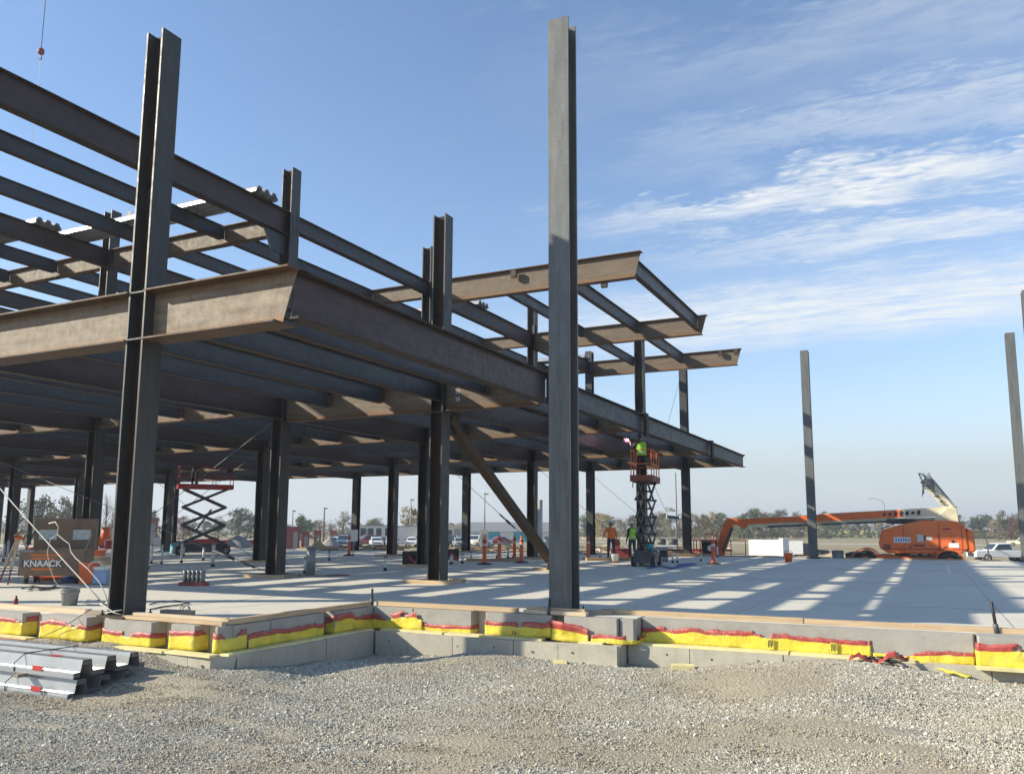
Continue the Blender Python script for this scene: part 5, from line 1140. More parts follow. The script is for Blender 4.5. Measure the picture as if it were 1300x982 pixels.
q = gp(256, 704); s1 = scissor('scissor_lift', 'red topped scissor lift raised under the beams left of centre', (q.x, q.y, 0), rzL + .12, 2.75, 1.15, 3, .62, 3.48, 'dark_metal', .24, .12, 'dark_red', 1.05, 'red')
s1.scale = (1, 1, 1)
zt1 = 3.48 + .15
d1 = Matrix.Rotation(rzL + .12, 3, 'Z')
pp = Vector((q.x, q.y, zt1)) + d1 @ Vector((-.55, .1, 0)); person('worker in dark clothes standing on the red scissor lift close under the beams', 0, 0, rzL + 2.6, ('dark_cloth', 'dark_cloth'), 'work', loc=pp, hat='grey_hat', scale=.95)
LY = 32.3; LX = atY(821, 700, LY).x; q = gp(820, 712); rz2 = rad(107.4 - 9)
s2 = scissor('scissor_lift', 'narrow scissor lift carrying the welder up to the beams', (LX, LY, 0), rz2, 2.1, 0.86, 4, .55, 3.26, 'grey_metal', .2, .09, 'orange', 1.1, 'red_iron', True)
d2 = Matrix.Rotation(rz2, 3, 'Z'); wl0 = Vector((LX, LY, 3.41)) + d2 @ Vector((-.35, .08, 0))
wp = person('welder in a lime green vest and dark trousers welding a beam from the lift platform', 0, 0, _a - .15 + .25, ('dark_cloth', 'dark_cloth'), 'weld', loc=wl0, hat='black', vest='hivis_green')
tq = thing('welding_torch', 'welding torch with a glaring pink and white arc held up by the welder', 'welding torch', wl0 + Matrix.Rotation(_a + .1, 3, 'Z') @ Vector((-.38, .30, 1.46)))
MB().tube([(0.06, -.06, -.08), (0, 0, 0), (-.06, .06, .06)], .014, 7).build('handle', 'black', tq); MB().lathe([(.004, -.045), (.03, -.03), (.045, 0), (.03, .03), (.004, .045)], 12, (-.12, -.02, .14)).build('arc', 'arc_light', tq)
spk = MB()
for k in range(9):
    a = k * .7; spk.tube([(-.12, -.02, .14), (-.12 + .16 * math.cos(a), -.04, .14 + .13 * math.sin(a))], [.014, .003], 5)
spk.build('sparks', 'arc_glow', tq)
al = bpy.data.lights.new('arc_lamp', 'POINT'); al.energy = 3; al.color = (1, .45, .6); al.shadow_soft_size = .05; alo = link('arc_lamp', al, tq, (-.12, -.05, .06))
ln = MB().tube([(0, 0, 0), (0.1, .1, -.9), (.02, .15, -1.8)], .02, 6)
ln.build('cable', 'black', tq)
# tools by the lift
tb = thing('red_toolbox', 'dark red tool box on the slab between the two standing workers', 'toolbox', at_site(789, 708), rad(15)); MB().box(-.5, .5, -.2, .2, .01, .42).build('box', 'dark_red', tb); MB().box(-.51, .51, -.21, .21, .423, .47).build('lid', 'dark_red', tb); MB().tube([(-.15, 0, .47), (-.12, 0, .56), (.12, 0, .56), (.15, 0, .47)], .015, 6).build('handle', 'black', tb)
gb2 = thing('teal_bag', 'teal bag hanging over the base of the lift with the welder', 'bag', (s2.location.x + .25, s2.location.y - .35, .56)); MB().lathe([(.04, 0), (.12, .02), (.15, .13), (.11, .26), (.05, .31), (.02, .32)], 14).build('bag', 'teal', gb2); MB().tube([(-.05, 0, .30), (-.04, 0, .42), (.04, 0, .42), (.05, 0, .30)], .011, 6).build('strap', 'black', gb2)
wc = thing('white_pail', 'small white pail with a dark foot near the feet of the orange worker', 'pail', at_site(781, 714)); MB().lathe([(.14, .04), (.17, .36), (.18, .37), (.15, .37)], 14).build('pail', 'pvc', wc); MB().lathe([(.17, 0), (.17, .05), (.14, .06)], 14).build('foot', 'dark_red', wc)
gc = thing('gas_cart', 'red and white hose reel cart standing beside the orange worker', 'cart', at_site(783, 707)); MB().box(-.15, .15, -.1, .1, .05, .5).build('body', 'red', gc); MB().lathe([(.2, -.08), (.23, 0), (.2, .08)], 14, (0, -.05, .72), 0, True, 'y').build('reel', 'red_film', gc); MB().tube([(-.12, .05, .45), (-.12, .05, 1.05), (.12, .05, 1.05), (.12, .05, .45)], .018, 6).build('handle', 'red', gc)
gr = thing('power_pack', 'grey welding power pack on the slab right of the scissor lift base', 'generator', at_site(838, 712), rad(20)); MB().box(-.35, .35, -.25, .25, .06, .62).build('housing', 'grey_metal', gr); MB().box(-.3, .3, -.256, -.251, .2, .5).build('grille', 'black', gr); MB().box(-.33, .33, -.22, .22, .0, .058).build('skid', 'dark_metal', gr)

# ------------------------------------------------------------------ boom lift
BD = 47.0
bo = far(1165, BD)
bl = thing('boom_lift', 'big orange boom lift beyond the slab with its long boom lowered to the left', 'boom lift', bo, math.atan2(RT.y, RT.x) - math.atan((1165 - CXP) / 1067))
K = 1067 * math.cos(0.44) / BD / 1.0
K = 22.6
def bl_(px, py): return ((px - 1165) / K, (718.5 - py) / K)
def sil(name, pts, y0, y1, mt, parent=bl, bev=0.0):
    o = MB().prism([bl_(*p_) for p_ in pts], 'y', y0, y1).build(name, mt, parent)
    if bev: b_ = o.modifiers.new('bevel', 'BEVEL'); b_.width = bev; b_.segments = 2; b_.limit_method = 'ANGLE'
    return o
sil('chassis', [(1098, 712), (1100, 703), (1112, 698), (1128, 697), (1150, 700), (1176, 700), (1186, 697), (1202, 698), (1214, 704), (1218, 713), (1205, 714), (1118, 714)], -.9, .9, 'orange', bl, .04)
for px in (1109, 1195):
    for sy in (-1, 1):
        x, z = bl_(px, 706); w_ = MB().lathe([(.30, -.2), (.52, -.19), (.56, -.1), (.56, .1), (.52, .19), (.30, .2)], 22, (x, sy * 1.12, .56), 0, True, 'y').build('wheel', 'rubber', bl); MB().lathe([(.1, -.225), (.28, -.205), (.28, .205), (.1, .225)], 16, (x, sy * 1.12, .56), 0, True, 'y').build('rim', 'orange', w_)
    x, z = bl_(px, 706); ar = MB()
    for k in range(12):
        a0, a1 = math.pi * k / 12, math.pi * (k + 1) / 12
        for sy in (-1, 1): ar.hexa([(x + .62 * math.cos(a0), sy * 1.14 - .22, .56 + .62 * math.sin(a0)), (x + .62 * math.cos(a0), sy * 1.14 + .22, .56 + .62 * math.sin(a0)), (x + .62 * math.cos(a1), sy * 1.14 + .22, .56 + .62 * math.sin(a1)), (x + .62 * math.cos(a1), sy * 1.14 - .22, .56 + .62 * math.sin(a1)), (x + .68 * math.cos(a0), sy * 1.14 - .22, .56 + .68 * math.sin(a0)), (x + .68 * math.cos(a0), sy * 1.14 + .22, .56 + .68 * math.sin(a0)), (x + .68 * math.cos(a1), sy * 1.14 + .22, .56 + .68 * math.sin(a1)), (x + .68 * math.cos(a1), sy * 1.14 - .22, .56 + .68 * math.sin(a1))])
    ar.build('wheel_arch', 'orange', bl)
sil('axle_bracket', [(1088, 711), (1087, 697), (1094, 695), (1104, 697), (1104, 711)], -.5, .5, 'dark_metal')
sil('turntable', [(1140, 700), (1140, 696.5), (1200, 696.5), (1200, 700)], -.75, .75, 'dark_metal')
hood = sil('hood', [(1124, 684), (1128, 670), (1152, 663), (1172, 659), (1203, 660), (1212, 664), (1214, 690), (1206, 696), (1133, 696), (1125, 690)], -1.05, 1.05, 'orange', bl, .05)
sil('counterweight', [(1213, 667), (1220, 671), (1221, 693), (1213, 695)], -1.0, 1.0, 'orange', bl, .08)
yf = -1.058
def patch(px0, px1, py0, py1, mt, name='decal', parent=hood, y=yf):
    (x0, z1), (x1, z0) = bl_(px0, py0), bl_(px1, py1); return MB().box(x0, x1, y - .004, y + .006, z0, z1).build(name, mt, parent)
patch(1140, 1157, 678, 684, 'white', 'sign')
for k in range(6): patch(1141.5 + 2.6 * k, 1143.2 + 2.6 * k, 679 + .4 * (k % 2), 683 - .5 * (k % 3 == 0), 'blue_ink', 'sign_mark', hood, yf - .006)
patch(1164, 1170, 675, 683, 'sticker'); patch(1171, 1172.5, 676, 681, 'ink'); patch(1173, 1179, 677.5, 681, 'white'); patch(1195, 1205, 684, 689, 'white'); patch(1198, 1201, 681, 684, 'ink'); patch(1185, 1185.5, 674, 692, 'dark_red', 'door_gap'); patch(1160, 1171, 686, 688, 'dark_red'); patch(1190, 1198, 668, 669.5, 'dark_red')
for k in range(5): patch(1129 + 1.6 * k, 1129.8 + 1.6 * k, 686, 692, 'black', 'vent_slot')
for px in (1150, 1186, 1208): patch(px, px + .5, 665, 695, 'dark_red', 'panel_seam')
patch(1126, 1213, 690.5, 691.2, 'dark_red', 'panel_seam')
for px in (1155, 1190): patch(px, px + 3, 688, 689.2, 'black', 'door_handle', hood, yf - .01)
MB().tube([bl_(1128, 690)[0:1] + (-1.1,) + bl_(1128, 668)[1:2], bl_(1150, 660)[0:1] + (-1.1,) + bl_(1150, 660)[1:2]], .02, 5).build('hand_rail', 'black', bl)
MB().hexa([(bl_(1127, 706)[0], -.912, bl_(0, 706)[1]), (bl_(1136, 706)[0], -.912, bl_(0, 706)[1]), (bl_(1136, 706)[0], -.904, bl_(0, 706)[1]), (bl_(1127, 706)[0], -.904, bl_(0, 706)[1]), (bl_(1127, 704)[0], -.912, bl_(0, 703.5)[1]), (bl_(1136, 704)[0], -.912, bl_(0, 703.5)[1]), (bl_(1136, 704)[0], -.904, bl_(0, 703.5)[1]), (bl_(1127, 704)[0], -.904, bl_(0, 703.5)[1])]).build('decal', 'white', bl)
for px0, px1 in ((1156, 1164), (1168, 1174), (1176, 1183), (1188, 1191)): patch(px0, px1, 695.8, 697.6, 'white', 'label_strip', bl, -.80)
sil('tower', [(1180, 664), (1184, 656), (1196, 645), (1206, 645), (1207, 664)], -.45, .45, 'cream', bl, .03)
sil('tower_pad', [(1133, 663), (1134, 657), (1182, 658), (1182, 663)], -.5, .5, 'black')
# boom in three sections that telescope, with a cream lower beam
def bm2(name, a, b_, w0, h, mt, y=0): 
    (x0, z0), (x1, z1) = bl_(*a), bl_(*b_); return MB().bar((x0, y, z0), (x1, y, z1), w0, h, 0, (0, 0, 1)).build(name, mt, bl)
bm2('boom_section', (1196, 649), (1060, 656), .46, .44, 'cream'); bm2('boom_section', (1150, 651.2), (1040, 657), .40, .36, 'orange', -.05); bm2('boom_section', (1040, 657), (960, 661), .34, .30, 'orange'); bm2('lower_beam', (1190, 657), (975, 665.5), .30, .16, 'cream'); bm2('cable_track', (1170, 659), (1000, 666.5), .12, .10, 'dark_metal', -.2)
for i, (px, h) in enumerate(((1131, 3.2), (1137, 3.4), (1143, 5), (1149, 5.4), (1155, 5.0), (1161, 3.4), (1167, 5.2))):
    (x0, z0) = bl_(px, 652.2 - (px - 1131) * .055); MB().hexa([(x0 - .09, -.262, z0 - h / 50), (x0 + .06, -.262, z0 - h / 50), (x0 + .06, -.256, z0 - h / 50), (x0 - .09, -.256, z0 - h / 50), (x0 - .05, -.262, z0 + h / 50), (x0 + .10, -.262, z0 + h / 50), (x0 + .10, -.256, z0 + h / 50), (x0 - .05, -.256, z0 + h / 50)]).build('boom_mark', 'ink', bl)
bm2('hinge_strap', (1206, 644), (1186, 655), .5, .07, 'black')
# raised upper mast
bm2('mast', (1200, 646), (1175, 612), .40, .50, 'cream'); bm2('mast_edge', (1203.5, 643), (1180, 608), .42, .10, 'grey_metal')
mh = MB(); random.seed(4)
for i in range(8):
    x0, z0 = bl_(1176 + random.uniform(-9, 6), 611 + random.uniform(-7, 5)); x1, z1 = bl_(1178 + random.uniform(-8, 8), 618 + random.uniform(-6, 12)); mh.tube([(x0, random.uniform(-.3, .3), z0), ((x0 + x1) / 2 + .1, -.3, (z0 + z1) / 2), (x1, random.uniform(-.3, .1), z1)], .035, 5)
mh.build('hose_bundle', 'grey_metal', bl)
for k in range(9):
    x0, z0 = bl_(1178 + k * 2.2, 617 + k * 3.0); MB().cbox((x0 - .1, -.252, z0), (.10 + .06 * (k % 3), .01, .07)).build('mast_decal', ('grey_plastic', 'ink')[k % 2], bl)
MB().tube([(bl_(1173, 617)[0], -.1, bl_(0, 617)[1]), (bl_(1172, 632)[0], -.1, bl_(0, 632)[1])], .02, 5).build('hanging_hook', 'dark_metal', bl)
# jib down to the basket
bm2('jib_head', (962, 660), (974, 666), .5, .34, 'orange'); bm2('jib_head', (950, 659), (964, 660), .44, .30, 'orange'); bm2('jib', (953, 660), (938, 702), .40, .52, 'orange'); bm2('jib_cylinder', (957, 668), (944, 698), .12, .14, 'dark_metal', -.28)
# basket
bk_ = MB()
x0, z1 = bl_(904, 683); x1, z0 = bl_(938, 708)
for yy in (-.45, .45):
    for zz_ in (z0, z0 + .5, z1): bk_.bar((x0, yy, zz_), (x1, yy, zz_), .05, .05)
    for k in range(5): x = x0 + (x1 - x0) * k / 4; bk_.bar((x, yy, z0), (x, yy, z1), .045, .045, 0, (1, 0, 0))
for x in (x0, x1):
    for zz_ in (z0, z0 + .5, z1): bk_.bar((x, -.45, zz_), (x, .45, zz_), .05, .05)
bk_.box(x0, x1, -.45, .45, z0 - .06, z0 - .03)
bk2 = bk_.build('basket', 'red', bl)
MB().hexa([(bl_(921, 0)[0], -.50, bl_(0, 700)[1]), (bl_(935, 0)[0], -.50, bl_(0, 700)[1]), (bl_(935, 0)[0], -.46, bl_(0, 700)[1]), (bl_(921, 0)[0], -.46, bl_(0, 700)[1]), (bl_(919, 0)[0], -.50, bl_(0, 684)[1]), (bl_(938, 0)[0], -.50, bl_(0, 684)[1]), (bl_(938, 0)[0], -.46, bl_(0, 684)[1]), (bl_(919, 0)[0], -.46, bl_(0, 684)[1])]).build('control_panel', 'black', bk2)
MB().lathe([(.16, -.02), (.16, .02)], 14, (bl_(930, 692)[0], -.53, bl_(0, 693)[1]), 0, True, 'y').build('round_sticker', 'white', bk2)
MB().box(bl_(932, 0)[0], bl_(944, 0)[0], -.4, .2, bl_(0, 706)[1], bl_(0, 697)[1]).build('cover', 'orange_plastic', bk2); MB().tube([(bl_(920, 0)[0], .3, bl_(0, 684)[1]), (bl_(920, 0)[0], .3, bl_(0, 676)[1]), (bl_(935, 0)[0], .3, bl_(0, 676)[1]), (bl_(935, 0)[0], .3, bl_(0, 684)[1])], .03, 6).build('roll_bar', 'red', bk2)

# ------------------------------------------------------------------ white foam blocks and other stock beyond the slab
fb = far(976, 49); rzb = math.atan2(RT.y, RT.x) - math.atan((976 - CXP) / 1067)
FG = 'white foam blocks stacked beyond the slab'
def facing(px): return math.atan2(RT.y, RT.x) - math.atan((px - CXP) / 1067)
fo1 = thing('foam_block', 'big white foam block stacked beyond the slab left of the dark column', 'foam block', far(975, 58, -.27), facing(975) - .35, FG); fo1.scale = (1.2, 1.2, 1.2)
MB().box(-.98, .72, -.4, .5, 0.02, .86).build('block', 'foam', fo1); MB().box(.722, .95, -.43, .53, 0.0, .96).build('end_cap', 'white', fo1)
for px, w_, h_, lb in ((1003, .9, 1.02, 'white board standing behind the big foam block'), (1011, .75, 1.05, 'small square white board right of the big foam block')): tag(MB().box(-w_ / 2, w_ / 2, -.03, .03, .75, .75 + h_ * .85).build('foam_board', 'foam', None, far(px, 60), facing(px)), lb, 'foam board', FG)
bs_ = thing('timber_bearer', 'dark timber bearers carrying the white foam block', 'timber', far(976, 58), facing(975) - .35)
for x in (-.8, 0, .8): MB().box(x - .08, x + .08, -.6, .7, 0, .40).build('bearer', 'lumber_grey', bs_)
MB().box(-1.3, 1.4, -.55, -.4, .402, .575).build('rail', 'dark_metal', bs_); MB().box(-1.3, 1.4, .4, .55, .402, .575).build('rail', 'dark_metal', bs_)
for px, w_, lb in ((862, 2.4, 'tan plywood panel on edge beyond the slab right of the scissor lift'), (885, .8, 'narrow tan plywood panel behind the column right of the scissor lift'), (898, 1.25, 'tan plywood panel left of the lone orange post')): tag(MB().box(-w_ / 2, w_ / 2, -.02, .02, 0.35, 1.02).build('plywood_panel', 'plywood', None, far(px, 50), facing(px)), lb, 'plywood', 'plywood panels beyond the slab')
rr = thing('red_rail', 'red tubular guard rail beyond the slab behind the lone orange post', 'guard rail', far(918, 49), facing(918)); rm = MB()
for x in (-1.2, -.4, .4, 1.2): rm.bar((x, 0, 0), (x, 0, 1.55), .05, .05, 0, (1, 0, 0))
for z in (.8, 1.55): rm.bar((-1.2, 0, z), (1.2, 0, z), .05, .05)
rm.build('rail', 'red', rr)
tag(MB().bar((-1.9, 0, .98), (2.5, 0, .98), .08, .10).build('steel_rail', 'red_iron', None, far(872, 49.6), facing(872)), 'long rusty rail lying on the plywood panels beyond the slab', 'steel bar')
gbn = thing('grey_bin', 'grey drum standing at the far slab edge right of the dark column', 'drum', (*gp(1062, 712)[:2], 0.0)); gbn.location = far(1062, 46.2, -.3); MB().lathe([(.27, 0), (.29, .1), (.28, .3), (.3, .32), (.28, .35), (.29, .62), (.31, .64), (.27, .66)], 16).build('drum', 'grey_metal', gbn); MB().lathe([(.29, .662), (.29, .68), (.05, .69)], 16).build('lid', 'dark_metal', gbn)
rk = thing('pipe_rack', 'low rack of dark pipes right of the dark distant column', 'rack', far(1040, 47), facing(1040)); 
for k in range(4): MB().tube([(-1.0, .12 * k, .55 + .05 * (k % 2)), (1.2, .12 * k, .55 + .05 * (k % 2))], .045, 7).build('pipe', 'dark_metal', rk)
for x in (-.8, 1.0): MB().box(x - .06, x + .06, -.1, .6, 0, .5).build('stand', 'lumber_grey', rk)
sk_ = thing('wood_stake', 'pale wooden survey stake leaning beyond the slab in front of the pickup', 'stake', far(1255, 46.5), 0); MB().bar((0, 0, 0), (-.14, 0, 2.0), .06, .035, 0, (0, 1, 0)).build('stake', 'lumber_pale', sk_); MB().bar((-.01, -.03, .02), (.03, -.03, .25), .05, .03, 0, (0, 1, 0)).build('peg', 'lumber_grey', sk_)
dbm = MB()
for i, px in enumerate((1042, 1140, 1240, 1285)): pass
for x0, x1 in ((-60, -31), (-29, -13), (-11, -4.5), (-4, 3), (5, 14)): tag(MB().box(x0, x1, 45.42, 45.54, -.2, .06 if x0 < -5 else .05).build('edge_form', 'lumber_grey' if x0 % 2 else 'lumber'), 'timber form board along the far edge of the slab, ' + {-60: 'at the far left', -29: 'left of the diagonal brace', -11: 'behind the workers', -4: 'below the boom lift', 5: 'beyond the right photo edge'}[x0], 'lumber', 'form boards on the far slab edge')
# ------------------------------------------------------------------ vehicles
def car(label, loc, rz, paint, kind='sedan', group='cars parked beyond the site'):
    t_ = thing('pickup_truck' if kind == 'pickup' else 'parked_car', label, 'pickup truck' if kind == 'pickup' else 'car', loc, rz, group)
    key = ('car', paint, kind)
    if key not in _cache:
        parts = []
        if kind == 'pickup':
            L_, W_, r = 5.7, 1.95, .40
            body = [(-2.85, .45), (-2.85, .98), (-2.75, 1.08), (-1.3, 1.14), (-.62, 1.12), (2.8, 1.10), (2.85, .55), (2.7, .45)]
            cab = [(-1.28, 1.13), (-.62, 1.78), (.55, 1.82), (.86, 1.12)]
            win = [(-1.05, 1.18), (-.56, 1.70), (.48, 1.73), (.70, 1.18)]; wx = (-1.75, 1.75)
        elif kind == 'suv':
            L_, W_, r = 4.7, 1.9, .37
            body = [(-2.35, .40), (-2.38, .85), (-2.2, .98), (-1.1, 1.06), (2.3, 1.06), (2.35, .5), (2.2, .38)]
            cab = [(-1.15, 1.05), (-.45, 1.66), (1.7, 1.68), (2.28, 1.05)]
            win = [(-.92, 1.09), (-.38, 1.59), (1.6, 1.60), (2.05, 1.09)]; wx = (-1.45, 1.4)
        else:
            L_, W_, r = 4.6, 1.8, .33
            body = [(-2.3, .34), (-2.33, .68), (-2.1, .80), (-1.0, .92), (1.6, .94), (2.25, .86), (2.3, .45), (2.15, .33)]
            cab = [(-1.05, .91), (-.3, 1.40), (.8, 1.42), (1.75, .93)]
            win = [(-.8, .95), (-.22, 1.34), (.74, 1.35), (1.42, .95)]; wx = (-1.42, 1.38)
        parts.append(('body', MB().prism(body, 'y', -W_ / 2, W_ / 2).mesh('body', paint), 1))
        ch_ = MB(); n = len(cab); i0 = [(x, -W_ / 2 + .06, z) for x, z in cab]; 
        def taper(pts, y, zlo, zhi): return [(x, (y - math.copysign(.16, y) * (z - zlo) / (zhi - zlo)), z) for x, z in pts]
        zl, zh = cab[0][1], max(z for x, z in cab)
        A_ = taper(cab, -W_ / 2 + .04, zl, zh); B_ = taper(cab, W_ / 2 - .04, zl, zh)
        ch_.add(A_ + B_, [(0, 1, 2, 3), (7, 6, 5, 4)] + [(i, 4 + i, 4 + (i + 1) % 4, (i + 1) % 4) for i in range(4)]); parts.append(('cabin', ch_.mesh('cabin', paint), 1))
        gl = MB()
        for sgn in (-1, 1):
            q_ = taper(win, sgn * (W_ / 2 - .03), zl, zh); md_ = (win[0][0] + win[3][0]) / 2
            gl.add(q_, [(0, 1, 2, 3) if sgn < 0 else (3, 2, 1, 0)])
        fx0, fx1 = cab[0], cab[1]; dx = .012
        gl.add([(fx0[0] - dx + .05, -W_ / 2 + .16, fx0[1] + .06), (fx0[0] - dx + .05, W_ / 2 - .16, fx0[1] + .06), (fx1[0] - dx - .05, W_ / 2 - .28, fx1[1] - .05), (fx1[0] - dx - .05, -W_ / 2 + .28, fx1[1] - .05)], [(0, 1, 2, 3)])
        b0, b1 = cab[3], cab[2]
        gl.add([(b0[0] + dx - .05, -W_ / 2 + .16, b0[1] + .06), (b0[0] + dx - .05, W_ / 2 - .16, b0[1] + .06), (b1[0] + dx + .05, W_ / 2 - .28, b1[1] - .05), (b1[0] + dx + .05, -W_ / 2 + .28, b1[1] - .05)], [(3, 2, 1, 0)])
        parts.append(('windows', gl.mesh('windows', 'glass'), 0))
        gr_ = MB(); gr_.box(-L_ / 2 - .03, -L_ / 2 + .02, -W_ * .3, W_ * .3, .52, .52 + (.36 if kind == 'pickup' else .16)); parts.append(('grille', gr_.mesh('grille', 'black'), 0))
        bp = MB(); bp.box(-L_ / 2 - .07, -L_ / 2 + .1, -W_ / 2 + .05, W_ / 2 - .05, .36, .50); bp.box(L_ / 2 - .1, L_ / 2 + .07, -W_ / 2 + .05, W_ / 2 - .05, .40, .54); parts.append(('bumper', bp.mesh('bumper', 'grey_metal' if kind == 'pickup' else paint), 0))
        for sgn in (-1, 1): parts.append(('headlight', MB().box(-L_ / 2 - .025, -L_ / 2 + .05, sgn * W_ * .4 - .15, sgn * W_ * .4 + .15, .68, .84).mesh('headlight', 'white_gloss'), 0))
        for x in wx:
            for sgn in (-1, 1): parts.append(('wheel', MB().lathe([(r * .6, -.11), (r, -.09), (r, .09), (r * .6, .11)], 16, (x, sgn * (W_ / 2 - .09), r), 0, True, 'y').lathe([(.05, -.13), (r * .55, -.112), (r * .55, .112), (.05, .13)], 12, (x, sgn * (W_ / 2 - .09), r), 1, True, 'y').mesh('wheel', ('rubber', 'grey_metal')), 0))
        if kind == 'pickup': parts.append(('bed_liner', MB().box(.95, 2.7, -W_ / 2 + .12, W_ / 2 - .12, 1.101, 1.112).mesh('bed_liner', 'black'), 0))
        for nm in (('mirror',)):
            mm_ = MB()
            for sgn in (-1, 1): mm_.cbox((cab[0][0] + .35, sgn * (W_ / 2 + .1), cab[0][1] + .12), (.12, .22, .16))
            parts.append((nm, mm_.mesh(nm, 'black'), 0))
        _cache[key] = parts
    for nm, me, bev in _cache[key]:
        o = link(nm, me, t_)
        if bev: b_ = o.modifiers.new('bevel', 'BEVEL'); b_.width = .07; b_.segments = 2; b_.limit_method = 'ANGLE'
    return t_
car('white pickup truck parked beyond the slab at the right, facing left', far(1268, 95), facing(1268) + rad(28), 'white_gloss', 'pickup')
car('cream sedan on the far road, cut by the right photo edge', far(1297, 162), facing(1296) + rad(3), 'car_cream', 'sedan')
car('white car half hidden behind the pickup at the right photo edge', far(1306, 98), facing(1304) + rad(20), 'white_gloss', 'sedan')
car('dark suv with its hatch up behind the white foam blocks', far(1019, 92), facing(1020) + rad(200), 'car_dark', 'suv')
for i, (px, dd, a, paint, kind, lb) in enumerate(((537, 96, 100, 'car_silver', 'suv', 'silver car parked before the white office trailer'), (546, 92, 70, 'car_blue', 'suv', 'pale blue car parked in front of the trailers left of the column pair'), (525, 98, 80, 'white_gloss', 'sedan', 'white car parked right of a dark column by the trailers'), (478, 97, 95, 'white_gloss', 'sedan', 'white car between the two dark columns left of centre'), (467, 100, 20, 'car_red', 'suv', 'dark red car in front of the white office trailer'), (487, 99, 70, 'car_dark', 'sedan', 'dark car beside the white one left of centre'),
        (573, 98, 80, 'car_dark', 'suv', 'dark car in front of the beige trailer'), (583, 95, 100, 'car_silver', 'sedan', 'silver car below the beige trailer'), (606, 92, 60, 'white_gloss', 'pickup', 'white truck parked in front of the grey roofed building'), (437, 96, 85, 'car_blue', 'suv', 'blue grey car behind the gravel pile left of centre'), (425, 99, 80, 'white_gloss', 'sedan', 'white car behind the gravel pile'),
        (316, 70, 110, 'white_gloss', 'pickup', 'white truck seen left of the chained column'), (632, 104, 30, 'car_red', 'sedan', 'red car behind the orange posts'), (497, 96, 95, 'car_silver', 'sedan', 'grey car half hidden by the dark column left of centre'), (560, 97, 75, 'white_gloss', 'sedan', 'white car right of the blue one'))):
    car(lb, far(px, dd + 29 if dd > 80 else 98), facing(px) + rad(a), paint, kind)
# ------------------------------------------------------------------ trailers and buildings far behind
def building(name, label, cat, px0, px1, dist, h, wall, roof, roof_h=.35, doors=(), wins=(), gable=False, depth=4.0, z=None):
    if dist < 200: k_ = (1.22 if dist > 90 else 1.5); dist *= k_; h *= k_; roof_h *= k_; doors = [(f, w_, hh * k_) for f, w_, hh in doors]; wins = [(f, w_, a * k_, b_ * k_) for f, w_, a, b_ in wins]
    p0, p1 = far(px0, dist, z), far(px1, dist, z); c_ = (p0 + p1) / 2; W_ = (p1 - p0).length; t_ = thing(name, label, cat, c_, facing((px0 + px1) / 2))
    MB().box(-W_ / 2, W_ / 2, 0, depth, .0, h).build('wall', wall, t_)
    if gable: MB().prism([(-.25, h), (depth / 2, h + roof_h), (depth + .25, h)], 'x', -W_ / 2 - .3, W_ / 2 + .3).build('roof', roof, t_)
    else: MB().box(-W_ / 2 - .1, W_ / 2 + .1, -.1, depth + .1, h + .002, h + roof_h).build('roof', roof, t_)
    for f, w_, hh in doors: x = -W_ / 2 + W_ * f; d_ = MB().box(x - w_ / 2, x + w_ / 2, -.05, .002, .05, hh).build('door', 'teal' if w_ > 2 else 'grey_metal', t_); MB().box(x + w_ * .3, x + w_ * .36, -.09, -.05, hh * .45, hh * .52).build('handle', 'dark_metal', d_)
    for f, w_, z0, z1 in wins:
        x = -W_ / 2 + W_ * f; fr = MB().box(x - w_ / 2 - .08, x + w_ / 2 + .08, -.04, .002, z0 - .08, z1 + .08).build('window', 'white', t_); MB().box(x - w_ / 2, x + w_ / 2, -.06, -.042, z0, z1).build('pane', 'glass', fr)
    return t_
TWN = [(f, .9, 1.1, 2.2) for f in (.12, .3, .48, .66, .86)]
building('office_trailer', 'long white office trailer with dark windows behind the parked cars', 'office trailer', 444, 500, 118, 2.5, 'trailer_white', 'roof_grey', .12, ((.39, 1.0, 2.1),), TWN)
building('office_trailer', 'white box trailer behind the silver and blue cars', 'office trailer', 502, 534, 118, 2.4, 'trailer_white', 'roof_grey', .12, (), ())
building('office_trailer', 'cream box trailer left of the inner column pair', 'office trailer', 535, 560, 117, 2.2, 'trailer_beige', 'trailer_white', .1, ((.5, 1.0, 2.0),), ((.2, .8, 1.1, 2.0),))
building('office_trailer', 'beige office trailer with one narrow door right of the inner columns', 'office trailer', 564, 591, 116, 2.5, 'trailer_beige', 'trailer_beige', .1, ((.62, 1.0, 2.1),), ((.25, .9, 1.2, 2.0),))
building('shed', 'long shed with a shallow grey roof and teal doors behind the orange posts', 'shed', 592, 698, 135, 1.7, 'trailer_white', 'roof_grey', 1.5, ((.30, 3.4, 1.6), (.72, 5.0, 1.65)), ((.12, 1.2, .7, 1.3),), True, 9.0)
building('cream_box', 'cream utility box standing right of the white truck', 'utility box', 610, 620, 96, 2.1, 'trailer_beige', 'trailer_white', .1, ((.5, .8, 1.7),), (), False, 2.0)
building('container', 'dark red steel container left of the red scissor lift', 'container', 185, 200, 74, 2.6, 'red_iron', 'red_iron', .05, ((.5, .9, 2.3),), (), False, 5.0)
building('container', 'dark red dumpster right of the chained column', 'container', 363, 381, 80, 1.9, 'dark_red', 'dark_red', .05, ((.7, .6, 1.5),), (), False, 3.0)
building('container', 'low dark red dumpster behind the gravel pile', 'container', 383, 393, 84, 1.35, 'dark_red', 'dark_red', .05, ((.6, .5, 1.0),), (), False, 3.0)
building('container', 'small red box left of the white sign', 'container', 399, 408, 84, 1.5, 'red_iron', 'red', .05, ((.6, .5, 1.1),), (), False, 2.0)
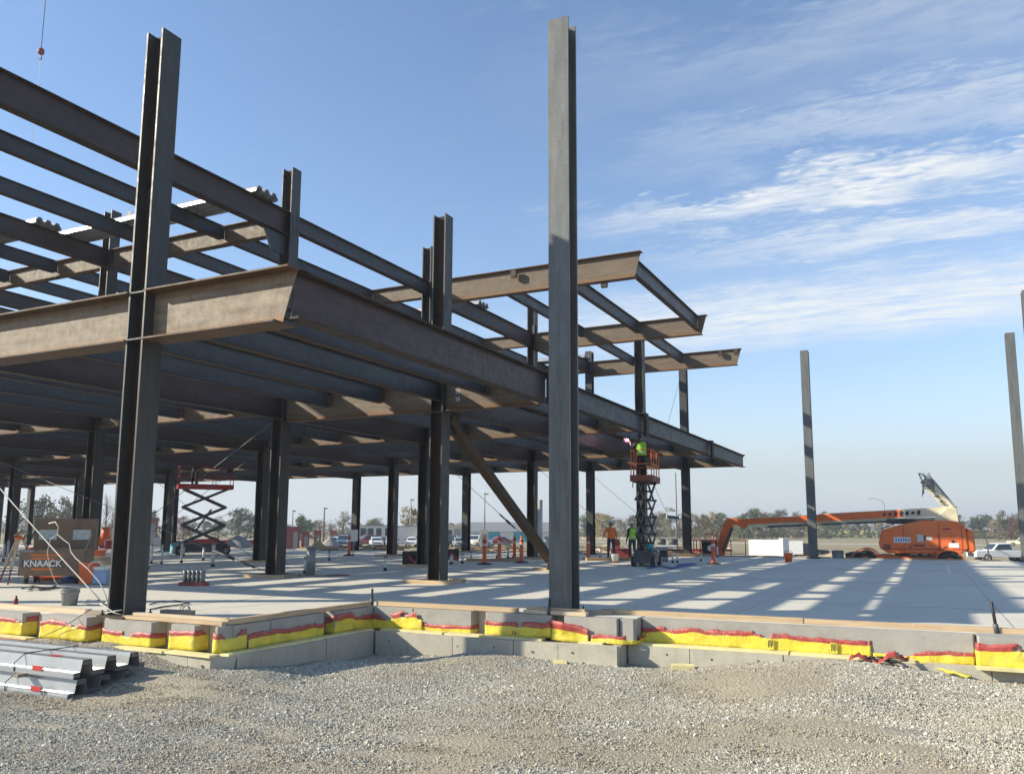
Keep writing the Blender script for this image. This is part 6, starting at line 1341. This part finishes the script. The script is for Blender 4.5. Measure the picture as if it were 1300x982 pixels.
building('container', 'red box between the gravel pile and the white sign', 'container', 420, 428, 86, 1.5, 'red_iron', 'red', .05, ((.6, .5, 1.1),), (), False, 2.0)
building('far_house', 'tiny pale farm building at the tree line behind the lone orange post', 'house', 966, 985, 330, 3.2, 'trailer_white', 'roof_grey', 2.2, ((.5, 1.2, 2.2),), ((.25, 1.2, 1, 2.2), (.75, 1.2, 1, 2.2)), True, 8)
building('far_house', 'tiny pale house at the tree line under the boom', 'house', 1066, 1076, 340, 3.4, 'trailer_white', 'roof_grey', 1.8, ((.5, 1.2, 2.2),), ((.25, 1.2, 1, 2.2),), True, 8)
wt = thing('white_material', 'stack of white wrapped boards on the ground right of the chained column', 'stack', far(373, 62), facing(373) + .2)
for k in range(4): MB().box(-1.5 + .05 * k, 1.4 - .04 * k, -.5, .5, .08 + .17 * k, .24 + .17 * k).build('board', 'foam', wt)
for px, dd, w_, h_, mt, lb in ((303, 66, 7.5, 1.7, 'pile_grey', 'grey gravel heap left of the chained column'), (420, 76, 5.5, 1.75, 'pile_grey', 'dark grey gravel heap left of the white sign'), (405, 60, 4.0, .8, 'pile_tan', 'low tan dirt heap right of the white boards'), (470, 58, 6.0, .6, 'pile_tan', 'low tan dirt heap between the two dark columns'), (590, 60, 9.0, .7, 'pile_tan', 'long low dirt bank right of the inner columns'), (640, 62, 6.0, .8, 'pile_tan', 'dirt heap behind the orange posts'), (770, 64, 7.0, .7, 'pile_tan', 'low dirt bank behind the workers'), (905, 58, 5.0, .45, 'pile_tan', 'low dirt bank behind the lone orange post'), (1060, 66, 8.0, .5, 'pile_tan', 'low bank of dirt right of the dark distant column'), (540, 57, 4.0, .5, 'pile_tan', 'small tan heap left of the inner columns')):
    h_ *= 1.25 if mt == 'pile_grey' else 2.1
    n, k = 28, 8; pm_ = MB()
    for r in range(k + 1):
        f = r / k
        for j in range(n):
            a = 2 * math.pi * j / n; rr_ = w_ / 2 * f * (1 + .16 * mnoise.noise(Vector((math.cos(a) * 2, math.sin(a) * 2, px))))
            z = h_ * max(0, (1 - f) ** 1.15 + .12 * mnoise.noise(Vector((rr_ * math.cos(a) * 1.3, rr_ * math.sin(a) * 1.3, px * .1))) * (1 - f)) - .03
            pm_.v.append((rr_ * math.cos(a), rr_ * math.sin(a) * .7, z))
    for r in range(k):
        for j in range(n): pm_.f.append((r * n + j, (r + 1) * n + j, (r + 1) * n + (j + 1) % n, r * n + (j + 1) % n)); pm_.mi.append(0); pm_.sm.append(True)
    tag(pm_.build('gravel_heap' if 'gravel' in lb else 'dirt_heap', mt, None, far(px, dd), facing(px)), lb, 'heap', 'heaps of earth and gravel behind the slab')
# loose timber and scrap lying on the dirt strip
random.seed(21)
SCR = [(428, 56, 'pile of dark planks left of the white sign'), (417, 57, 'short pale planks left of the white sign'), (458, 57, 'pale planks right of the white sign'), (478, 58, 'tan planks between the dark columns'), (508, 57, 'dark scrap timber right of the dark column'), (545, 58, 'orange brown scrap by the inner columns'), (600, 58, 'white curved scrap behind the first orange post'), (625, 60, 'pale crates behind the second orange post'), (645, 58, 'scrap behind the third orange post'), (733, 57, 'pale scrap right of the foreground column'), (765, 58, 'pale boxes left of the orange worker'), (850, 57, 'white scrap right of the scissor lift'), (895, 58, 'pale scrap behind the right column')]
for px, dd, lb in SCR:
    t_ = thing('scrap_timber', lb, 'scrap timber', far(px, dd), facing(px), 'scrap timber on the dirt behind the slab')
    for k in range(11): MB().cbox((random.uniform(-.9, .9), random.uniform(-.5, .5), .06 + .10 * k), (random.uniform(.7, 1.9), .22, .08), 0, random.uniform(-.5, .5)).build('plank', random.choice(('lumber_grey', 'lumber', 'plywood', 'red_iron' if 'dark' in lb else 'lumber_pale')), t_)
OM = [(48, 62, 1.3, 'orange drum by the left photo edge column'), (41, 60, 1.2, 'orange drum left of the tool chest lid'), (52, 66, 2.0, 'stack of orange and white barrels behind the tool chest'), (135, 64, 2.6, 'tall orange barrier stack left of the corner column'), (128, 66, 2.0, 'orange barrier pile seen between the columns left of the corner column'), (120, 68, 1.8, 'red barrier pile beside the tool chest lid')]
for px, dd, h_, lb in OM:
    t_ = thing('barrier_stack', lb, 'barrier', far(px, dd), facing(px), 'orange barriers and drums behind the slab')
    for k in range(3): MB().lathe([(.34 - .02 * k, .02 + h_ * k / 3), (.30, h_ * (k + .5) / 3), (.26, h_ * (k + 1) / 3 - .02)], 12, (.25 * (k % 2), 0, 0)).build('drum', ('orange_plastic', 'red', 'orange_plastic')[k], t_)
    MB().box(-.8, .9, .3, .42, .5, .72).build('rail', 'white', t_)
def lift_far(px, dd, lb, w_=3.4):
    t_ = thing('parked_lift', lb, 'lift', far(px, dd), facing(px), 'red machines parked far behind')
    MB().box(-w_ / 2, w_ / 2, -.6, .6, .35, 1.3).build('body', 'red', t_); MB().bar((-w_ / 2, 0, 1.35), (w_ / 2 + .8, 0, 1.75), .4, .35).build('boom', 'red', t_); MB().box(-w_ / 2 - .6, -w_ / 2 + .3, -.5, .5, 1.0, 1.9).build('basket', 'white', t_)
    for s in (-1, 1):
        for y in (-.6, .6): MB().lathe([(.25, -.14), (.42, -.12), (.42, .12), (.25, .14)], 14, (s * w_ * .33, y, .42), 0, True, 'y').build('wheel', 'rubber', t_)
lift_far(236, 72, 'red parked lift seen under the raised red scissor lift'); lift_far(289, 76, 'red parked lift behind the gravel heap left of the chained column', 4.2); lift_far(274, 74, 'red parked lift just right of the raised scissor lift', 2.4)
tj = thing('green_tank', 'small teal drum at the slab edge left of the red scissor lift', 'drum', far(227, 52), 0); MB().lathe([(.4, 0), (.42, .5), (.4, 1.25), (.1, 1.35)], 14).build('drum', 'teal', tj)
MB().lathe([(.1, 1.352), (.1, 1.42)], 10).build('cap', 'black', tj)
# pump on wheels and a solar panel mast
gn = thing('pump_trailer', 'white and grey pump on a trailer behind the plywood panels', 'pump', far(846, 60), facing(846)); MB().box(-.7, .7, -.4, .4, .5, 1.3).build('housing', 'white', gn); MB().box(-.6, -.05, -.44, -.405, .75, 1.2).build('panel', 'black', gn); MB().lathe([(.2, -.3), (.28, 0), (.2, .3)], 12, (.45, 0, 1.5), 0, True, 'x').build('drum', 'dark_metal', gn); MB().lathe([(.2, -.3), (.28, 0), (.2, .3)], 12, (-.35, 0, 1.5), 0, True, 'x').build('drum', 'dark_metal', gn)
for s in (-1, 1): MB().lathe([(.2, -.08), (.34, -.07), (.34, .07), (.2, .08)], 14, (0, s * .5, .35), 0, True, 'y').build('wheel', 'rubber', gn)
so_l = thing('solar_mast', 'grey mast with a small tilted solar panel left of the right hand column', 'mast', far(859, 62), facing(859)); MB().tube([(0, 0, 0), (0, 0, 6.6)], [.09, .05], 8).build('mast', 'pole_grey', so_l); MB().hexa([(-.75, -.5, 3.25), (.3, -.5, 3.15), (.35, .4, 3.65), (-.7, .4, 3.75), (-.75, -.5, 3.31), (.3, -.5, 3.21), (.35, .4, 3.71), (-.7, .4, 3.81)]).build('solar_panel', 'sticker', so_l); MB().hexa([(-.66, -.53, 3.29), (.2, -.53, 3.21), (.2, -.515, 3.42), (-.66, -.515, 3.5), (-.66, -.54, 3.30), (.2, -.54, 3.22), (.2, -.525, 3.42), (-.66, -.525, 3.5)]).build('cells', 'solar', so_l); MB().bar((0, -.1, 2.9), (0, 0, 3.3), .1, .1, 0, (1, 0, 0)).build('bracket', 'pole_grey', so_l)
# light poles
for px, ty, dd, lb, arm_ in ((371, 646, 150, 'thin light pole right of the chained column', .5), (411, 642, 140, 'thicker light pole left of the white sign', .5), (521, 631, 150, 'tall light pole right of the dark column at the trailers', .6), (615, 622, 130, 'tall light pole above the nearest orange post', .6), (1124, 638, 170, 'street lamp with a curved arm behind the orange boom', -1)):
    p_ = far(px, dd); h_ = (YH - ty) * dd / 1062 + 2.1; t_ = thing('light_pole', lb, 'light pole', p_, facing(px), 'light poles far behind the site')
    MB().tube([(0, 0, 0), (0, 0, h_)], [.17, .09], 8).build('pole', 'pole_wood' if px in (411,) else 'pole_grey', t_)
    if arm_ < 0: MB().tube([(0, 0, h_), (-.5, 0, h_ + .6), (-1.4, 0, h_ + .9), (-2.1, 0, h_ + .95)], .05, 6).build('arm', 'pole_grey', t_); MB().box(-2.6, -1.9, -.15, .15, h_ + .86, h_ + 1.0).build('lamp_head', 'pole_grey', t_)
    else: MB().box(-.1, arm_, -.14, .14, h_ - .25, h_ - .05).build('lamp_head', 'pole_grey', t_)
# ------------------------------------------------------------------ trees
def tree_mesh(seed, h, w, leaf, n_clump, per, sparse=1.0, conic=0.0, low=0.03):
    rn = random.Random(seed); tr = MB(); tr.tube([(0, 0, 0), (.1 * w * rn.uniform(-.3, .3), 0, h * .3), (.1 * w * rn.uniform(-.5, .5), .05, h * .62), (0, 0, h * .86)], [h * .022, h * .017, h * .010, h * .003], 6)
    cr = MB()
    for c in range(n_clump):
        a = rn.uniform(0, 6.283); zf = low + (1 - low) * rn.random() ** .8; prof = (math.sin(math.pi * min(1, .12 + .88 * (1 - abs(zf - .48) / .56))) * .5 + .5 * (1 - abs(zf - .45) / .6)) if not conic else (1.12 - zf)
        r = max(.05, prof) * w / 2 * math.sqrt(rn.uniform(.15, 1.0)) * rn.uniform(.75, 1.08); cx, cy, cz = r * math.cos(a), r * math.sin(a), zf * h * rn.uniform(.92, 1.0)
        tr.tube([(0, 0, cz * rn.uniform(.55, .8)), (cx * .5, cy * .5, cz * .86), (cx, cy, cz)], [h * .006, h * .004, h * .0015], 4, 0, False)
        cs = w * rn.uniform(.07, .15)
        for k in range(per):
            d = Vector((rn.gauss(0, 1), rn.gauss(0, 1), rn.gauss(0, .75))) * cs * .62; s = leaf * rn.uniform(.6, 1.4) * sparse; u_ = Vector((rn.gauss(0, 1), rn.gauss(0, 1), rn.gauss(0, 1))).normalized(); v_ = u_.orthogonal().normalized() * s; u_ = u_ * s * .75; p_ = Vector((cx, cy, max(.25, cz))) + d
            if p_.z < .15: p_.z = .15
            cr.add([p_ - u_, p_ + v_ * .8, p_ + u_, p_ - v_ * .8], [(0, 1, 2, 3)])
    return tr, cr
PROTO = {}
def proto(kind, i):
    if (kind, i) not in PROTO:
        cfg = {'dark': (10, 8, .30, 46, 34), 'olive': (10, 9, .30, 44, 30), 'gold': (9, 8, .28, 40, 28), 'brown': (9, 8, .24, 38, 20), 'red': (9, 7.5, .28, 40, 28), 'bare': (10, 6.5, .09, 60, 14), 'cone': (10, 7, .28, 54, 32)}[kind]
        tr, cr = tree_mesh(hash(kind) % 97 + 13 * i if False else {'dark': 1, 'olive': 2, 'gold': 3, 'brown': 4, 'red': 5, 'bare': 6, 'cone': 7}[kind] * 31 + i * 7, *cfg, 1.0, .9 if kind == 'cone' else 0.0)
        PROTO[(kind, i)] = (tr.mesh('trunk', 'bark'), cr.mesh('crown', {'dark': 'leaf_dark', 'olive': 'leaf_olive', 'gold': 'leaf_gold', 'brown': 'leaf_brown', 'red': 'leaf_red', 'bare': 'leaf_twig', 'cone': 'leaf_dark'}[kind]))
    return PROTO[(kind, i)]
TL = {'dark': 'dark green leafy tree in the far tree line', 'olive': 'olive green tree in the far tree line', 'gold': 'yellowing autumn tree in the far tree line', 'brown': 'brown half bare tree in the far tree line', 'red': 'dark red autumn tree in the far tree line', 'bare': 'leafless grey tree in the far tree line', 'cone': 'dark cone shaped tree'}
LM = [(0, 'far left of the tool chest'), (30, 'above the tool chest'), (112, 'just left of the corner column'), (186, 'right of the corner column'), (222, 'behind the red scissor lift'), (285, 'left of the chained column'), (345, 'hidden right behind the chained column'), (370, 'beyond the red dumpsters'), (455, 'beyond the white office trailer'), (535, 'beyond the cream box trailer'), (592, 'beyond the grey roofed shed'), (690, 'behind the foreground column'), (742, 'left of the orange worker'), (770, 'behind the two standing workers'), (812, 'behind the welder\'s lift'), (840, 'around the solar mast'), (880, 'right of the column by the plywood'), (905, 'behind the lone orange post'), (930, 'behind the basket of the boom lift'), (955, 'above the white foam blocks'), (1000, 'left of the dark distant column'), (1034, 'right of the dark distant column'), (1070, 'under the middle of the orange boom'), (1125, 'behind the boom lift hood'), (1222, 'right of the boom lift'), (1262, 'above the pickup truck'), (1300, 'beyond the right photo edge')]
SEEN = {}
ORD = ('', 'second ', 'third ', 'fourth ', 'fifth ', 'sixth ', 'seventh ', 'eighth ')
def auto_label(px, kind):
    pl = 'beyond the left photo edge' if px < 0 else [n for a, n in LM if a <= px][-1]; k = SEEN.get((kind, pl), 0); SEEN[(kind, pl)] = k + 1
    return (ORD[k] + TL[kind].replace(' in the far tree line', '') + ' in the tree line ' + pl)
def tree(px, topy, wpx, kind, dist, label=None, i=None):
    h = (YH - topy) * dist / 1064 + 2.4; w = wpx * dist / 1064; i = random.randrange(3) if i is None else i
    t_ = thing('tree', label or auto_label(px, kind), 'tree', far(px, dist), random.uniform(0, 6.28), 'trees beyond the site')
    a, b_ = proto(kind, i); base = {'dark': (10, 8), 'olive': (10, 9), 'gold': (9, 8), 'brown': (9, 8), 'red': (9, 7.5), 'bare': (10, 6.5), 'cone': (10, 7)}[kind]
    t_.scale = (w / base[1], w / base[1], h / base[0]); link('trunk', a, t_); link('crown', b_, t_)
random.seed(5)
for px, ty, w_, kind, dd, lb in ((22, 642, 30, 'olive', 190, 'broad green tree at the left photo edge between the columns'), (52, 636, 42, 'dark', 190, 'large dark green tree behind the tool chest, left one'), (76, 638, 36, 'olive', 185, 'large olive tree right behind the tool chest'), (98, 645, 30, 'dark', 195, 'dark green tree between the columns above the tool chest'), (134, 631, 24, 'bare', 170, 'tall bare tree left of the corner column'), (142, 640, 18, 'bare', 175, 'second bare tree close to the corner column'), (194, 652, 24, 'dark', 200, 'green tree between the corner column and the red scissor lift'), (233, 655, 22, 'red', 200, 'dark red tree behind the red scissor lift'), (244, 659, 16, 'brown', 205, 'brown tree right behind the red scissor lift arms'),
        (278, 657, 28, 'olive', 190, 'olive bush right of the red scissor lift'), (303, 647, 36, 'dark', 190, 'rounded dark green tree left of the chained column'), (318, 652, 26, 'dark', 195, 'green tree touching the chained column on its left'), (382, 653, 28, 'cone', 185, 'dark cone shaped tree right of the chained column'), (393, 661, 20, 'dark', 200, 'small dark tree beside the cone shaped one'), (405, 660, 28, 'brown', 215, 'brown hazy tree behind the thicker light pole'), (420, 658, 24, 'bare', 225, 'bare tree left of the white sign'), (436, 651, 28, 'olive', 200, 'grey green tree just left of the striped far column'), (476, 659, 34, 'olive', 190, 'rounded olive tree between the two dark columns left of centre'), (519, 646, 32, 'gold', 180, 'tall yellow green tree right of the dark column at the trailers'), (530, 650, 22, 'gold', 190, 'yellowing tree close behind the left inner column'), (574, 664, 14, 'olive', 200, 'small tree top above the beige trailer'), (695, 664, 14, 'dark', 210, 'small dark tree left of the foreground column foot')):
    tree(px, ty, w_, kind, dd, lb)
x = 742.0
while x < 1000:
    k = random.choices(('dark', 'olive', 'gold', 'brown', 'bare'), (4, 5, 2, 2, 1))[0]
    ty = 652 + 5 * math.sin(x * .05) + random.uniform(-3.5, 4.5); tree(x, ty, random.uniform(18, 32), k, random.uniform(225, 290)); x += random.uniform(6, 10)
for px, ty, k in ((806, 655, 'dark'), (870, 650, 'brown'), (905, 650, 'gold'), (917, 651, 'dark'), (944, 653, 'dark'), (895, 653, 'olive')): tree(px, ty, 24, k, 240)
for a, b_, tlo, thi, st_ in ((1000, 1068, 657, 664, 9), (1070, 1140, 662, 666, 10), (1140, 1222, 661, 666, 11), (1236, 1320, 652, 661, 9)):
    x = a
    while x < b_:
        k = random.choices(('dark', 'olive', 'brown', 'gold', 'bare', 'red'), (3, 3, 3, 1, 1, .4))[0]; tree(x, random.uniform(tlo, thi), random.uniform(16, 28), k, random.uniform(270, 340)); x += random.uniform(st_ * .7, st_ * 1.3)
tree(1010, 649, 22, 'brown', 260); tree(1050, 651, 28, 'dark', 250, 'dark green tree above the boom right of the dark distant column'); tree(1217, 655, 26, 'dark', 240, 'dark green tree right of the boom lift hood'); tree(1290, 654, 22, 'red', 240, 'dark red tree above the cream sedan'); tree(1276, 650, 22, 'olive', 250)
for px in (690, 705, 725): tree(px, 665, 18, 'olive', 300)
x = -60
while x < 700:
    tree(x, random.uniform(662, 667), random.uniform(18, 30), random.choice(('dark', 'olive', 'brown')), random.uniform(300, 360)); x += random.uniform(14, 24)
# far road and a pale strip of field

# low scrub filling the foot of the far tree line, and the road across the field
scr = MB(); rn = random.Random(9)
for i in range(5200):
    px = rn.uniform(700, 1340); dd = rn.uniform(285, 345); p_ = far(px, dd); z = p_.z + rn.random() ** 1.6 * (2.6 + 1.6 * mnoise.noise(Vector((px * .03, 0, 0)))); s_ = rn.uniform(.35, .8)
    u_ = Vector((rn.gauss(0, 1), rn.gauss(0, 1), rn.gauss(0, 1))).normalized(); v_ = u_.orthogonal().normalized() * s_; u_ = u_ * s_; c_ = Vector((p_.x, p_.y, z))
    scr.add([c_ - u_, c_ + v_, c_ + u_, c_ - v_], [(0, 1, 2, 3)])
tag(scr.build('scrub', 'leaf_olive'), kind='stuff')
rd = MB(); prev = None
plain('road_dust', (0.46, 0.41, 0.32), 0.9, 0, 0.1, 0.3, rnd=False); plain('dry_strip', (0.50, 0.43, 0.27), 0.95, 0, 0.15, 0.1, rnd=False)
for k in range(41):
    px = 735 + 16 * k; a, b_ = far(px, 157), far(px, 167); a.z += .05; b_.z += .05; rd.v += [tuple(a), tuple(b_)]
for k in range(40): rd.f.append((2 * k, 2 * k + 2, 2 * k + 3, 2 * k + 1)); rd.mi.append(0); rd.sm.append(True)
tag(rd.build('road', 'road_dust'), kind='structure')
fs = MB()
for k in range(9):
    px = 738 + 11 * k; a, b_ = far(px, 210), far(px, 262); a.z += .06; b_.z += .06; fs.v += [tuple(a), tuple(b_)]
for k in range(8): fs.f.append((2 * k, 2 * k + 2, 2 * k + 3, 2 * k + 1)); fs.mi.append(0); fs.sm.append(True)
tag(fs.build('field_strip', 'dry_strip'), kind='structure')

# ------------------------------------------------------------------ thin haze over the flat land
hm = bpy.data.materials.new('haze'); hm.use_nodes = True; ht = hm.node_tree; ht.nodes.clear()
ho = N(ht, 'ShaderNodeOutputMaterial'); hv = N(ht, 'ShaderNodeVolumePrincipled')
hv.inputs['Color'].default_value = (0.86, 0.90, 0.95, 1); hv.inputs['Density'].default_value = 0.0007; hv.inputs['Anisotropy'].default_value = 0.2
ht.links.new(hv.outputs[0], ho.inputs['Volume']); MATS['haze'] = hm
tag(MB().box(-4200, 4200, -800, 5200, -3.0, 46.0).build('haze', 'haze'), kind='stuff')
